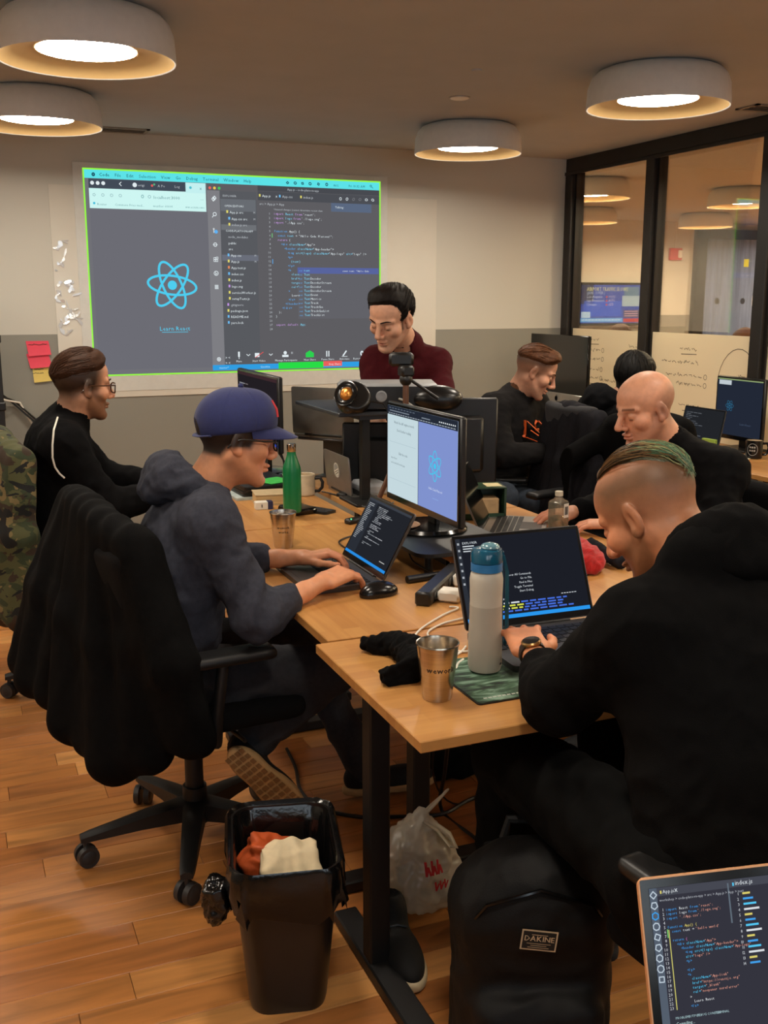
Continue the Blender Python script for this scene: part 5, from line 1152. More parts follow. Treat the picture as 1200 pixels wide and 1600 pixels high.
# frosted drinking bottle
c = atZ(757, 1050, TT); t = thing('water_bottle', 'tall frosted water bottle with a blue flip lid on the mousepad', 'bottle', (c[0], c[1], TT + 0.005), 0.2)
FROST = mat('frosted_plastic', (176, 168, 154), 0.45, var=0.03); FROST2 = mat('frosted_plastic_empty', (196, 190, 176), 0.45, var=0.03)
BLU = mat('blue_translucent', (22, 84, 112), 0.15, var=0.1, coat=0.5); BLU2 = mat('blue_band', (46, 118, 176), 0.4)
b = MB(); b.lathe([(0.0, 0.004), (0.025, 0.0), (0.0345, 0.004), (0.0375, 0.014), (0.0375, 0.07), (0.0365, 0.1), (0.0355, 0.13), (0.0355, 0.152)], n=48); b.f = [q for q in b.f if len(q) < 40]; obj('filled_body', b, FROST, t)
b = MB(); b.lathe([(0.0355, 0.152), (0.0352, 0.16), (0.036, 0.19), (0.0365, 0.21), (0.034, 0.222), (0.031, 0.228), (0.0, 0.228)], n=48); obj('upper_body', b, FROST2, t)
b = MB(); b.lathe([(0.032, 0.228), (0.0345, 0.229), (0.0345, 0.246), (0.033, 0.247)], n=40); obj('band', b, BLU2, t)
b = MB(); b.lathe([(0.0335, 0.247), (0.0355, 0.249), (0.0355, 0.268), (0.032, 0.276), (0.014, 0.2795), (0.0, 0.28)], n=40); b.box((0.036, 0, 0.262), (0.014, 0.02, 0.012), bev=0.003); lo = obj('lid', b, BLU, t)
b = MB(); b.ball((0.004, -0.006, 0.281), (0.021, 0.021, 0.01), 24, 8); obj('flip_cap', b, mat('blue_cap_pale', (96, 138, 150), 0.12, coat=0.6), lo)
b = MB(); b.tube([(0.037, -0.01, 0.258), (0.046, -0.014, 0.22), (0.049, -0.013, 0.14), (0.05, -0.014, 0.07), (0.051, -0.006, 0.052), (0.051, 0.004, 0.06), (0.05, 0.006, 0.13), (0.047, 0.004, 0.21), (0.038, 0.002, 0.256)], 0.005, 8, flat=0.5); obj('strap', b, mat('teal_strap', (26, 84, 104), 0.4), t)
p = Print((0, 0, 0), (1, 0, 0), (0, 0, -1)); p.text(0.018, -0.03, 'SJ', 0.011, mat('print_dark', (60, 58, 54), 0.6), 0, align=0.5); p.rect(0.0125, -0.024, 0.01, 0.005, MATS['print_dark'], 0)
for k in range(4): p.rect(0.03, -0.06 - 0.03 * k, 0.006, 0.0015, MATS['print_dark'], 0)
V = np.array(p.mb.v); a = V[:, 0] / 0.038; p.mb.v = [tuple(q) for q in np.c_[np.sin(a) * 0.038, -np.cos(a) * 0.038, V[:, 2]]]; p.done('print', t)
# clear bottle by the bald man's hands
c = atZ(872, 825, TT); t = thing('clear_bottle', 'square clear plastic water bottle by the bald man’s hands', 'bottle', (c[0] - 0.02, c[1] - 0.03, TT), 0.3)
CLR = clear_mat('clear_plastic', (232, 228, 214), gloss=0.10, alpha=0.16, rough=0.08, diff=(226, 220, 200))
f = Field((-0.045, -0.045, -0.01), (0.045, 0.045, 0.16), 0.0025); f.box((0, 0, 0.055), (0.029, 0.029, 0.055), r=0.011, k=0); f.cone((0, 0, 0.1), (0, 0, 0.118), 0.024, 0.014, k=0.012); f.cone((0, 0, 0.115), (0, 0, 0.13), 0.0125, 0.0125, k=0.004); V, Q = f.mesh(2); np_mesh('body', V, Q, CLR, t)
f = Field((-0.045, -0.045, -0.01), (0.045, 0.045, 0.16), 0.003); f.box((0, 0, 0.028), (0.0265, 0.0265, 0.024), r=0.009, k=0); V, Q = f.mesh(1); np_mesh('water', V, Q, clear_mat('water', (222, 214, 190), gloss=0.06, alpha=0.1, diff=(220, 210, 180)), t)
b = MB(); b.lathe([(0.0145, 0.126), (0.0145, 0.1405), (0.013, 0.142), (0.0, 0.142)], n=24); obj('cap', b, mat('pale_cap', (196, 186, 164), 0.4), t)
b = MB(); b.box((0.006, -0.0305, 0.075), (0.024, 0.001, 0.05)); lo = obj('label', b, mat('pale_label', (214, 208, 194), 0.5), t, smooth=False)
b = MB()
for k in range(7): b.box((-0.002 + 0.0025 * k, -0.0312, 0.075), (0.0008 + 0.0006 * (k % 3), 0.0005, 0.03))
obj('barcode', b, M_BLACK, lo, smooth=False)
# mugs
def mug(label, loc, rot, outer, inner, r=0.043, h=0.095, decal=False, hm=None):
    t = thing('mug', label, 'mug', (*loc, TT), rot); b = MB()
    b.lathe([(0, 0), (r * 0.9, 0), (r, 0.005), (r, h - 0.002), (r - 0.002, h), (r - 0.004, h - 0.002)], n=40); b.f = [q for q in b.f if len(q) < 40 or 0 in q]; obj('body', b, outer, t)
    b = MB(); b.lathe([(r - 0.004, h - 0.002), (r - 0.005, 0.01), (0.0, 0.008)], n=40); b.f = [q for q in b.f if len(q) == 4]; obj('inside', b, inner, t)
    b = MB(); b.tube([(r - 0.002, 0, h * 0.8), (r + 0.022, 0, h * 0.82), (r + 0.032, 0, h * 0.62), (r + 0.03, 0, h * 0.38), (r + 0.016, 0, h * 0.2), (r - 0.002, 0, h * 0.2)], 0.007, 10); obj('handle', b, hm or outer, t)
    if decal:
        p = Print((0, 0, 0), (1, 0, 0), (0, 0, -1)); g = mat('grey_print', (150, 146, 140), 0.5); p.ring(-0.02, -0.05, 0.026, 0.03, 0, 0.0025, g, 0, 24); [p.rect(-0.036 + 0.011 * k, -0.066 + 0.017 * j, 0.008, 0.009, g, 0) for k in range(3) for j in range(2)]
        V = np.array(p.mb.v); a = V[:, 0] / r; p.mb.v = [tuple(q) for q in np.c_[np.sin(a) * (r + 0.0005), -np.cos(a) * (r + 0.0005), V[:, 2]]]; p.done('print', t)
c = atZ(1177, 716, TT); mug('black mug with cream inside and round grey print', (c[0], c[1]), -0.45, M_GLOSSB, mat('cream_glaze', (206, 184, 150), 0.4), decal=True)
c = atZ(472, 775, TT); mug('cream mug with a black handle behind the green bottle', (c[0] + 0.02, c[1] + 0.02), -0.5, mat('cream_ceramic', (206, 190, 160), 0.35), mat('cream_glaze', (206, 184, 150), 0.4), h=0.09, hm=M_BLACK)

# ================================================================== small things on the desks
def block(name, label, cat, c, size, m, rot=0.0, bev=0.003, z=TT):
    b = MB(); b.box((0, 0, size[2] / 2), size, bev=bev); o = obj(name, b, m); o.location = (c[0], c[1], z); o.rotation_euler = (0, 0, rot); return tag(o, label, cat)
c = atZ(465, 800, TT); o = block('phone_tray', 'black charging pad under the green bottle', 'charger', (c[0], c[1]), (0.10, 0.14, 0.024), M_GLOSSB, 0.25, 0.008)
t = thing('phone', 'black phone with a pale reflection lying beside the green bottle', 'phone', (c[0] + 0.075, c[1] - 0.02, TT + 0.0), 0.5)
b = MB(); b.prism(rrect(0.07, 0.14, 0.012), 0.009); obj('case', b, M_BLACK, t); b = MB(); b.prism(rrect(0.06, 0.12, 0.008), 0.001, o=(0, 0, 0.009)); obj('glass', b, mat('phone_glass', (60, 62, 66), 0.06), t)
c = atZ(410, 795, TT); o = block('small_box', 'small white box with a dark blue end beside the tan book', 'box', (c[0] - 0.005, c[1] + 0.0), (0.05, 0.04, 0.03), M_WHITEP, -0.1, 0.002)
b = MB(); b.box((0.034, 0, 0.015), (0.02, 0.041, 0.031)); obj('blue_end', b, mat('navy_card', (34, 36, 74), 0.5), o, smooth=False); b = MB(); b.box((0, -0.0205, 0.015), (0.003, 0.001, 0.012)); obj('mark', b, M_BLACK, o, smooth=False)
c = atZ(430, 785, TT); t = thing('book', 'thick tan paper-edged book behind the small white box', 'book', (c[0], c[1] + 0.0, TT), -0.15)
b = MB(); b.box((0, 0, 0.022), (0.17, 0.12, 0.038), bev=0.002); obj('pages', b, mat('page_edges', (196, 164, 112), 0.8, var=0.2, scale=8, stretch=(1, 1, 60)), t, smooth=False)
b = MB(); b.box((0, 0, 0.043), (0.176, 0.126, 0.004), bev=0.001); b.box((0, 0, 0.0015), (0.176, 0.126, 0.003)); obj('cover', b, mat('tan_cover', (188, 166, 128), 0.6), t, smooth=False)
c = atZ(405, 765, TT); o = block('paper_stack', 'pale blue-white papers under the black laptop stack', 'paper', (1.14, 4.18), (0.24, 0.32, 0.012), mat('blue_white_paper', (176, 188, 186), 0.8), 0.05, 0.001)
for k in range(2):
    t = thing('closed_laptop', ('lower closed black laptop on the papers', 'upper closed black laptop with the green-lit cards on it')[k], 'laptop', (1.17, 4.20, TT + 0.0125 + 0.0205 * k), 0.05 + 0.04 * k)
    b = MB(); b.prism(rrect(0.24, 0.34, 0.012), 0.01); obj('base', b, M_BLACK, t); b = MB(); b.prism(rrect(0.24, 0.34, 0.012), 0.008, o=(0, 0, 0.0115)); obj('lid', b, M_BLACK, t)
o = block('green_lit_card', 'card with green light put into its colour on the closed black laptop', 'card', (1.22, 4.12), (0.13, 0.12, 0.003), mat('green_light_tinted_card', (66, 196, 84), 0.6), 0.4, 0.0005, z=TT + 0.054)  # green light falling on the paper is put into its colour
o = block('yellow_card', 'pale yellow-green card beside the black charger', 'card', (1.335, 4.42), (0.05, 0.12, 0.003), mat('pale_green_card', (196, 206, 130), 0.6), 0.3, 0.0005)
c = atZ(486, 742, TT); o = block('power_adapter', 'black power adapter standing among the cables behind the green bottle', 'adapter', (1.325, 4.30), (0.05, 0.06, 0.05), M_GLOSSB, 0.3, 0.006)
c = atZ(608, 780, TT); o = block('white_tray', 'white plastic tray beside the lower silver laptop', 'tray', (1.60, 3.98), (0.12, 0.16, 0.05), mat('cool_white_plastic', (206, 210, 216), 0.4), 0.0, 0.012)
def cable(label, pts, r=0.003, m=None, name='cable'):
    P = [np.array(p, float) for p in pts]; S = []
    for i in range(len(P) - 1):
        p0, p1, p2, p3 = P[max(i - 1, 0)], P[i], P[i + 1], P[min(i + 2, len(P) - 1)]
        for k in range(6):
            s = k / 6; S.append(0.5 * ((2 * p1) + (p2 - p0) * s + (2 * p0 - 5 * p1 + 4 * p2 - p3) * s * s + (3 * p1 - p0 - 3 * p2 + p3) * s ** 3))
    S.append(P[-1]); b = MB(); b.tube(S, r, 6); return tag(obj(name, b, m or M_BLACK), label, 'cable')
dz = TT + 0.004
def onT(*pp): return [atZ(x, y, dz) for x, y in pp]
cable('black cable arching up behind the green bottle', [(1.33, 4.33, TT + 0.05), (1.33, 4.36, TT + 0.12), (1.30, 4.4, TT + 0.17), (1.34, 4.38, TT + 0.1), (1.35, 4.32, TT + 0.05)], 0.004)
cable('thin black cable from the silver laptops across the far desk', [*onT((503, 768), (520, 772), (545, 780), (560, 790), (590, 792), (615, 785))], 0.0035)
c = atZ(535, 776, TT); o = block('plug', 'small black plug on the far desk beside the thin cable', 'plug', (c[0], c[1]), (0.03, 0.045, 0.015), M_BLACK, 0.6, 0.003)
c = atZ(555, 817, TT); t = thing('card_reader', 'small black hub with a green light by the stand pole', 'usb hub', (c[0], c[1], TT), 0.35); b = MB(); b.box((0, 0, 0.01), (0.085, 0.035, 0.02), bev=0.006); obj('case', b, M_BLACK, t); b = MB(); b.ball((-0.03, -0.012, 0.02), 0.003, 8, 6); obj('light', b, emit((90, 240, 150), 2.0), t)
cable('black cable curling beside the cap man’s laptop', onT((575, 835), (548, 838), (530, 846), (540, 856), (562, 862)), 0.003)
# mouse
c = atZ(592, 930, TT); t = thing('mouse', 'black computer mouse beside the dark grey laptop', 'mouse', (c[0], c[1], TT), math.radians(12))
f = Field((-0.08, -0.05, -0.005), (0.08, 0.05, 0.06), 0.003); f.ell((-0.008, 0, 0.008), (0.054, 0.032, 0.032), k=0); f.ell((0.02, 0, 0.008), (0.04, 0.029, 0.022), k=0.02); f.plane((0, 0, 0.0), (0, 0, -1), 0.003); V, Q = f.mesh(2); np_mesh('shell', V, Q, mat('mouse_black', (16, 15, 16), 0.22, var=0.05), t)
b = MB(); b.cyl((0.03, -0.004, 0.027), (0.03, 0.004, 0.027), 0.008, n=16); obj('wheel', b, M_GREYM, t)
# power strip, chargers, white cables
a, b_ = atZ(664, 944, TT), atZ(708, 903, TT); mid = (a + b_) / 2; L_ = np.linalg.norm(b_ - a) + 0.05; an = math.atan2(b_[1] - a[1], b_[0] - a[0])
t = thing('power_strip', 'black power strip with white chargers plugged into it', 'power strip', (mid[0], mid[1], TT), an); b = MB(); b.box((0, 0, 0.02), (L_, 0.045, 0.04), bev=0.006); obj('case', b, M_BLACK, t)
for k in range(4): b = MB(); b.box((-L_ / 2 + 0.05 + 0.07 * k, -0.0232, 0.02), (0.03, 0.001, 0.024)); obj('socket', b, M_GLOSSB, t, smooth=False)
nr = np.array((math.sin(an), -math.cos(an)))
for k, (s, sz, lb) in enumerate(((-0.09, (0.05, 0.065, 0.035), 'small white charger cube plugged into the near end of the strip'), (0.075, (0.07, 0.085, 0.04), 'larger white charger block plugged into the far end of the strip'))):
    cc = mid[:2] + np.array((math.cos(an), math.sin(an))) * s + nr * (0.024 + sz[1] / 2); block('charger', lb, 'charger', cc, sz, M_WHITEP, an, 0.008)
cable('white charging cable looping from the chargers to the cups', onT((702, 948), (716, 950), (690, 962), (655, 985), (645, 1005), (650, 1030), (672, 1040), (715, 1022), (728, 1010)), 0.0026, M_WHITEP)
cable('second white cable crossing the seam between desks', onT((727, 965), (715, 968), (690, 975), (668, 990), (690, 1012), (722, 1018), (735, 1016)), 0.0026, M_WHITEP)
cable('white cable end curling behind the near steel tumbler', onT((724, 1030), (716, 1036), (712, 1044), (706, 1040), (712, 1030)), 0.0026, M_WHITEP)
c0, c1 = atZ(636, 912, TT), atZ(700, 902, TT); b = MB(); b.tube([c0 + (0, 0, 0.012), c1 + (0, 0, 0.012)], 0.011, 12); tag(obj('riser_bar', b, M_BLACK), 'loose round black bar lying by the power strip', 'bar')
cable('black cable hanging under the monitor riser shelf', [(1.25, 2.8, TT + 0.06), (1.24, 2.72, TT + 0.03), (1.3, 2.62, dz), (1.38, 2.58, dz)], 0.0025)
# mousepad
cn = atZ(748, 1103, TT); t = thing('mousepad', 'dark mousepad with a green mountain landscape print under the bottle', 'mousepad', (cn[0] + 0.15, cn[1] + 0.13, TT), 0.0)
def pad_mat():
    m = bpy.data.materials.new('landscape_print'); m.use_nodes = True; nt = m.node_tree; N = nt.nodes; L = nt.links; b = N['Principled BSDF']; tc = N.new('ShaderNodeTexCoord')
    mp = N.new('ShaderNodeMapping'); mp.inputs['Rotation'].default_value = (0, 0, 0.5); mp.inputs['Scale'].default_value = (9, 22, 1); L.new(tc.outputs['Object'], mp.inputs[0])
    nz = N.new('ShaderNodeTexNoise'); nz.inputs['Scale'].default_value = 1.2; nz.inputs['Detail'].default_value = 5; nz.inputs['Distortion'].default_value = 1.4; L.new(mp.outputs[0], nz.inputs['Vector'])
    cr = N.new('ShaderNodeValToRGB'); e = cr.color_ramp.elements; e[0].position = 0.36; e[0].color = lin((20, 30, 26)); e[1].position = 0.66; e[1].color = lin((130, 160, 140)); x = e.new(0.5); x.color = lin((56, 86, 62)); L.new(nz.outputs['Fac'], cr.inputs[0])
    sx = N.new('ShaderNodeSeparateXYZ'); L.new(tc.outputs['Object'], sx.inputs[0]); mr = N.new('ShaderNodeMapRange'); mr.inputs['From Min'].default_value = -0.02; mr.inputs['From Max'].default_value = 0.05; L.new(sx.outputs['X'], mr.inputs['Value'])
    mx = N.new('ShaderNodeMix'); mx.data_type = 'RGBA'; L.new(mr.outputs[0], mx.inputs['Factor']); L.new(cr.outputs[0], mx.inputs['A']); mx.inputs['B'].default_value = lin((24, 32, 30)); L.new(mx.outputs['Result'], b.inputs['Base Color']); b.inputs['Roughness'].default_value = 0.7; return m
b = MB(); b.prism(rrect(0.30, 0.26, 0.008), 0.003); obj('rubber_base', b, M_BLACK, t); b = MB(); b.prism(rrect(0.294, 0.254, 0.008), 0.0012, o=(0, 0, 0.003)); obj('printed_cloth', b, pad_mat(), t)
p = Print((-0.14, -0.105, 0.0045), (1, 0, 0), (0, -1, 0)); [p.rect(0.012 + 0.011 * k, 0.002, 0.008, 0.005, mat('pad_print', (190, 196, 186), 0.6), 0) for k in range(9)]; p.done('lettering', t)
# black crumpled scarf
f = Field((-0.15, -0.14, -0.01), (0.15, 0.14, 0.1), 0.004); g = lambda px_, py_, z=0.02: atZ(px_, py_, TT + z) - np.array((*atZ(610, 1035, TT)[:2], TT))
P = [g(572, 1005), g(592, 1008), g(615, 1005, 0.025), (g(640, 1015, 0.03)), g(648, 1035, 0.03), g(640, 1055, 0.025), g(618, 1060), g(605, 1052)]
for i in range(len(P) - 1): f.cone(P[i], P[i + 1], (0.014, 0.02, 0.026, 0.032, 0.032, 0.028, 0.022, 0.016)[i], (0.02, 0.026, 0.032, 0.032, 0.028, 0.022, 0.016, 0.012)[i], k=0.012)
f.plane((0, 0, 0.001), (0, 0, -1), 0.004); V, Q = f.mesh(1); V = wrinkle(V, Q, 0.005, 60, 6, 0.4); V[:, 2] = np.maximum(V[:, 2], 0.0005)
o = np_mesh('scarf', V, Q, M_COATB); o.location = atZ(610, 1035, TT); tag(o, 'crumpled black scarf lying by the near steel tumbler', 'scarf')
# red knit and grey cloth behind the black laptop
c = atZ(925, 905, TT)
f = Field((-0.2, -0.2, -0.01), (0.2, 0.25, 0.18), 0.006); f.ell((0.0, 0.02, 0.03), (0.07, 0.12, 0.06), k=0); f.ell((-0.02, 0.1, 0.04), (0.05, 0.07, 0.05), k=0.04); f.plane((0, 0, 0.001), (0, 0, -1), 0.005); V, Q = f.mesh(1); V = wrinkle(V, Q, 0.004, 60, 2)
V[:, 2] = np.maximum(V[:, 2], 0.0005)
o = np_mesh('knit_hat', V, Q, mat('red_knit', (176, 26, 24), 0.95, var=0.3, scale=50, stretch=(1, 6, 1), bump=0.5, bscale=160, sheen=0.2)); o.location = (c[0] + 0.03, c[1] + 0.12, TT); tag(o, 'folded red knitted hat behind the large black laptop', 'hat')
f = Field((-0.2, -0.2, -0.01), (0.2, 0.25, 0.18), 0.007); f.cone((0, -0.06, 0.02), (0.0, 0.1, 0.035), 0.022, 0.026, k=0.02); f.plane((0, 0, 0.001), (0, 0, -1), 0.005); V, Q = f.mesh(1); V[:, 2] = np.maximum(V[:, 2], 0.0005)
o = np_mesh('grey_glove', wrinkle(V, Q, 0.004, 40, 2), Q, M_COATC); o.location = (c[0] + 0.15, c[1] + 0.13, TT); tag(o, 'grey rolled glove beside the red knitted hat', 'glove')
# ridged grey stand
cs = [atZ(x, y, 0.77) for x, y in ((713, 838), (738, 850), (790, 820), (835, 832))]; cc = sum(cs) / 4
t = thing('ridged_tray', 'ridged grey metal tray in front of the bald man’s hands', 'tray', (1.645, 2.86, TT), 0.25)
b = MB(); b.box((0, 0, 0.014), (0.28, 0.22, 0.008), bev=0.003); obj('plate', b, M_GREYM, t); b = MB()
for sx in (-0.1, 0.1): b.box((sx, 0, 0.005), (0.03, 0.18, 0.01))
obj('feet', b, M_BLACK, t, smooth=False)
for k in range(16):
    b = MB(); b.box((-0.126 + 0.0168 * k, 0, 0.0205), (0.008, 0.2, 0.005)); obj('ridge', b, mat('ridge_grey', (150, 144, 134), 0.45, metal=0.3), t, smooth=False)
# green packaging box
c = atZ(757, 805, TT); t = thing('gift_box', 'open dark green box with a tan insert behind the lit monitor', 'box', (1.80, 3.36, TT), math.radians(-14))
GB = mat('dark_green_card', (36, 62, 40), 0.4, var=0.1)
b = MB(); b.box((0, 0, 0.004), (0.17, 0.12, 0.008)); b.box((0, 0.056, 0.06), (0.17, 0.008, 0.12)); b.box((-0.081, 0, 0.06), (0.008, 0.12, 0.12)); b.box((0.081, 0, 0.06), (0.008, 0.12, 0.12)); b.box((0, -0.056, 0.012), (0.17, 0.008, 0.024)); b.box((0, 0.0, 0.12), (0.17, 0.12, 0.004)); obj('shell', b, GB, t, smooth=False)
b = MB(); b.box((-0.01, -0.01, 0.045), (0.14, 0.08, 0.07), bev=0.004); obj('insert', b, mat('tan_card', (186, 150, 106), 0.8, var=0.15), t, smooth=False)
b = MB(); b.box((0.045, -0.0, 0.1225), (0.06, 0.07, 0.001)); obj('paper', b, mat('cream_paper', (222, 208, 160), 0.7), t, smooth=False)
# right-hand desk clutter
block('green_booklet', 'small green booklet leaning by the dark laptop at the glass wall', 'booklet', (3.58, 4.2), (0.02, 0.09, 0.1), mat('lime_card', (150, 178, 70), 0.6), 0.1, 0.002)
c = atZ(1150, 702, TT); block('paper_sheet', 'white paper sheet lying under the small-logo monitor', 'paper', (3.72, 4.2), (0.2, 0.24, 0.004), mat('white_paper', (228, 220, 200), 0.8), 0.35, 0.001)
f = Field((-0.15, -0.12, -0.005), (0.15, 0.12, 0.05), 0.006); f.ell((0, 0, 0.012), (0.11, 0.06, 0.016), k=0); f.plane((0, 0, 0.001), (0, 0, -1), 0.003); V, Q = f.mesh(1); V = wrinkle(V, Q, 0.003, 50, 2); V[:, 2] = np.maximum(V[:, 2], 0.0004)
o = np_mesh('pouch', V, Q, M_COATB); o.location = (3.60, 4.12, TT); o.rotation_euler = (0, 0, 1.2); tag(o, 'flat black pouch on the desk beside the black mug', 'pouch')
c0, c1 = np.array((3.62, 4.28, TT + 0.07)), np.array((3.70, 4.12, TT + 0.004)); b = MB(); b.tube([c0, c1], 0.006, 8); tag(obj('pen', b, M_BLACK), 'black pen leaning over the paper by the mug', 'pen')

# ================================================================== floor things
# waste bin with liner
bc = np.array((0.605, 2.035)); BS = 0.87; t = thing('waste_bin', 'black plastic waste bin with a black liner beside the desk leg', 'bin', (*bc, 0), math.radians(-14))
def loft(rings, mi=0, mb=None, capb=True):
    b = mb or MB(); n = len(rings[0]); V = [q for r in rings for q in r]; Fs = [(i * n + k, i * n + (k + 1) % n, (i + 1) * n + (k + 1) % n, (i + 1) * n + k) for i in range(len(rings) - 1) for k in range(n)]
    if capb: Fs.append(tuple(range(n))[::-1])
    return b.add(V, Fs, mi)
def ring_at(w, d, r, z, n=7): return [(x * BS, y * BS, z * BS) for x, y in rrect(w, d, r, n)]
b = loft([ring_at(0.19, 0.27, 0.05, 0.0), ring_at(0.20, 0.28, 0.055, 0.02), ring_at(0.265, 0.355, 0.06, 0.40), ring_at(0.28, 0.37, 0.062, 0.404), ring_at(0.28, 0.37, 0.062, 0.416), ring_at(0.258, 0.348, 0.058, 0.416), ring_at(0.19, 0.27, 0.05, 0.015)]); b.f.append(tuple(range(len(b.v) - 32, len(b.v)))); b.m.append(0)
obj('tub', b, mat('bin_plastic', (26, 22, 20), 0.35, var=0.1), t)
rr = random.Random(4); rings = []
for (w, d, z, j) in ((0.2, 0.29, 0.12, 0.006), (0.235, 0.325, 0.3, 0.006), (0.255, 0.345, 0.405, 0.003), (0.282, 0.372, 0.424, 0.003), (0.292, 0.382, 0.41, 0.004), (0.294, 0.384, 0.36, 0.008), (0.29, 0.378, 0.3, 0.014)):
    rings.append([(BS * (x + rr.uniform(-j, j)), BS * (y + rr.uniform(-j, j)), BS * (z + (rr.uniform(-2.2 * j, 1.5 * j) if z < 0.4 else rr.uniform(0, j)))) for x, y in rrect(w, d, 0.06, 9)])
obj('liner', loft(rings, capb=True), mat('bin_bag', (14, 13, 13), 0.16, var=0.1, bump=0.6, bscale=40), t, ang=60)
f = Field((-0.1,) * 3, (0.1,) * 3, 0.006); f.ell((0, 0, 0), (0.03, 0.035, 0.05), k=0); f.ell((0, 0.01, -0.04), (0.02, 0.025, 0.03), k=0.02); V, Q = f.mesh(1); V = wrinkle(V, Q, 0.008, 70, 4); np_mesh('liner_knot', V + np.array((-0.15, -0.07, 0.27)), Q, MATS['bin_bag'], t)
o = MB(); f = Field((-0.12,) * 3, (0.12,) * 3, 0.006); f.box((0, 0, 0), (0.06, 0.05, 0.04), r=0.02, k=0); V, Q = f.mesh(1); V = wrinkle(V, Q, 0.01, 35, 8)
o = np_mesh('orange_wrapper', V @ ry(0.5).T, Q, mat('orange_paper', (196, 84, 34), 0.6, var=0.2, scale=20)); o.location = (bc[0] - 0.02, bc[1] + 0.05, 0.285); tag(o, 'crumpled orange food wrapper in the waste bin', 'wrapper')
f = Field((-0.12,) * 3, (0.12,) * 3, 0.006); f.box((0, 0, 0), (0.065, 0.05, 0.012), r=0.01, k=0); V, Q = f.mesh(1); V = wrinkle(V, Q, 0.008, 30, 11)
o = np_mesh('white_napkin', V @ rx(0.6).T, Q, mat('napkin', (226, 206, 168), 0.8)); o.location = (bc[0] + 0.005, bc[1] - 0.03, 0.315); tag(o, 'crumpled white napkin on the orange wrapper in the bin', 'napkin')
# white carrier bag
t = thing('carrier_bag', 'knotted white plastic carrier bag with red print under the desk', 'bag', (1.015, 2.2, 0), 0.3)
BAGM = clear_mat('thin_white_plastic', (240, 236, 226), gloss=0.05, alpha=0.88, rough=0.3, diff=(232, 224, 206))
f = Field((-0.2, -0.2, -0.01), (0.2, 0.2, 0.36), 0.006); f.ell((0, 0, 0.1), (0.11, 0.095, 0.11), k=0); f.ell((0.02, 0.01, 0.06), (0.1, 0.09, 0.065), k=0.05); f.cone((0, 0, 0.18), (0.01, 0, 0.245), 0.06, 0.02, k=0.05); f.plane((0, 0, 0.002), (0, 0, -1), 0.006)
V, Q = f.mesh(1); a = np.arctan2(V[:, 1], V[:, 0]); V = wrinkle(V, Q, 0.006, 40, 3, 0.4); V[:, :2] *= (1 + 0.06 * np.sin(9 * a + 8 * V[:, 2]) * np.clip(V[:, 2] / 0.2, 0.2, 1))[:, None]; V[:, 2] = np.maximum(V[:, 2], 0.001); np_mesh('sack', V, Q, BAGM, t)
for s in (0, 1):
    b = MB(); P = [(0.01, 0, 0.235), (0.045, -0.02, 0.275), (0.09, -0.01, 0.29), (0.1, 0.01, 0.27), (0.06, 0.02, 0.245), (0.015, 0.01, 0.235)] if s == 0 else [(0.0, -0.02, 0.24), (0.02, -0.05, 0.22), (0.04, -0.075, 0.18), (0.06, -0.08, 0.17), (0.055, -0.06, 0.2), (0.02, -0.02, 0.235)]
    b.tube(P, 0.011, 8, flat=0.35); obj('handle', b, BAGM, t)
p = Print((-0.08, -0.118, 0.17), (1, 0, 0), (0, 0, -1)); redm = mat('red_print', (206, 40, 44), 0.6); [p.line([(0.03 + 0.016 * k, 0.0), (0.025 + 0.016 * k, 0.03), (0.033 + 0.016 * k, 0.012), (0.036 + 0.016 * k, 0.03)], 0.006, redm, 0) for k in range(3)]; [p.line([(0.045 + 0.014 * k, 0.05), (0.047 + 0.014 * k, 0.072), (0.055 + 0.014 * k, 0.056)], 0.005, redm, 0) for k in range(3)]
V = np.array(p.mb.v); p.mb.v = [tuple(q) for q in np.c_[V[:, 0], -0.098 * np.sqrt(np.clip(1 - (V[:, 0] / 0.125) ** 2 - ((V[:, 2] - 0.1) / 0.125) ** 2, 0.1, 1)) - 0.014, V[:, 2]]]; p.done('print', t)
# sneaker on the floor
def shoe_mesh(v=0.005):
    f = Field((-0.06, -0.07, -0.01), (0.32, 0.07, 0.16), v); f.ell((0.05, 0, 0.05), (0.07, 0.038, 0.055), k=0); f.ell((0.17, 0, 0.03), (0.11, 0.045, 0.042), k=0.03); f.ell((0.06, 0, 0.09), (0.05, 0.034, 0.04), k=0.03); f.ell((0.04, 0, 0.14), (0.042, 0.027, 0.05), k=0.01, op='s'); f.plane((0, 0, 0.016), (0, 0, -1), 0.004); U_ = f.mesh(2)
    f = Field((-0.06, -0.07, -0.01), (0.32, 0.07, 0.06), v); f.ell((0.05, 0, 0.012), (0.075, 0.042, 0.05), k=0); f.ell((0.18, 0, 0.012), (0.107, 0.05, 0.05), k=0.03); f.plane((0, 0, 0.026), (0, 0, 1), 0.003); f.plane((0, 0, 0.001), (0, 0, -1), 0.003); return U_, f.mesh(2)
SH_U, SH_S = shoe_mesh()
M_SHOE = mat('black_canvas', (11, 10, 10), 0.8, var=0.2, bump=0.2, bscale=300); M_SOLE = mat('white_rubber', (206, 186, 150), 0.6, var=0.06)
t = thing('sneaker', 'black sneaker with a white sole lying by the desk foot', 'shoe', (0.9, 2.15, 0.0), math.radians(-98)); np_mesh('upper', *SH_U, M_SHOE, t); np_mesh('sole', *SH_S, M_SOLE, t)
b = MB()
for k in range(4): b.tube([(0.1 + 0.022 * k, -0.022, 0.078 - 0.008 * k), (0.105 + 0.022 * k, 0, 0.085 - 0.009 * k), (0.11 + 0.022 * k, 0.022, 0.078 - 0.008 * k)], 0.003, 6)
obj('laces', b, M_BLACK, t)
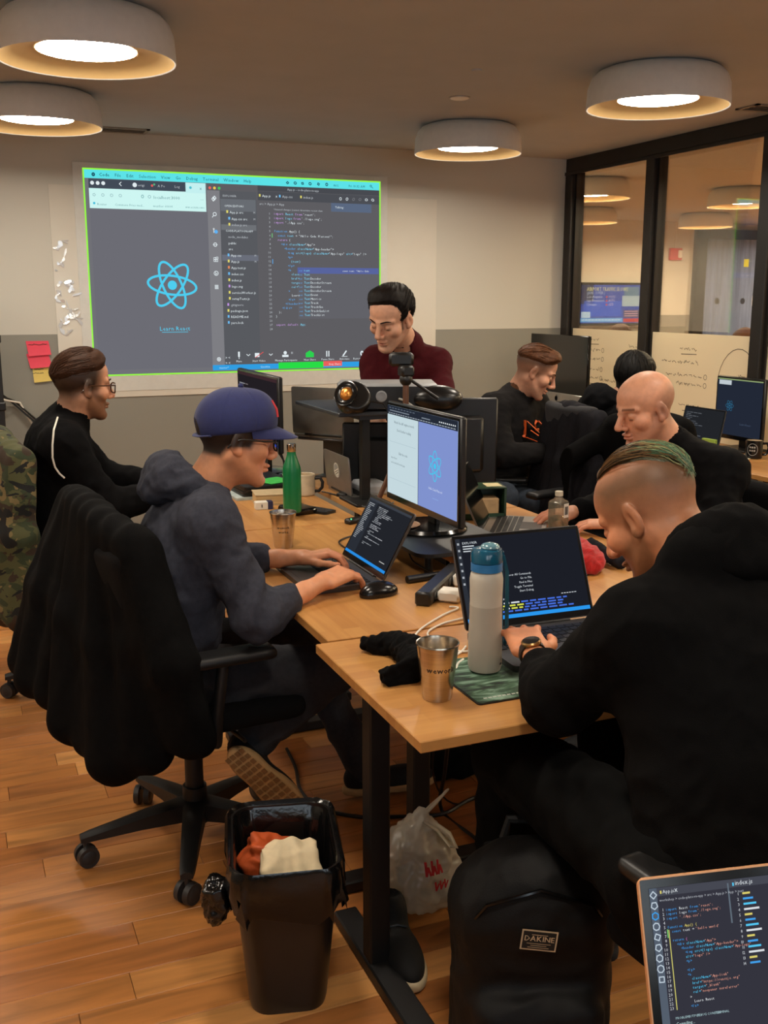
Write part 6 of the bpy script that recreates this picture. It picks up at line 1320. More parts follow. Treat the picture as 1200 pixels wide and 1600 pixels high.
# backpack
t = thing('backpack', 'black backpack with a white-bordered brand patch on the floor', 'backpack', (0.97, 1.565, 0), math.radians(-22))
M_PACK = mat('black_nylon', (10, 9, 9), 0.6, var=0.2, scale=60, bump=0.25, bscale=300, spec=0.25)
f = Field((-0.24, -0.22, -0.01), (0.24, 0.22, 0.58), 0.008); f.box((0, 0, 0.22), (0.155, 0.1, 0.22), r=0.07, k=0); f.ell((0, 0.0, 0.4), (0.15, 0.1, 0.12), k=0.05); f.box((0, -0.1, 0.14), (0.125, 0.05, 0.125), r=0.045, k=0.02); f.plane((0, 0, 0.001), (0, 0, -1), 0.02); V, Q = f.mesh(2); V = wrinkle(V, Q, 0.003, 24, 3); V[:, 2] = np.maximum(V[:, 2], 0.001); np_mesh('main_bag', V, Q, M_PACK, t)
b = MB(); b.tube([(-0.05, 0.06, 0.49), (-0.04, 0.07, 0.525), (0.04, 0.07, 0.525), (0.05, 0.06, 0.49)], 0.01, 8); obj('top_handle', b, M_PACK, t)
b = MB(); b.tube([(-0.14, -0.07, 0.37), (-0.1, -0.095, 0.44), (0, -0.095, 0.47), (0.1, -0.095, 0.44), (0.14, -0.07, 0.37)], 0.004, 6); obj('zipper', b, M_GLOSSB, t)
for s in (-1, 1): b = MB(); b.tube([(s * 0.07, 0.09, 0.46), (s * 0.1, 0.15, 0.36), (s * 0.11, 0.15, 0.2), (s * 0.13, 0.1, 0.06)], 0.018, 8, flat=0.4); obj('shoulder_strap', b, M_PACK, t)
pq = Print((-0.035, -0.115, 0.405), unit((1, 0, -0.12)), unit((-0.12, 0, -1)))
WB = mat('patch_white', (206, 184, 150), 0.7); BK = mat('patch_black', (20, 19, 18), 0.7)
pq.rect(0, 0, 0.068, 0.042, WB, 0); pq.rect(0.003, 0.003, 0.062, 0.036, BK, 2); pq.text(0.034, 0.0225, 'DAKINE', 0.0155, WB, 3, align=0.5, bold=1)
for (y, w_) in ((0.009, 0.03), (0.027, 0.045), (0.031, 0.03), (0.035, 0.04)): pq.rect(0.034 - w_ / 2, y, w_, 0.0011, WB, 3)
pq.done('brand_patch', t)
# cables on the floor
def onF(*pp): return [atZ(x, y, 0.006) for x, y in pp]
cable('dark cable winding over the floor under the desks', onF((448, 1170), (462, 1200), (470, 1235), (500, 1262), (560, 1276), (620, 1276), (690, 1272), (728, 1252), (760, 1240)), 0.006)
cable('thick black cable hanging from the desk to the floor', [(1.2, 2.35, 0.7), (1.21, 2.4, 0.45), (1.24, 2.5, 0.2), (1.28, 2.6, 0.01), (1.3, 2.4, 0.008), (1.27, 2.2, 0.008)], 0.006)
cable('thin black cable hanging beside the thick one under the desk', [(1.17, 2.35, 0.7), (1.2, 2.42, 0.5), (1.2, 2.5, 0.2), (1.35, 2.62, 0.006), (1.6, 2.7, 0.006)], 0.003)
f = Field((-0.2, -0.14, -0.01), (0.2, 0.14, 0.12), 0.008); f.ell((0, 0, 0.03), (0.14, 0.08, 0.05), k=0); f.plane((0, 0, 0.002), (0, 0, -1), 0.006); V, Q = f.mesh(1); V = wrinkle(V, Q, 0.006, 30, 5); V[:, 2] = np.maximum(V[:, 2], 0.001)
o = np_mesh('cable_pouch', V, Q, M_COATB); o.location = (1.42, 2.85, 0); tag(o, 'dark bundle lying on the floor far under the desks', 'bundle')
# ================================================================== people
M_SKIN = mat('skin', (200, 150, 120), 0.48, var=0.07, scale=60, bump=0.12, bscale=500, attr='Col', spec=0.4)
M_SKIN.node_tree.nodes['Principled BSDF'].inputs['Subsurface Weight'].default_value = 0.08
M_SKIN.node_tree.nodes['Principled BSDF'].inputs['Subsurface Radius'].default_value = (0.01, 0.004, 0.002)
def L3(c): return np.array(lin(c)[:3])
def mixc(col, c, w): w = np.clip(w, 0, 1)[:, None]; return col * (1 - w) + np.array(c) * w
def gauss(P, c, r): return np.exp(-(((P - np.array(c)) / np.array(r)) ** 2).sum(1))
def head_field(neck_to, v=0.0028, jaw=1.0, nose=1.0, neck_r=0.056):
    """head in its own axes: x out of the face, y to its left, z up, origin between the ears"""
    nt = np.array(neck_to, float)
    lo = np.minimum((-0.135, -0.115, -0.16), nt - 0.075); hi = np.maximum((0.15, 0.115, 0.15), nt + 0.075)
    f = Field(lo, hi, v)
    f.ell((-0.012, 0, 0.045), (0.098, 0.077, 0.085), k=0)
    f.ell((0.030, 0, 0.05), (0.060, 0.063, 0.06), k=0.02)
    f.ell((0.028, 0, -0.03), (0.060, 0.057 * jaw, 0.085), k=0.025)
    for s in (-1, 1):
        f.cone((-0.008, s * 0.050 * jaw, -0.035), (0.068, s * 0.016, -0.098), 0.023, 0.018, k=0.02)
        f.ell((0.053, s * 0.046, -0.018), (0.030, 0.021, 0.026), k=0.015)
    f.ell((0.073, 0, -0.099), (0.020, 0.023, 0.019), k=0.012)
    f.cone((-0.024, 0, -0.045), nt, neck_r, neck_r * 1.12, k=0.025)
    for s in (-1, 1):
        f.cone((0.089, s * 0.008, 0.026), (0.069, s * 0.049, 0.028), 0.0105, 0.0095, k=0.012)
        f.ell((0.099, s * 0.032, 0.007), (0.017, 0.018, 0.014), k=0.012, op='s')
        f.ell((0.0745, s * 0.032, 0.006), (0.0145, 0.0165, 0.0125), k=0.004)
        f.cone((0.088, s * 0.022, -0.0065), (0.080, s * 0.044, -0.0035), 0.0022, 0.002, k=0.004)
    f.cone((0.090, 0, 0.022), (0.090 + 0.0235 * nose, 0, -0.022), 0.0085, 0.0105, k=0.012)
    f.ell((0.088 + 0.0235 * nose, 0, -0.029), (0.0135, 0.0135, 0.0105), k=0.008)
    for s in (-1, 1):
        f.ell((0.099, s * 0.013, -0.033), (0.0115, 0.0085, 0.009), k=0.006); f.ell((0.108, s * 0.0065, -0.041), (0.005, 0.0035, 0.004), k=0.003, op='s')
    f.ell((0.0895, 0, -0.0585), (0.0125, 0.024, 0.0066), k=0.006); f.ell((0.087, 0, -0.0705), (0.0125, 0.021, 0.0075), k=0.006)
    f.ell((0.103, 0, -0.0643), (0.010, 0.022, 0.0018), k=0.004, op='s')
    f.ell((0.093, 0, -0.083), (0.010, 0.02, 0.006), k=0.008, op='s')
    A = ry(0.18)
    for s in (-1, 1):
        B = rz(s * -0.35) @ A
        f.ell((-0.010, s * 0.0785, 0.002), (0.0195, 0.0075, 0.032), A=B, k=0.006)
        f.ell((-0.002, s * 0.079, -0.022), (0.010, 0.006, 0.012), A=B, k=0.006)
        f.ell((-0.004, s * 0.0875, 0.002), (0.0095, 0.0075, 0.017), A=B, k=0.004, op='s')
    return f
def head_color(P, skin, fade=None, stubble=None, lips=0.5, red=0.4, brow=None):
    col = np.tile(L3(skin), (len(P), 1)); Q = P.copy(); Q[:, 1] = np.abs(Q[:, 1])
    warm = L3(skin) * np.array((1.06, 0.74, 0.68))
    for c, r, w in (((0.105, 0, -0.028), (0.03, 0.03, 0.025), 0.6), ((0.06, 0.045, -0.025), (0.03, 0.03, 0.03), 0.55), ((-0.01, 0.085, 0), (0.03, 0.014, 0.04), 0.75), ((0.085, 0, 0.06), (0.03, 0.05, 0.03), 0.2)): col = mixc(col, warm, red * w * 0.95 * gauss(Q, c, r))
    col = mixc(col, L3(skin) * np.array((0.85, 0.42, 0.4)), lips * 1.4 * gauss(P, (0.098, 0, -0.0645), (0.016, 0.021, 0.0085)))
    col = mixc(col, L3(skin) * 0.25, 1.1 * gauss(Q, (0.0875, 0.032, -0.004), (0.010, 0.014, 0.0022)))
    col = mixc(col, L3(skin) * 0.55, 0.6 * gauss(Q, (0.08, 0.032, 0.0165), (0.012, 0.016, 0.004)))
    if brow is not None: col = mixc(col, L3(brow), 1.2 * np.clip(1.15 - np.abs(Q[:, 2] - 0.0305 - 0.06 * (0.05 - Q[:, 1]) * (Q[:, 1] > 0.012) * 0.2) / 0.0055, 0, 1) * ((Q[:, 1] > 0.011) & (Q[:, 1] < 0.053) & (P[:, 0] > 0.04)))
    if stubble is not None:
        c, amt, up = stubble
        d = polysd([(0.12, -0.052), (0.085, -0.05), (0.055, -0.048 + up), (0.02, -0.035 + up), (0.004, 0.0 + up), (-0.012, -0.02), (-0.005, -0.075), (0.03, -0.125), (0.09, -0.13), (0.12, -0.1)], P[:, 0], P[:, 2])
        col = mixc(col, L3(c), amt * np.clip(0.5 - d / 0.012, 0, 1))
    if fade is not None:
        for poly, c, amt, soft in fade: col = mixc(col, L3(c), amt * np.clip(0.5 - polysd(poly, P[:, 0], P[:, 2]) / soft, 0, 1))
    return col
def hand_field(fore, side, curl=(0.35, 0.5, 0.3), splay=0.10, thumb=0.0, v=0.0026, r_fore=0.026, lift=(0, 0, 0, 0), sc=1.05):
    """hand in its own axes: x along the fingers, z off the back of the hand, origin at the wrist; fore = direction*length to the elbow side"""
    fo = np.array(fore, float); lo = np.minimum((-0.06, -0.11, -0.12), fo - 0.06); hi = np.maximum((0.21, 0.11, 0.07), fo + 0.06)
    f = Field(lo, hi, v); s = sc
    f.box((0.048 * s, 0, -0.002), (0.045 * s, 0.039 * s, 0.0125), r=0.012, k=0); f.ell((0.03 * s, side * 0.02, -0.008), (0.035, 0.022, 0.015), k=0.012)
    f.cone((0.012, 0, 0), fo * 0.35, 0.0235, r_fore, k=0.018); f.cone(fo * 0.35, fo, r_fore, r_fore * 1.45, k=0.015)
    for i, (y, L_, r) in enumerate(((0.0325, 0.072, 0.0085), (0.0110, 0.081, 0.0087), (-0.0105, 0.075, 0.0084), (-0.0310, 0.058, 0.0076))):
        p = np.array((0.086 * s - (0.006 if i == 3 else 0), side * y * s, 0.0)); a = 0.0; yaw = side * (splay + 0.05) * (1.2, 0.3, -0.5, -1.3)[i]
        for j, fr in enumerate((0.45, 0.31, 0.24)):
            a += curl[j] - (lift[i] if j == 0 else 0); d = np.array((math.cos(a) * math.cos(yaw), math.cos(a) * math.sin(yaw), -math.sin(a))); q = p + d * L_ * s * fr
            f.cone(p, q, r * s * (1 - 0.08 * j), r * s * (0.95 - 0.09 * j), k=0.0015 if j else 0.0025); p = q
    p = np.array((0.022 * s, side * 0.03 * s, -0.008))
    for j, (dx, dy, dz, r) in enumerate(((0.030, 0.026, -0.010, 0.0125), (0.030, 0.010 - 0.012 * thumb, -0.008, 0.0105), (0.024, 0.002 - 0.012 * thumb, -0.006, 0.0088))):
        q = p + np.array((dx * s, side * dy * s, dz)); f.cone(p, q, r, r * 0.9, k=0.008); p = q
    return f
def ring_axes(J):
    lat = unit(J['shL'] - J['shR']); up = unit(J['chs'] - J['pel']); lat = unit(lat - up * (lat @ up) * 0.5); fwd = unit(np.cross(lat, up)); up = np.cross(fwd, lat)
    return np.array([fwd, lat, up]).T
def bounds(pts, m): P = np.array(pts); return P.min(0) - m, P.max(0) + m
def person(name, label, base, rot, Jw, skin, head_f, head_u, parts, v=0.0028, hs=1.0):
    """Jw: joints in world space. Everything is stored relative to the base empty."""
    t = thing(name, label, 'person', (*base, 0), rot); Ri = rz(-rot); bo = np.array((*base, 0.0))
    J = {k: Ri @ (np.array(q, float) - bo) for k, q in Jw.items()}
    hf = Ri @ unit(head_f); hu = Ri @ unit(head_u); hl = unit(np.cross(hu, hf)); hu = np.cross(hf, hl); HR = np.array([hf, hl, hu]).T * hs
    J['HR'] = HR; J['T'] = t; J['Ri'] = Ri; J['bo'] = bo
    Vs, Qs, Cs = [], [], []; off = 0
    def put(V, Q, C):
        nonlocal off
        Vs.append(V); Qs.append(Q + off); Cs.append(C); off += len(V)
    nk = (J['nck'] - J['hd']) @ np.linalg.inv(HR).T
    hd = head_field(nk, v, **parts.get('head', {})); V, Q = hd.mesh(1); C = head_color(V, skin, **parts.get('hcol', {})); put(V @ HR.T + J['hd'], Q, C)
    lo, hi = bounds([J['pel'], J['chs'], J['nck'], J['shL'], J['shR']], 0.16)
    f = Field(lo, hi, 0.012); f.cone(J['pel'], J['chs'], 0.09, 0.10, k=0); f.cone(J['chs'], J['nck'], 0.08, 0.045, k=0.04); f.cone(J['shL'], J['shR'], 0.045, k=0.03); V, Q = f.mesh(0); put(V, Q, np.tile(L3(skin), (len(V), 1)))
    for sd in ('L', 'R'):
        h = parts.get('hand' + sd)
        if not h: continue
        x = Ri @ unit(h['dir']); z = Ri @ unit(h['up']); y = unit(np.cross(z, x)); z = np.cross(x, y); HM = np.array([x, y, z]).T
        fo = (J['el' + sd] - J['wr' + sd]) * 0.8 @ HM
        hfld = hand_field(fo, -1 if sd == 'L' else 1, v=h.get('v', v), **{k: q for k, q in h.items() if k not in ('dir', 'up', 'v')}); V, Q = hfld.mesh(1)
        c = np.tile(L3(skin), (len(V), 1)); warm = L3(skin) * np.array((1.05, 0.68, 0.6)); c = mixc(c, warm, 0.45 * np.clip((V[:, 0] - 0.07) / 0.06, 0, 1)); put(V @ HM.T + J['wr' + sd], Q, c)
        J['HM' + sd] = HM
    np_mesh('body', np.concatenate(Vs), np.concatenate(Qs), M_SKIN, t, col=np.concatenate(Cs))
    return t, J
def top(J, m, name, v=0.008, cuff=(1.0, 1.0), r=1.0, collar=0.0, hood=False, amp=0.0035, f0=26, seed=1, belly=1.0, short=False, arm=(0.062, 0.052, 0.042), chest=(0.125, 0.175, 0.19), trap=0.05, neck_gap=True, extra=None, hood_r=0.045):
    A = ring_axes(J); keys = ['pel', 'chs', 'nck', 'shL', 'shR', 'elL', 'elR'] + ([] if short else ['wrL', 'wrR']); lo, hi = bounds([J[k] for k in keys], 0.23); f = Field(lo, hi, v)
    ax = J['chs'] - J['pel']; L_ = np.linalg.norm(ax); fw, lt, up = A.T
    f.ell(J['chs'], np.array(chest) * r, A=A, k=0); f.ell(J['pel'] + ax * 0.42, (0.125 * r * belly, 0.165 * r * belly, L_ * 0.55), A=A, k=0.08); f.ell(J['pel'] + up * 0.02, (0.14 * r * belly, 0.175 * r, 0.11), A=A, k=0.07)
    f.cone(J['shL'], J['shR'], 0.062 * r, k=0.06)
    for q in (-1, 1): f.cone(J['chs'] + lt * q * 0.105 * r - up * 0.02, J['pel'] + lt * q * 0.09 * r, 0.085 * r, 0.095 * r, k=0.08)
    for s in 'LR':
        f.cone(J['nck'], J['sh' + s], trap * r, 0.060 * r, k=0.05); e = J['el' + s]; sh = J['sh' + s]
        if short: f.cone(sh, sh + (e - sh) * 0.78, arm[0] * r, arm[0] * r * 1.02, k=0.04)
        else:
            f.cone(sh, e, arm[0] * r * 0.95, arm[1] * r, k=0.05); w = e + (J['wr' + s] - e) * cuff[0 if s == 'L' else 1]; f.cone(e, w, arm[1] * r, arm[2] * r, k=0.03)
    if collar:
        n = unit(J['hd'] - J['nck']); f.cone(J['nck'] - n * 0.02, J['nck'] + n * collar, 0.072, 0.066, k=0.03)
    if hood:
        bk = -fw; c0 = J['nck']; hk = hood_r / 0.05; up2 = unit(up + 0.55 * fw); A2 = np.array([unit(np.cross(lt, up2)), lt, up2]).T; b2 = -A2[:, 0]
        g = Field(*bounds([c0], 0.24), v * 0.75); g.ell(c0 + b2 * 0.050 - up2 * 0.008, np.array((0.125, 0.135, 0.072)) * hk, A=A2, k=0); g.ell(c0 + b2 * 0.115 - up2 * 0.05, np.array((0.045, 0.095, 0.075)) * hk, A=A2, k=0.05)
        g.ell(c0 + b2 * 0.03 + up2 * 0.075, np.array((0.112, 0.115, 0.085)) * hk, A=A2, k=0.012, op='s'); g.ell(c0 - b2 * 0.12 + up2 * 0.02, (0.07, 0.03, 0.12), A=A2, k=0.02, op='s')
        Vh, Qh = g.mesh(1); Vh = wrinkle(Vh, Qh, amp * 1.1, 30, seed + 2, 0.3); np_mesh('hood', Vh, Qh, m, J['T'])
    if extra: extra(f, J, A)
    if collar or hood:
        n = unit(J['hd'] - J['nck']); f.cone(J['nck'] + n * 0.0, J['nck'] + n * 0.2, 0.057, 0.064, k=0.006, op='s')
    V, Q = f.mesh(1); V = wrinkle(V, Q, amp, f0, seed, 0.25)
    # creases round the elbows and the waist
    N = normals(V, Q)
    for s in 'LR':
        if short: continue
        e = J['el' + s]; d = np.linalg.norm(V - e, axis=1); axd = unit(J['wr' + s] - J['sh' + s]); V = V + N * (amp * 0.9 * np.exp(-(d / 0.12) ** 2) * np.sin((V - e) @ axd * 95 + 2 * wav(V, 9, 3)))[:, None]
    d = np.exp(-((((V - J['pel']) @ up) - 0.1) / 0.1) ** 2); V = V + N * (amp * 0.8 * d * np.sin((V - J['pel']) @ up * 70 + 2.5 * wav(V, 7, 2)))[:, None]
    return np_mesh(name, V, Q, m, J['T'])
def pants(J, m, name, v=0.010, r=1.0, amp=0.005, seed=3):
    keys = ['pel', 'hpL', 'hpR', 'knL', 'knR', 'anL', 'anR']; lo, hi = bounds([J[k] for k in keys], 0.2); f = Field(lo, hi, v)
    f.cone(J['hpL'], J['hpR'], 0.105 * r, k=0); f.ell(J['pel'], (0.14, 0.175, 0.12), A=np.array(ring_axes(J)), k=0.05)
    for s in 'LR': f.cone(J['hp' + s], J['kn' + s], 0.092 * r, 0.066 * r, k=0.04); f.cone(J['kn' + s], J['an' + s], 0.066 * r, 0.05 * r, k=0.03)
    V, Q = f.mesh(1); V = wrinkle(V, Q, amp, 20, seed); return np_mesh(name, V, Q, m, J['T'])
def shoes(J, m, ms, dirs, only=None):
    for s in 'LR':
        if only and s not in only: continue
        x, z = dirs[s]; x = J['Ri'] @ unit(x); z = J['Ri'] @ unit(z); y = unit(np.cross(z, x)); z = np.cross(x, y); R = np.array([x, y, z]).T
        o = J['an' + s] - R @ np.array((0.045, 0, 0.085)); u = np_mesh('shoe', SH_U[0], SH_U[1], m, J['T'], R=R, o=o); np_mesh('sole', SH_S[0], SH_S[1], ms, u, R=R, o=o)
def local_mesh(J, name, V, Q, m, parent=None, col=None): return np_mesh(name, V @ J['HR'].T + J['hd'], Q, m, parent or J['T'], col=col)
def hair_mat(name, c, c2=None, strand=(1, 1, 1)):
    m = mat(name, c, 0.6, var=0.35, scale=120, bump=0.4, bscale=260, stretch=strand, spec=0.2); return m
def hair(J, m, poly, t0, bumps=(), name='hair', v=0.0028, soft=0.022, seed=1, amp=0.0012, col=None, strands=260, flow=None, length=0.05, sr=0.0016, sm=None, warp=(0.0, 0.0)):
    """tapered cap of hair over the skull inside an outline drawn in profile, then combed strands on top"""
    f = Field((-0.15, -0.12, -0.14), (0.15, 0.12, 0.19), v)
    f.ell((-0.012, 0, 0.045), (0.098, 0.077, 0.085), k=0); f.ell((0.030, 0, 0.05), (0.060, 0.063, 0.06), k=0.02); f.cone((-0.024, 0, -0.045), (-0.05, 0, -0.14), 0.056, 0.06, k=0.025)
    if any(warp):
        X, Y3, Z = np.meshgrid(*f.ax, indexing='ij'); X, Z = X + warp[0] * Y3 ** 2, Z + warp[1] * Y3
    else: X, Z = np.meshgrid(f.ax[0], f.ax[2], indexing='ij')
    s = np.clip(-polysd(poly, X, Z) / soft, -0.5, 1); s = np.where(s > 0, s * s * (3 - 2 * s), 2.0 * s)
    th = np.full(X.shape, t0)
    for cx, cz, rx_, rz_, a in bumps: th = th + a * np.exp(-((X - cx) / rx_) ** 2 - ((Z - cz) / rz_) ** 2)
    T = (s * (th + 0.003) - 0.003).astype(np.float32); f.d -= T if any(warp) else T[:, None, :]
    V, Q = f.mesh(1); N = normals(V, Q); V = V + N * (amp * wav(V * np.array((1, 2.5, 1.5)), 90, seed))[:, None]
    local_mesh(J, name, V, Q, m, col=None if col is None else col(V))
    if not strands: return
    rr = np.random.RandomState(seed); b = MB(); c = np.array((-0.012, 0, 0.045)); r = np.array((0.098, 0.077, 0.085)); n = 0
    def thick(p):
        p = (p[0] + warp[0] * p[1] ** 2, p[1], p[2] + warp[1] * p[1]); sd = float(polysd(poly, np.array([p[0]]), np.array([p[2]]))[0]); q = np.clip(-sd / soft, 0, 1); h = t0 + sum(a * math.exp(-((p[0] - cx) / rx_) ** 2 - ((p[2] - cz) / rz_) ** 2) for cx, cz, rx_, rz_, a in bumps); return sd, q * q * (3 - 2 * q) * (h + 0.003) - 0.003
    fl = flow or (lambda p: np.array((-1.0, 0, -0.2)))
    while n < strands:
        u = rr.normal(size=3); u /= np.linalg.norm(u); p = c + u * r; n += 1
        sd, tk = thick(p)
        if sd > -0.004: continue
        P = []; L_ = length * rr.uniform(0.6, 1.2)
        for k in range(7):
            q = (p - c) / r; q /= np.linalg.norm(q); base = c + q * r; sd, tk = thick(base); 
            if sd > 0.006: break
            nn = unit(q / r); P.append(base + nn * (max(tk, 0) + 0.0005 + 0.0016 * math.sin(k * 0.52) * rr.uniform(0.4, 1.3))); d = fl(base) + rr.normal(size=3) * 0.12; d = d - nn * (d @ nn); p = base + unit(d) * L_ / 6
        if len(P) > 2: b.tube([J['HR'] @ q + J['hd'] for q in P], [sr * (1 - 0.75 * (i / (len(P) - 1)) ** 2) for i in range(len(P))], 4)
    obj('hair_strands', b, sm or m, J['T'], kind='stuff')
def brow_mesh(J, m, th=0.0035):
    b = MB()
    for s in (-1, 1): b.tube([J['HR'] @ np.array(q) + J['hd'] for q in ((0.0985, s * 0.012, 0.0275), (0.0975, s * 0.025, 0.0325), (0.0905, s * 0.038, 0.0345), (0.0785, s * 0.051, 0.030))], [th * 0.9, th, th * 0.9, th * 0.4], 6, flat=0.7)
    return obj('eyebrows', b, m, J['T'])
def glasses(J, m, h=0.034, w=0.044, r=0.0022):
    b = MB(); T = lambda q: J['HR'] @ np.array(q) + J['hd']
    for s in (-1, 1):
        P = [(0.108 - 0.010 * abs(x / w) ** 2 - (0.010 if True else 0) * max(0, (x) * 14), s * (0.033 + x), 0.002 + y) for x, y in rrect(w, h, 0.013, 4)]; b.tube([T(q) for q in P], r, 7, closed=True)
        b.tube([T(q) for q in ((0.101, s * 0.055, 0.012), (0.094, s * 0.068, 0.013), (0.05, s * 0.077, 0.012), (0.0, s * 0.0835, 0.012), (-0.02, s * 0.084, 0.006), (-0.036, s * 0.082, -0.014))], r, 7)
    b.tube([T(q) for q in ((0.106, -0.012, 0.008), (0.111, 0, 0.011), (0.106, 0.012, 0.008))], r, 7)
    o = obj('glasses', b, m, J['T']); g = MB()
    for s in (-1, 1):
        P = [T((0.107 - 0.010 * abs(x / w) ** 2 - 0.010 * max(0, x * 14), s * (0.033 + x), 0.002 + y)) for x, y in rrect(w - 0.003, h - 0.003, 0.012, 4)]; g.add(P, [tuple(range(len(P)))])
    obj('lenses', g, clear_mat('lens_glass', (250, 250, 250), gloss=0.05), o, smooth=False); return o
def wristband(J, sd, m, t0, r, w, name='watch', face=None):
    """strap round a forearm, t0 from the wrist towards the elbow"""
    a = J['wr' + sd]; d = unit(J['el' + sd] - a); c = a + d * t0; R = frame_from(np.cross(d, (0, 0, 1)), d) ; b = MB(); b.lathe([(r, -w / 2), (r + 0.003, -w / 2), (r + 0.003, w / 2), (r, w / 2)], c=c, R=R, n=28, closed=True); o = obj(name, b, m, J['T'])
    if face:
        n = J['HM' + sd][:, 2]; n = unit(face.get('n', n)); b = MB(); b.lathe([(0.0, 0.0), (face['r'], 0.0), (face['r'] + 0.001, 0.005), (face['r'] - 0.002, 0.008)], c=c + n * r, R=frame_from(d, n), n=28); obj('watch_case', b, face['case'], o); b = MB(); b.lathe([(0.0, 0.0084), (face['r'] - 0.002, 0.008)], c=c + n * r, R=frame_from(d, n), n=28); b.f = [q for q in b.f if len(q) == 4]; obj('watch_dial', b, face['dial'], o)
    return o
UPZ = np.array((0, 0, 1.0))
HAIR_DK = hair_mat('dark_brown_hair', (22, 15, 11)); HAIR_BK = hair_mat('black_hair', (13, 11, 10)); HAIR_BR = hair_mat('brown_hair', (58, 34, 19)); HAIR_GB = hair_mat('ginger_brown_hair', (84, 50, 28))
M_JEANS = mat('grey_denim', (38, 38, 43), 0.9, var=0.2, scale=80, bump=0.3, bscale=500); M_DENIM = mat('blue_denim', (50, 58, 70), 0.9, var=0.2, scale=50, bump=0.3, bscale=500); M_BLKJ = mat('black_trousers', (8, 8, 8), 0.9, spec=0.1, var=0.2, scale=60, bump=0.2, bscale=400)
CR = [((-0.012, 0, 0.045), (0.104, 0.083, 0.092))]

def strand_set(J, m, poly, n, seed, t0, green=False):
    """long hair combed back over the crown, a few strands at a time"""
    rr = np.random.RandomState(seed); b = MB(); c = np.array((-0.012, 0, 0.045)); r = np.array((0.098, 0.077, 0.085)) + t0
    for k in range(n):
        x0 = rr.uniform(-0.055, 0.0) if green else rr.uniform(-0.03, 0.075); p = np.array((x0, rr.uniform(-0.055, 0.055), 0.13)); P = []; L_ = rr.uniform(0.09, 0.15); lift = rr.uniform(0.0, 0.007)
        for j in range(9):
            q = (p - c) / r; q /= np.linalg.norm(q); base = c + q * r; nn = unit(q / r); P.append(base + nn * (0.001 + lift * math.sin(j / 8 * 2.6))); d = np.array((-1.0, 0.9 * base[1], -0.1)) + rr.normal(size=3) * 0.10; d = d - nn * (d @ nn); p = base + unit(d) * L_ / 8
            if base[2] < -0.03: break
        if len(P) > 2: b.tube([J['HR'] @ q + J['hd'] for q in P], [0.0013 * (1 - 0.7 * (i / (len(P) - 1)) ** 2) for i in range(len(P))], 4)
    return obj('hair_strands', b, m, J['T'], kind='stuff')
# ---- man in the blue cap
M_HOOD = mat('slate_hoodie', (54, 55, 64), 0.95, var=0.14, scale=80, bump=0.4, bscale=600, spec=0.15)
sk1 = (206, 142, 104); hc = np.array((0.685, 2.675, 1.175))
Jw = dict(hd=hc, nck=(0.60, 2.70, 1.035), chs=(0.545, 2.71, 0.88), pel=(0.47, 2.73, 0.55), shR=(0.575, 2.535, 0.985), shL=(0.60, 2.885, 0.985), elR=(0.675, 2.46, 0.745), elL=(0.72, 2.97, 0.77), wrR=(0.89, 2.575, 0.785), wrL=(0.92, 2.86, 0.785),
          hpR=(0.50, 2.63, 0.54), hpL=(0.50, 2.83, 0.54), knR=(0.92, 2.58, 0.53), knL=(0.93, 2.92, 0.52), anR=(0.685, 2.65, 0.30), anL=(1.10, 2.80, 0.10))
hands = dict(handR=dict(dir=(0.92, 0.33, 0.16), up=(-0.1, -0.15, 1), curl=(0.55, 0.55, 0.35), splay=0.16, sc=1.05), handL=dict(dir=(0.93, -0.3, 0.16), up=(-0.1, 0.15, 1), curl=(0.55, 0.55, 0.35), splay=0.16, sc=1.05))
fade1 = [([(0.06, 0.16), (0.05, 0.03), (0.03, -0.012), (0.012, -0.012), (-0.03, -0.015), (-0.045, -0.04), (-0.13, -0.035), (-0.13, 0.16)], (20, 15, 12), 0.97, 0.014)]
t1, J = person('person', 'seated man in a dark blue baseball cap, glasses and slate hoodie, typing', (0.55, 2.73), 0.0, Jw, sk1, (0.985, -0.05, -0.14), (0.14, 0.02, 0.98), dict(hcol=dict(fade=fade1, lips=0.6, red=0.45), head=dict(jaw=1.06, nose=0.8), **hands), v=0.0026)
top(J, M_HOOD, 'hoodie', v=0.007, cuff=(0.42, 0.42), hood=True, arm=(0.066, 0.06, 0.05), hood_r=0.044, belly=1.02, amp=0.0045)
pants(J, M_JEANS, 'jeans', v=0.009); shoes(J, M_SHOE, mat('tan_sole', (188, 150, 100), 0.7, var=0.1), {'L': ((1, -0.1, 0), (0, 0, 1)), 'R': ((0.65, 0.0, -0.76), (0.19, 0.75, 0.16))})
# tread on the lifted sole
x = unit((0.65, 0.0, -0.76)); z = unit((0.19, 0.75, 0.16)); y = unit(np.cross(z, x)); z = np.cross(x, y); RS = np.array([x, y, z]).T; oS = J['anR'] - RS @ np.array((0.045, 0, 0.085)); b = MB()
for i in range(12):
    for j in range(4):
        px_ = -0.005 + 0.0235 * i; wv_ = 0.033 if i < 5 else 0.04
        b.box(oS + RS @ np.array((px_, (j - 1.5) * wv_ * 0.5, -0.0002)), (0.015, wv_ * 0.36, 0.003), R=RS)
obj('tread', b, mat('sole_gum', (140, 102, 62), 0.7), J['T'], smooth=False, kind='stuff')
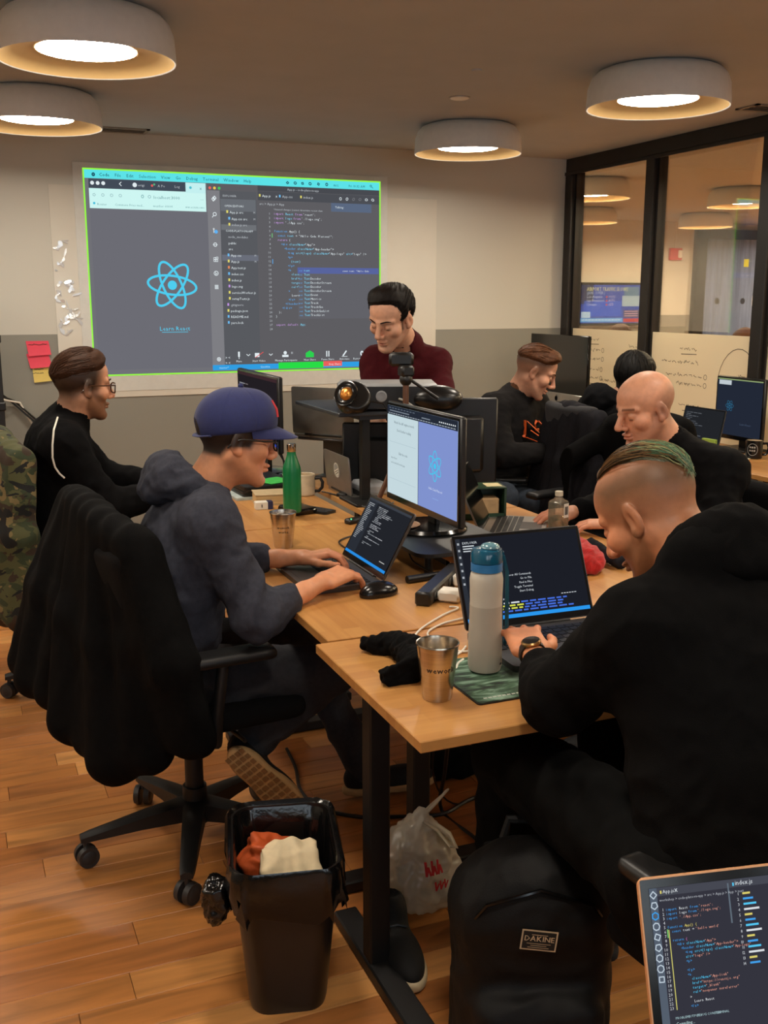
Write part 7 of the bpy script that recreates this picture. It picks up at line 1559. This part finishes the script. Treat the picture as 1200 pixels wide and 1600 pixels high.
# cap: dome, brim, button, back strap
M_CAP = mat('navy_cap', (22, 30, 80), 0.85, var=0.08, scale=90, bump=0.3, bscale=700, sheen=0.1)
f = Field((-0.14, -0.12, -0.06), (0.14, 0.12, 0.175), 0.003); f.ell((-0.008, 0, 0.048), (0.107, 0.087, 0.096), k=0); f.ell((0.045, 0, 0.07), (0.06, 0.066, 0.07), k=0.03); f.plane((0, 0, 0.028), (0.22, 0, -1), 0.004); f.ell((-0.125, 0, 0.01), (0.035, 0.035, 0.04), k=0.005, op='s')
V, Q = f.mesh(1); a = np.arctan2(V[:, 1], V[:, 0] + 0.01); N = normals(V, Q); V = V - N * (0.0016 * np.exp(-(np.sin(3 * a) / 0.07) ** 2) * (V[:, 2] > 0.03))[:, None]; cap = local_mesh(J, 'cap', V, Q, M_CAP)
V = []; Fs = []; nu, nv = 18, 10
for th in (0, 1):
    for i in range(nu + 1):
        u = -1 + 2 * i / nu
        for j in range(nv + 1):
            w_ = j / nv; ang = u * 1.25; rr_ = 1.0
            bx_, by_ = 0.092 * math.cos(ang) + 0.0, 0.083 * math.sin(ang); ext = 0.09 * (1 - 0.85 * abs(u) ** 2.6)
            V.append((bx_ - 0.012 + ext * w_, by_ * (1 - 0.02 * w_), 0.058 - 0.20 * by_ ** 2 * 30 * (0.35 + 0.65 * w_) * 0.3 - 0.028 * w_ ** 1.3 - 0.003 * th))
n_ = (nu + 1) * (nv + 1)
for i in range(nu):
    for j in range(nv):
        a = i * (nv + 1) + j; q = (a, a + nv + 1, a + nv + 2, a + 1); Fs.append(q[::-1]); Fs.append(tuple(k + n_ for k in q))
rim = [i * (nv + 1) + nv for i in range(nu + 1)]
for a, c in zip(rim[:-1], rim[1:]): Fs.append((a, c, c + n_, a + n_))
b = MB(); b.add(np.array(V) @ J['HR'].T + J['hd'], Fs); obj('brim', b, M_CAP, cap, ang=70)
b = MB(); b.ball(J['HR'] @ np.array((0.0, 0, 0.148)) + J['hd'], 0.008, 12, 6); obj('button', b, M_CAP, cap)
b = MB(); b.tube([J['HR'] @ np.array(q) + J['hd'] for q in ((-0.078, -0.060, 0.012), (-0.1, -0.034, 0.006), (-0.107, 0, 0.004), (-0.1, 0.034, 0.006), (-0.078, 0.060, 0.012))], 0.009, 8, flat=0.3, up=(0, 0, 1.0)); obj('strap', b, M_CAP, cap)
b = MB(); b.tube([J['HR'] @ np.array(q) + J['hd'] for q in ((0.100, -0.038, 0.078), (0.095, -0.037, 0.098), (0.080, -0.032, 0.120))], 0.0035, 6); obj('red_emblem', b, mat('red_thread', (190, 50, 56), 0.8), cap)
glasses(J, M_BLACK, h=0.03, w=0.046)

# ---- bearded man with glasses in the black jacket
M_BJ = mat('black_jersey', (8, 7, 8), 0.9, var=0.2, scale=70, bump=0.25, bscale=500, spec=0.1)
Jw = dict(hd=(0.455, 4.10, 1.215), nck=(0.395, 4.12, 1.085), chs=(0.355, 4.13, 0.92), pel=(0.36, 4.13, 0.56), shR=(0.355, 3.935, 1.015), shL=(0.39, 4.32, 1.015), elR=(0.50, 3.89, 0.78), elL=(0.56, 4.40, 0.80), wrR=(0.74, 4.00, 0.80), wrL=(0.80, 4.25, 0.80),
          hpR=(0.40, 4.03, 0.54), hpL=(0.40, 4.23, 0.54), knR=(0.84, 4.0, 0.53), knL=(0.84, 4.28, 0.53), anR=(0.88, 4.0, 0.1), anL=(0.9, 4.28, 0.1))
fade2 = [([(0.04, 0.06), (0.03, -0.03), (0.014, -0.03), (-0.02, -0.025), (-0.05, -0.075), (-0.13, -0.07), (-0.13, 0.1), (0.03, 0.1)], (96, 66, 48), 0.75, 0.05), ([(0.04, 0.06), (0.03, -0.005), (-0.02, -0.0), (-0.06, -0.03), (-0.13, -0.02), (-0.13, 0.1), (0.03, 0.1)], (46, 28, 17), 0.95, 0.035)]
hands = dict(handR=dict(dir=(0.97, 0.2, -0.1), up=(0, 0, 1)), handL=dict(dir=(0.97, -0.2, -0.1), up=(0, 0, 1)))
t2, J = person('person', 'bearded man with swept-back brown hair and glasses in a black jacket', (0.42, 4.12), 0.0, Jw, (208, 150, 116), (0.96, 0.26, -0.06), (0.06, 0, 1), dict(hcol=dict(fade=fade2, stubble=((104, 66, 42), 0.75, 0.02), red=0.4), **hands), v=0.0032, hs=1.06)
hair(J, HAIR_BR, [(0.14, 0.082), (0.082, 0.082), (0.058, 0.066), (0.03, 0.055), (-0.03, 0.048), (-0.07, 0.03), (-0.16, 0.0), (-0.16, 0.2), (0.14, 0.2)], 0.007, [(0.05, 0.13, 0.05, 0.04, 0.014), (0.0, 0.13, 0.07, 0.04, 0.005)], seed=2, soft=0.03, strands=420, length=0.09)
brow_mesh(J, HAIR_BR)
def col2(f, J, A): pass
jk = top(J, M_BJ, 'jacket', v=0.009, collar=0.075, seed=5, arm=(0.072, 0.062, 0.045), r=1.08)
pants(J, M_BLKJ, 'trousers', v=0.012); shoes(J, M_SHOE, M_SOLE, {'L': ((1, 0, 0), UPZ), 'R': ((1, 0, 0), UPZ)})
glasses(J, mat('tortoise_frame', (58, 34, 22), 0.25), h=0.036, w=0.046, r=0.0026)
b = MB(); b.tube([on_mesh(jk, x, y) - J['bo'] for x, y in ((90, 652), (84, 672), (82, 695), (82, 715), (86, 730), (93, 740), (101, 747))], 0.0035, 6); obj('piping', b, M_WHITEP, J['T'])

# ---- standing man in the red polo shirt
M_POLO = mat('maroon_pique', (66, 13, 19), 0.9, var=0.12, scale=80, bump=0.4, bscale=700, spec=0.15)
Jw = dict(hd=(1.835, 4.30, 1.46), nck=(1.955, 4.42, 1.335), chs=(2.0, 4.50, 1.16), pel=(2.16, 4.76, 0.92), shL=(2.115, 4.42, 1.25), shR=(1.855, 4.53, 1.255), elL=(2.05, 4.19, 1.05), elR=(1.79, 4.42, 1.03), wrL=(1.85, 4.12, 0.93), wrR=(1.78, 4.2, 0.95),
          hpL=(2.24, 4.72, 0.9), hpR=(2.08, 4.8, 0.9), knL=(2.26, 4.68, 0.5), knR=(2.06, 4.78, 0.5), anL=(2.3, 4.74, 0.1), anR=(2.08, 4.86, 0.1))
hands = dict(handL=dict(dir=(-0.9, -0.2, -0.5), up=(-0.3, -0.3, 0.9)), handR=dict(dir=(-0.6, -0.7, -0.5), up=(0, -0.3, 0.9)))
hf3 = (-0.78, -0.50, -0.42)
t3, J = person('person', 'standing dark-haired man in a maroon polo shirt bending over the desk', (2.15, 4.78), 0.0, Jw, (214, 160, 130), hf3, (-0.2, -0.28, 0.94), dict(hcol=dict(red=0.35, lips=0.6, stubble=((150, 110, 90), 0.25, 0.0), fade=[([(0.03, 0.03), (0.028, -0.03), (0.015, -0.03), (0.01, 0.03)], (50, 36, 28), 0.8, 0.01)]), **hands), v=0.0032, hs=1.1)
hair(J, HAIR_DK, [(0.14, 0.098), (0.08, 0.096), (0.066, 0.078), (0.064, 0.045), (0.058, -0.008), (0.038, -0.008), (0.022, 0.03), (-0.005, 0.012), (-0.045, -0.055), (-0.1, -0.075), (-0.16, -0.06), (-0.16, 0.2), (0.14, 0.2)], 0.012, [(0.05, 0.14, 0.05, 0.035, 0.016), (-0.05, 0.08, 0.08, 0.05, 0.003)], seed=4, soft=0.016, strands=420, length=0.05, flow=lambda p: np.array((0.7, 0.25, -0.2)), warp=(5.0, -0.22))
brow_mesh(J, HAIR_DK, 0.004)
top(J, M_POLO, 'polo_shirt', v=0.009, short=True, collar=0.012, seed=7, arm=(0.066, 0.06, 0.05), r=0.98, belly=0.95, chest=(0.12, 0.15, 0.18))
f = Field(*bounds([J['nck']], 0.14), 0.006); n3 = unit(J['hd'] - J['nck']); f.cone(J['nck'] + n3 * 0.0, J['nck'] + n3 * 0.045, 0.088, 0.074, k=0); f.cone(J['nck'] - n3 * 0.05, J['nck'] + n3 * 0.2, 0.064, 0.068, k=0.003, op='s'); A3 = ring_axes(J); f.ell(J['nck'] + n3 * 0.05 + A3[:, 0] * 0.09, (0.06, 0.045, 0.075), A=A3, k=0.004, op='s'); V, Q = f.mesh(1); np_mesh('shirt_collar', V, Q, M_POLO, J['T'])
pants(J, M_BLKJ, 'trousers', v=0.014); shoes(J, M_SHOE, M_SOLE, {'L': ((-0.5, -0.85, 0), UPZ), 'R': ((-0.5, -0.85, 0), UPZ)})

# ---- man in the charcoal sweatshirt with orange print
M_SW = mat('charcoal_sweatshirt', (28, 26, 26), 0.95, var=0.14, scale=80, bump=0.3, bscale=500, spec=0.15)
Jw = dict(hd=(2.74, 4.56, 1.18), nck=(2.675, 4.63, 1.06), chs=(2.66, 4.66, 0.89), pel=(2.64, 4.72, 0.55), shR=(2.50, 4.55, 1.005), shL=(2.83, 4.71, 1.0), elR=(2.47, 4.37, 0.79), elL=(2.92, 4.64, 0.79), wrR=(2.68, 4.34, 0.80), wrL=(2.76, 4.47, 0.80),
          hpR=(2.58, 4.62, 0.54), hpL=(2.72, 4.80, 0.54), knR=(2.86, 4.30, 0.55), knL=(3.02, 4.52, 0.55), anR=(2.95, 4.2, 0.1), anL=(3.08, 4.44, 0.1))
Jw['hpR'] = (2.55, 4.68, 0.54); Jw['knR'] = (2.43, 4.30, 0.60); Jw['anR'] = (2.38, 4.27, 0.12); Jw['hpL'] = (2.69, 4.72, 0.54); Jw['knL'] = (2.60, 4.32, 0.55); Jw['anL'] = (2.55, 4.32, 0.1)
hands = dict(handR=dict(dir=(0.9, 0.3, 0.0), up=(0, -0.4, 0.9)), handL=dict(dir=(-0.5, -0.8, 0.0), up=(0.3, -0.3, 0.9)))
fade4 = [([(0.06, 0.09), (0.045, 0.02), (0.03, -0.03), (0.015, -0.03), (-0.02, -0.02), (-0.05, -0.06), (-0.13, -0.05), (-0.13, 0.1)], (110, 72, 50), 0.7, 0.04), ([(0.07, 0.1), (0.055, 0.05), (0.03, 0.035), (-0.05, 0.025), (-0.13, 0.01), (-0.13, 0.12)], (74, 46, 28), 0.85, 0.03)]
t4, J = person('person', 'seated man in a charcoal sweatshirt with orange script print looking down', (2.66, 4.72), 0.0, Jw, (214, 156, 126), (0.80, -0.42, -0.42), (0.36, -0.2, 0.93), dict(hcol=dict(fade=fade4, red=0.45, lips=0.6), **hands), v=0.0036, hs=1.04)
hair(J, HAIR_GB, [(0.14, 0.08), (0.086, 0.08), (0.06, 0.065), (0.03, 0.05), (-0.04, 0.045), (-0.1, 0.035), (-0.16, 0.03), (-0.16, 0.2), (0.14, 0.2)], 0.009, [(0.07, 0.12, 0.04, 0.04, 0.020)], seed=6, soft=0.028, strands=360, length=0.05, flow=lambda p: np.array((0.9, 0.2, 0.1)))
brow_mesh(J, HAIR_GB)
sw = top(J, M_SW, 'sweatshirt', v=0.010, collar=0.02, seed=9, arm=(0.07, 0.06, 0.05), r=1.02)
A4 = ring_axes(J); 
def on_chest(u, w_, off=0.012):
    """a spot on the chest front: u to the wearer's left, w up (metres); found on the sweatshirt mesh"""
    tgt = J['chs'] + A4[:, 1] * u + A4[:, 2] * w_; d = V4 - tgt; lat = d @ A4[:, 1]; vv = d @ A4[:, 2]; fr = d @ A4[:, 0]
    sel = np.where((lat ** 2 + vv ** 2 < 0.012 ** 2) & (fr > 0))[0]
    k = sel[np.argmax(fr[sel])] if len(sel) else np.argmin(lat ** 2 + vv ** 2 - 0.01 * fr)
    return J['chs'] + A4[:, 1] * u + A4[:, 2] * w_ + A4[:, 0] * ((V4[k] - J['chs']) @ A4[:, 0] + 0.004)
V4 = np.array([tuple(q.co) for q in sw.data.vertices]); M_OR = mat('orange_print', (232, 96, 30), 0.6); b = MB()
for stroke in (([(-0.09, 0.0), (-0.085, 0.05), (-0.05, 0.065), (-0.03, 0.05), (-0.045, 0.02), (-0.08, 0.015)]), ([(-0.08, 0.06), (-0.085, -0.03)]), ([(-0.035, 0.0), (-0.03, -0.02), (-0.01, -0.02), (0.0, 0.01)]), ([(0.0, 0.02), (0.0, -0.02), (0.015, -0.02)]), ([(0.035, 0.07), (0.02, 0.0), (0.03, -0.02), (0.045, -0.01)]), ([(0.055, 0.075), (0.045, 0.0), (0.055, -0.01)]), ([(-0.1, -0.05), (-0.05, -0.045), (0.0, -0.047), (0.06, -0.03)]), ([(-0.09, -0.075), (-0.04, -0.07), (0.02, -0.07), (0.05, -0.06)]), ([(-0.09, -0.095), (-0.03, -0.09), (0.03, -0.085)])):
    P = [on_chest(-u, w_ + 0.0) for u, w_ in stroke]; b.tube(P, 0.0075, 6, flat=0.4)
obj('script_print', b, M_OR, J['T'])
pants(J, M_DENIM, 'jeans', v=0.014); shoes(J, M_SHOE, M_SOLE, {'L': ((0.7, -0.7, 0), UPZ), 'R': ((0.5, -0.8, 0), UPZ)})

# ---- dark-haired person with their back turned, facing the glass
Jw = dict(hd=(3.11, 4.22, 1.155), nck=(3.02, 4.24, 1.04), chs=(2.99, 4.25, 0.88), pel=(2.97, 4.25, 0.55), shR=(2.99, 4.06, 0.99), shL=(3.01, 4.44, 0.99), elR=(3.15, 4.04, 0.80), elL=(3.15, 4.54, 0.80), wrR=(3.40, 4.16, 0.80), wrL=(3.40, 4.42, 0.80), hpR=(3.0, 4.22, 0.54), hpL=(3.0, 4.42, 0.54), knR=(3.42, 4.2, 0.53), knL=(3.42, 4.44, 0.53), anR=(3.46, 4.2, 0.1), anL=(3.46, 4.44, 0.1))
hands = dict(handR=dict(dir=(1, 0.1, -0.05), up=UPZ), handL=dict(dir=(1, -0.1, -0.05), up=UPZ))
t5, J = person('person', 'black-haired person in a dark hoodie with back turned, facing the glass', (2.98, 4.3), 0.0, Jw, (190, 132, 98), (0.93, 0.35, -0.1), (0.1, 0, 1), dict(hcol=dict(), **hands), v=0.004, hs=1.04)
hair(J, HAIR_BK, [(0.14, 0.085), (0.085, 0.08), (0.055, 0.05), (0.03, -0.02), (0.0, -0.01), (-0.02, -0.02), (-0.05, -0.07), (-0.1, -0.085), (-0.16, -0.08), (-0.16, 0.2), (0.14, 0.2)], 0.012, [], v=0.004, seed=8, soft=0.014, strands=240, flow=lambda p: np.array((0.1, 0, -1.0)))
top(J, mat('midnight_hoodie', (16, 16, 18), 0.95, var=0.15, spec=0.1), 'hoodie', v=0.011, hood=True, seed=11); pants(J, M_BLKJ, 'trousers', v=0.016); shoes(J, M_SHOE, M_SOLE, {'L': ((1, 0, 0), UPZ), 'R': ((1, 0, 0), UPZ)})

# ---- bald man
Jw = dict(hd=(2.235, 2.96, 1.165), nck=(2.345, 2.96, 1.035), chs=(2.42, 2.94, 0.87), pel=(2.50, 2.90, 0.55), shL=(2.42, 2.75, 0.965), shR=(2.40, 3.15, 0.975), elL=(2.30, 2.66, 0.79), elR=(2.27, 3.20, 0.78), wrL=(2.085, 2.90, 0.785), wrR=(2.06, 3.12, 0.785), hpL=(2.45, 2.8, 0.54), hpR=(2.45, 3.0, 0.54), knL=(2.03, 2.76, 0.53), knR=(2.03, 3.04, 0.53), anL=(2.02, 2.76, 0.1), anR=(2.02, 3.04, 0.1))
hands = dict(handL=dict(dir=(-0.80, 0.58, -0.06), up=(0, 0, 1), curl=(0.3, 0.4, 0.25)), handR=dict(dir=(-0.93, 0.3, -0.05), up=(0, 0, 1), curl=(0.3, 0.4, 0.25)))
fade6 = [([(0.0, 0.045), (0.012, -0.01), (-0.01, -0.02), (-0.03, -0.035), (-0.05, -0.06), (-0.13, -0.04), (-0.13, 0.06), (-0.06, 0.075)], (128, 92, 74), 0.65, 0.03)]
t6, J = person('person', 'bald man in a black sweater looking down at his keyboard', (2.48, 2.9), 0.0, Jw, (210, 150, 118), (-0.955, 0.02, -0.25), (-0.22, 0.02, 0.97), dict(hcol=dict(fade=fade6, red=0.5, lips=0.55, stubble=((150, 100, 82), 0.3, 0.0), brow=(120, 76, 54)), head=dict(nose=1.2), **hands), v=0.0028, hs=1.04)
top(J, M_BJ, 'sweater', v=0.009, collar=0.03, seed=13, arm=(0.07, 0.06, 0.045), r=1.03, cuff=(0.85, 0.8)); pants(J, M_BLKJ, 'trousers', v=0.014); shoes(J, M_SHOE, M_SHOE, {'L': ((-1, 0, 0), UPZ), 'R': ((-1, 0, 0), UPZ)})
wristband(J, 'L', mat('cream_strap', (200, 180, 146), 0.6), 0.012, 0.0255, 0.02, 'watch', dict(r=0.0185, n=unit((-0.1, -0.8, 0.6)), case=mat('gold_case', (214, 186, 120), 0.25, metal=0.8), dial=mat('cream_dial', (226, 214, 180), 0.4)))
wristband(J, 'R', M_BLACK, 0.02, 0.0265, 0.01, 'bracelet')

# ---- man with green-tinted hair, back half turned to us
M_NH = mat('black_hoodie', (9, 8, 8), 0.95, var=0.14, scale=80, bump=0.4, bscale=600, spec=0.1)
hd7 = np.array((1.25, 1.62, 1.13))
Jw = dict(hd=hd7, nck=(1.29, 1.49, 1.04), chs=(1.235, 1.34, 0.87), pel=(1.19, 1.16, 0.55), shL=(1.07, 1.40, 0.98), shR=(1.46, 1.36, 0.985), elL=(1.015, 1.565, 0.808), elR=(1.52, 1.60, 0.80), wrL=(1.075, 1.765, 0.822), wrR=(1.38, 1.82, 0.795),
          hpL=(1.07, 1.24, 0.585), hpR=(1.28, 1.22, 0.585), knL=(1.05, 1.79, 0.585), knR=(1.32, 1.79, 0.585), anL=(1.07, 1.84, 0.10), anR=(1.33, 1.84, 0.1))
hands = dict(handL=dict(dir=(0.26, 0.93, 0.2), up=(-0.1, -0.25, 1), curl=(0.4, 0.6, 0.45), splay=0.22), handR=dict(dir=(-0.3, 0.95, -0.05), up=(0, 0, 1)))
fade7 = [([(0.075, 0.10), (0.055, 0.05), (0.04, -0.02), (0.018, -0.035), (-0.012, -0.03), (-0.03, -0.055), (-0.06, -0.085), (-0.14, -0.075), (-0.14, 0.1)], (156, 108, 78), 0.6, 0.05), ([(0.075, 0.10), (0.055, 0.06), (0.03, 0.04), (-0.05, 0.03), (-0.13, 0.0), (-0.13, 0.1)], (96, 68, 44), 0.85, 0.05)]
t7, J = person('person', 'man with shaved sides and green-tinted hair in a black hoodie, head bowed', (1.3, 1.12), 0.0, Jw, (212, 140, 100), (-0.33, 0.76, -0.56), (-0.2, 0.45, 0.87), dict(hcol=dict(fade=fade7, red=0.5, stubble=((120, 84, 56), 0.6, 0.01)), head=dict(neck_r=0.062), **hands), v=0.0026, hs=1.04)
M_GH = mat('green_tinted_hair', (110, 84, 56), 0.4, var=0.3, scale=120, bump=0.6, bscale=260, attr='Col')
def gcol(V):
    c = np.tile(L3((96, 72, 46)), (len(V), 1)); return mixc(c, L3((62, 82, 60)), 0.6 * np.clip((-0.01 - V[:, 0]) / 0.06, 0, 1))
P7 = [(0.14, 0.098), (0.082, 0.096), (0.06, 0.094), (0.0, 0.096), (-0.05, 0.082), (-0.078, 0.07), (-0.098, 0.05), (-0.16, 0.03), (-0.16, 0.2), (0.14, 0.2)]
hair(J, M_GH, P7, 0.0035, [(0.06, 0.13, 0.05, 0.03, 0.006)], seed=10, soft=0.03, strands=0, col=gcol)
M_STR = [mat('hair_strand_%d' % i, c, 0.4, var=0.2) for i, c in enumerate(((120, 92, 60), (70, 104, 80), (150, 150, 104), (52, 42, 30), (100, 130, 96)))]
for i in range(5): hair_n = strand_set(J, M_STR[i], P7, 130 if i in (1, 2, 4) else 330, 20 + i, 0.004, green=(i in (1, 2, 4)))
b = MB(); rr = random.Random(3)
for k in range(26):
    a = (rr.uniform(0.06, 0.095), rr.uniform(-0.028, 0.028), -0.112); b.tube([J['HR'] @ np.array(a) + J['hd'], J['HR'] @ (np.array(a) + (rr.uniform(0.0, 0.012), rr.uniform(-0.006, 0.006), -rr.uniform(0.008, 0.02))) + J['hd']], 0.0012, 4)
obj('beard', b, HAIR_GB, J['T'], kind='stuff')
def hood7(f, J, A): f.ell(J['nck'] - A[:, 0] * 0.10 + A[:, 2] * 0.015, (0.07, 0.15, 0.06), A=A, k=0.05)
top(J, M_NH, 'hoodie', v=0.007, hood=True, seed=14, arm=(0.074, 0.06, 0.046), r=1.1, cuff=(0.5, 0.8), extra=hood7, hood_r=0.046, trap=0.06, belly=1.05)
pants(J, M_BLKJ, 'trousers', v=0.012, r=1.2); shoes(J, M_SHOE, M_SHOE, {'L': ((0.1, 1, 0), UPZ), 'R': ((0.1, 1, 0), UPZ)})
wristband(J, 'L', M_BLACK, 0.006, 0.0265, 0.022, 'watch', dict(r=0.02, n=unit((-0.25, -0.15, 1)), case=mat('bronze_case', (150, 118, 74), 0.3, metal=0.8), dial=M_GLOSSB))

# ---- person in grey jeans at the right edge
Jw = dict(hd=(3.2, 2.85, 1.2), nck=(3.2, 2.78, 1.07), chs=(3.2, 2.75, 0.9), pel=(3.2, 2.74, 0.56), shL=(3.0, 2.77, 1.0), shR=(3.4, 2.77, 1.0), elL=(2.98, 2.85, 0.75), elR=(3.44, 2.85, 0.75), wrL=(3.12, 3.02, 0.68), wrR=(3.32, 3.02, 0.68), hpL=(3.11, 2.78, 0.56), hpR=(3.3, 2.78, 0.56), knL=(3.16, 3.55, 0.60), knR=(3.36, 3.3, 0.58), anL=(3.2, 3.42, 0.14), anR=(3.36, 3.3, 0.1))
t8, J = person('person', 'person in pale grey jeans and a black top seated at the glass-side desk', (3.2, 2.8), 0.0, Jw, (206, 150, 116), (0, 1, -0.1), UPZ, dict(hcol=dict(), handL=dict(dir=(0.2, 1, 0), up=UPZ), handR=dict(dir=(-0.2, 1, 0), up=UPZ)), v=0.005)
hair(J, HAIR_BR, [(0.11, 0.09), (0.085, 0.08), (0.05, 0.05), (0.0, 0.0), (-0.05, -0.05), (-0.1, -0.07), (-0.14, 0.0), (-0.14, 0.17), (0.1, 0.17)], 0.008, [], v=0.005, strands=0)
top(J, M_BJ, 'sweater', v=0.014, collar=0.03); pants(J, mat('pale_denim', (128, 136, 142), 0.9, var=0.15, scale=50, bump=0.3, bscale=500), 'jeans', v=0.012); shoes(J, M_SHOE, M_SOLE, {'L': ((0.1, 1, 0), UPZ), 'R': ((0.1, 1, 0), UPZ)})

# ---- two people in the next room, only the tops of their heads above the film
for k, (px_, py_, lb) in enumerate(((968, 522, 'brown-haired person seated behind the glass below the television'), (1163, 528, 'brown-haired person seated behind the glass in front of the blue door'))):
    h = atD(px_, py_, 8.0); Jw = dict(hd=h - np.array((0, 0, 0.06)), nck=h - np.array((0, 0.06, 0.2)), chs=h - np.array((0, 0.08, 0.37)), pel=h - np.array((0, 0.1, 0.72)), shL=h + np.array((-0.19, -0.07, -0.27)), shR=h + np.array((0.19, -0.07, -0.27)), elL=h + np.array((-0.22, 0.05, -0.5)), elR=h + np.array((0.22, 0.05, -0.5)), wrL=h + np.array((-0.12, 0.25, -0.52)), wrR=h + np.array((0.12, 0.25, -0.52)))
    for s, q in (('L', -0.1), ('R', 0.1)): Jw['hp' + s] = h + np.array((q, -0.06, -0.73)); Jw['kn' + s] = np.array((h[0] + q, h[1] + 0.38, 0.52)); Jw['an' + s] = np.array((h[0] + q, h[1] + 0.4, 0.1))
    t9, J = person('person', lb, (h[0], h[1]), 0.0, Jw, (206, 150, 116), (0, 1, -0.1), UPZ, dict(hcol=dict(), handL=dict(dir=(0.2, 1, 0), up=UPZ), handR=dict(dir=(-0.2, 1, 0), up=UPZ)), v=0.005)
    hair(J, HAIR_GB, [(0.11, 0.09), (0.085, 0.08), (0.05, 0.05), (0.0, 0.0), (-0.05, -0.05), (-0.1, -0.07), (-0.14, 0.0), (-0.14, 0.17), (0.1, 0.17)], 0.010, [], v=0.005, strands=120)
    top(J, M_SW, 'sweater', v=0.016, collar=0.03); pants(J, M_BLKJ, 'trousers', v=0.018); shoes(J, M_SHOE, M_SOLE, {'L': ((0, 1, 0), UPZ), 'R': ((0, 1, 0), UPZ)})
    t = thing('stool', ('grey stool of the person behind the glass below the television', 'grey stool of the person behind the glass by the blue door')[k], 'stool', (h[0], h[1] - 0.1, 0))
    zs = h[2] - 0.72 - 0.13; b = MB(); b.lathe([(0, zs - 0.03), (0.18, zs - 0.03), (0.19, zs - 0.015), (0.18, zs), (0, zs)], n=28); obj('seat', b, M_CHAIRG, t); b = MB(); b.cyl((0, 0, 0.02), (0, 0, zs - 0.03), 0.03, n=16); obj('column', b, M_BLACKM, t); b = MB(); b.lathe([(0, 0), (0.2, 0), (0.2, 0.012), (0.05, 0.025), (0, 0.025)], n=28); obj('foot', b, M_BLACKM, t)
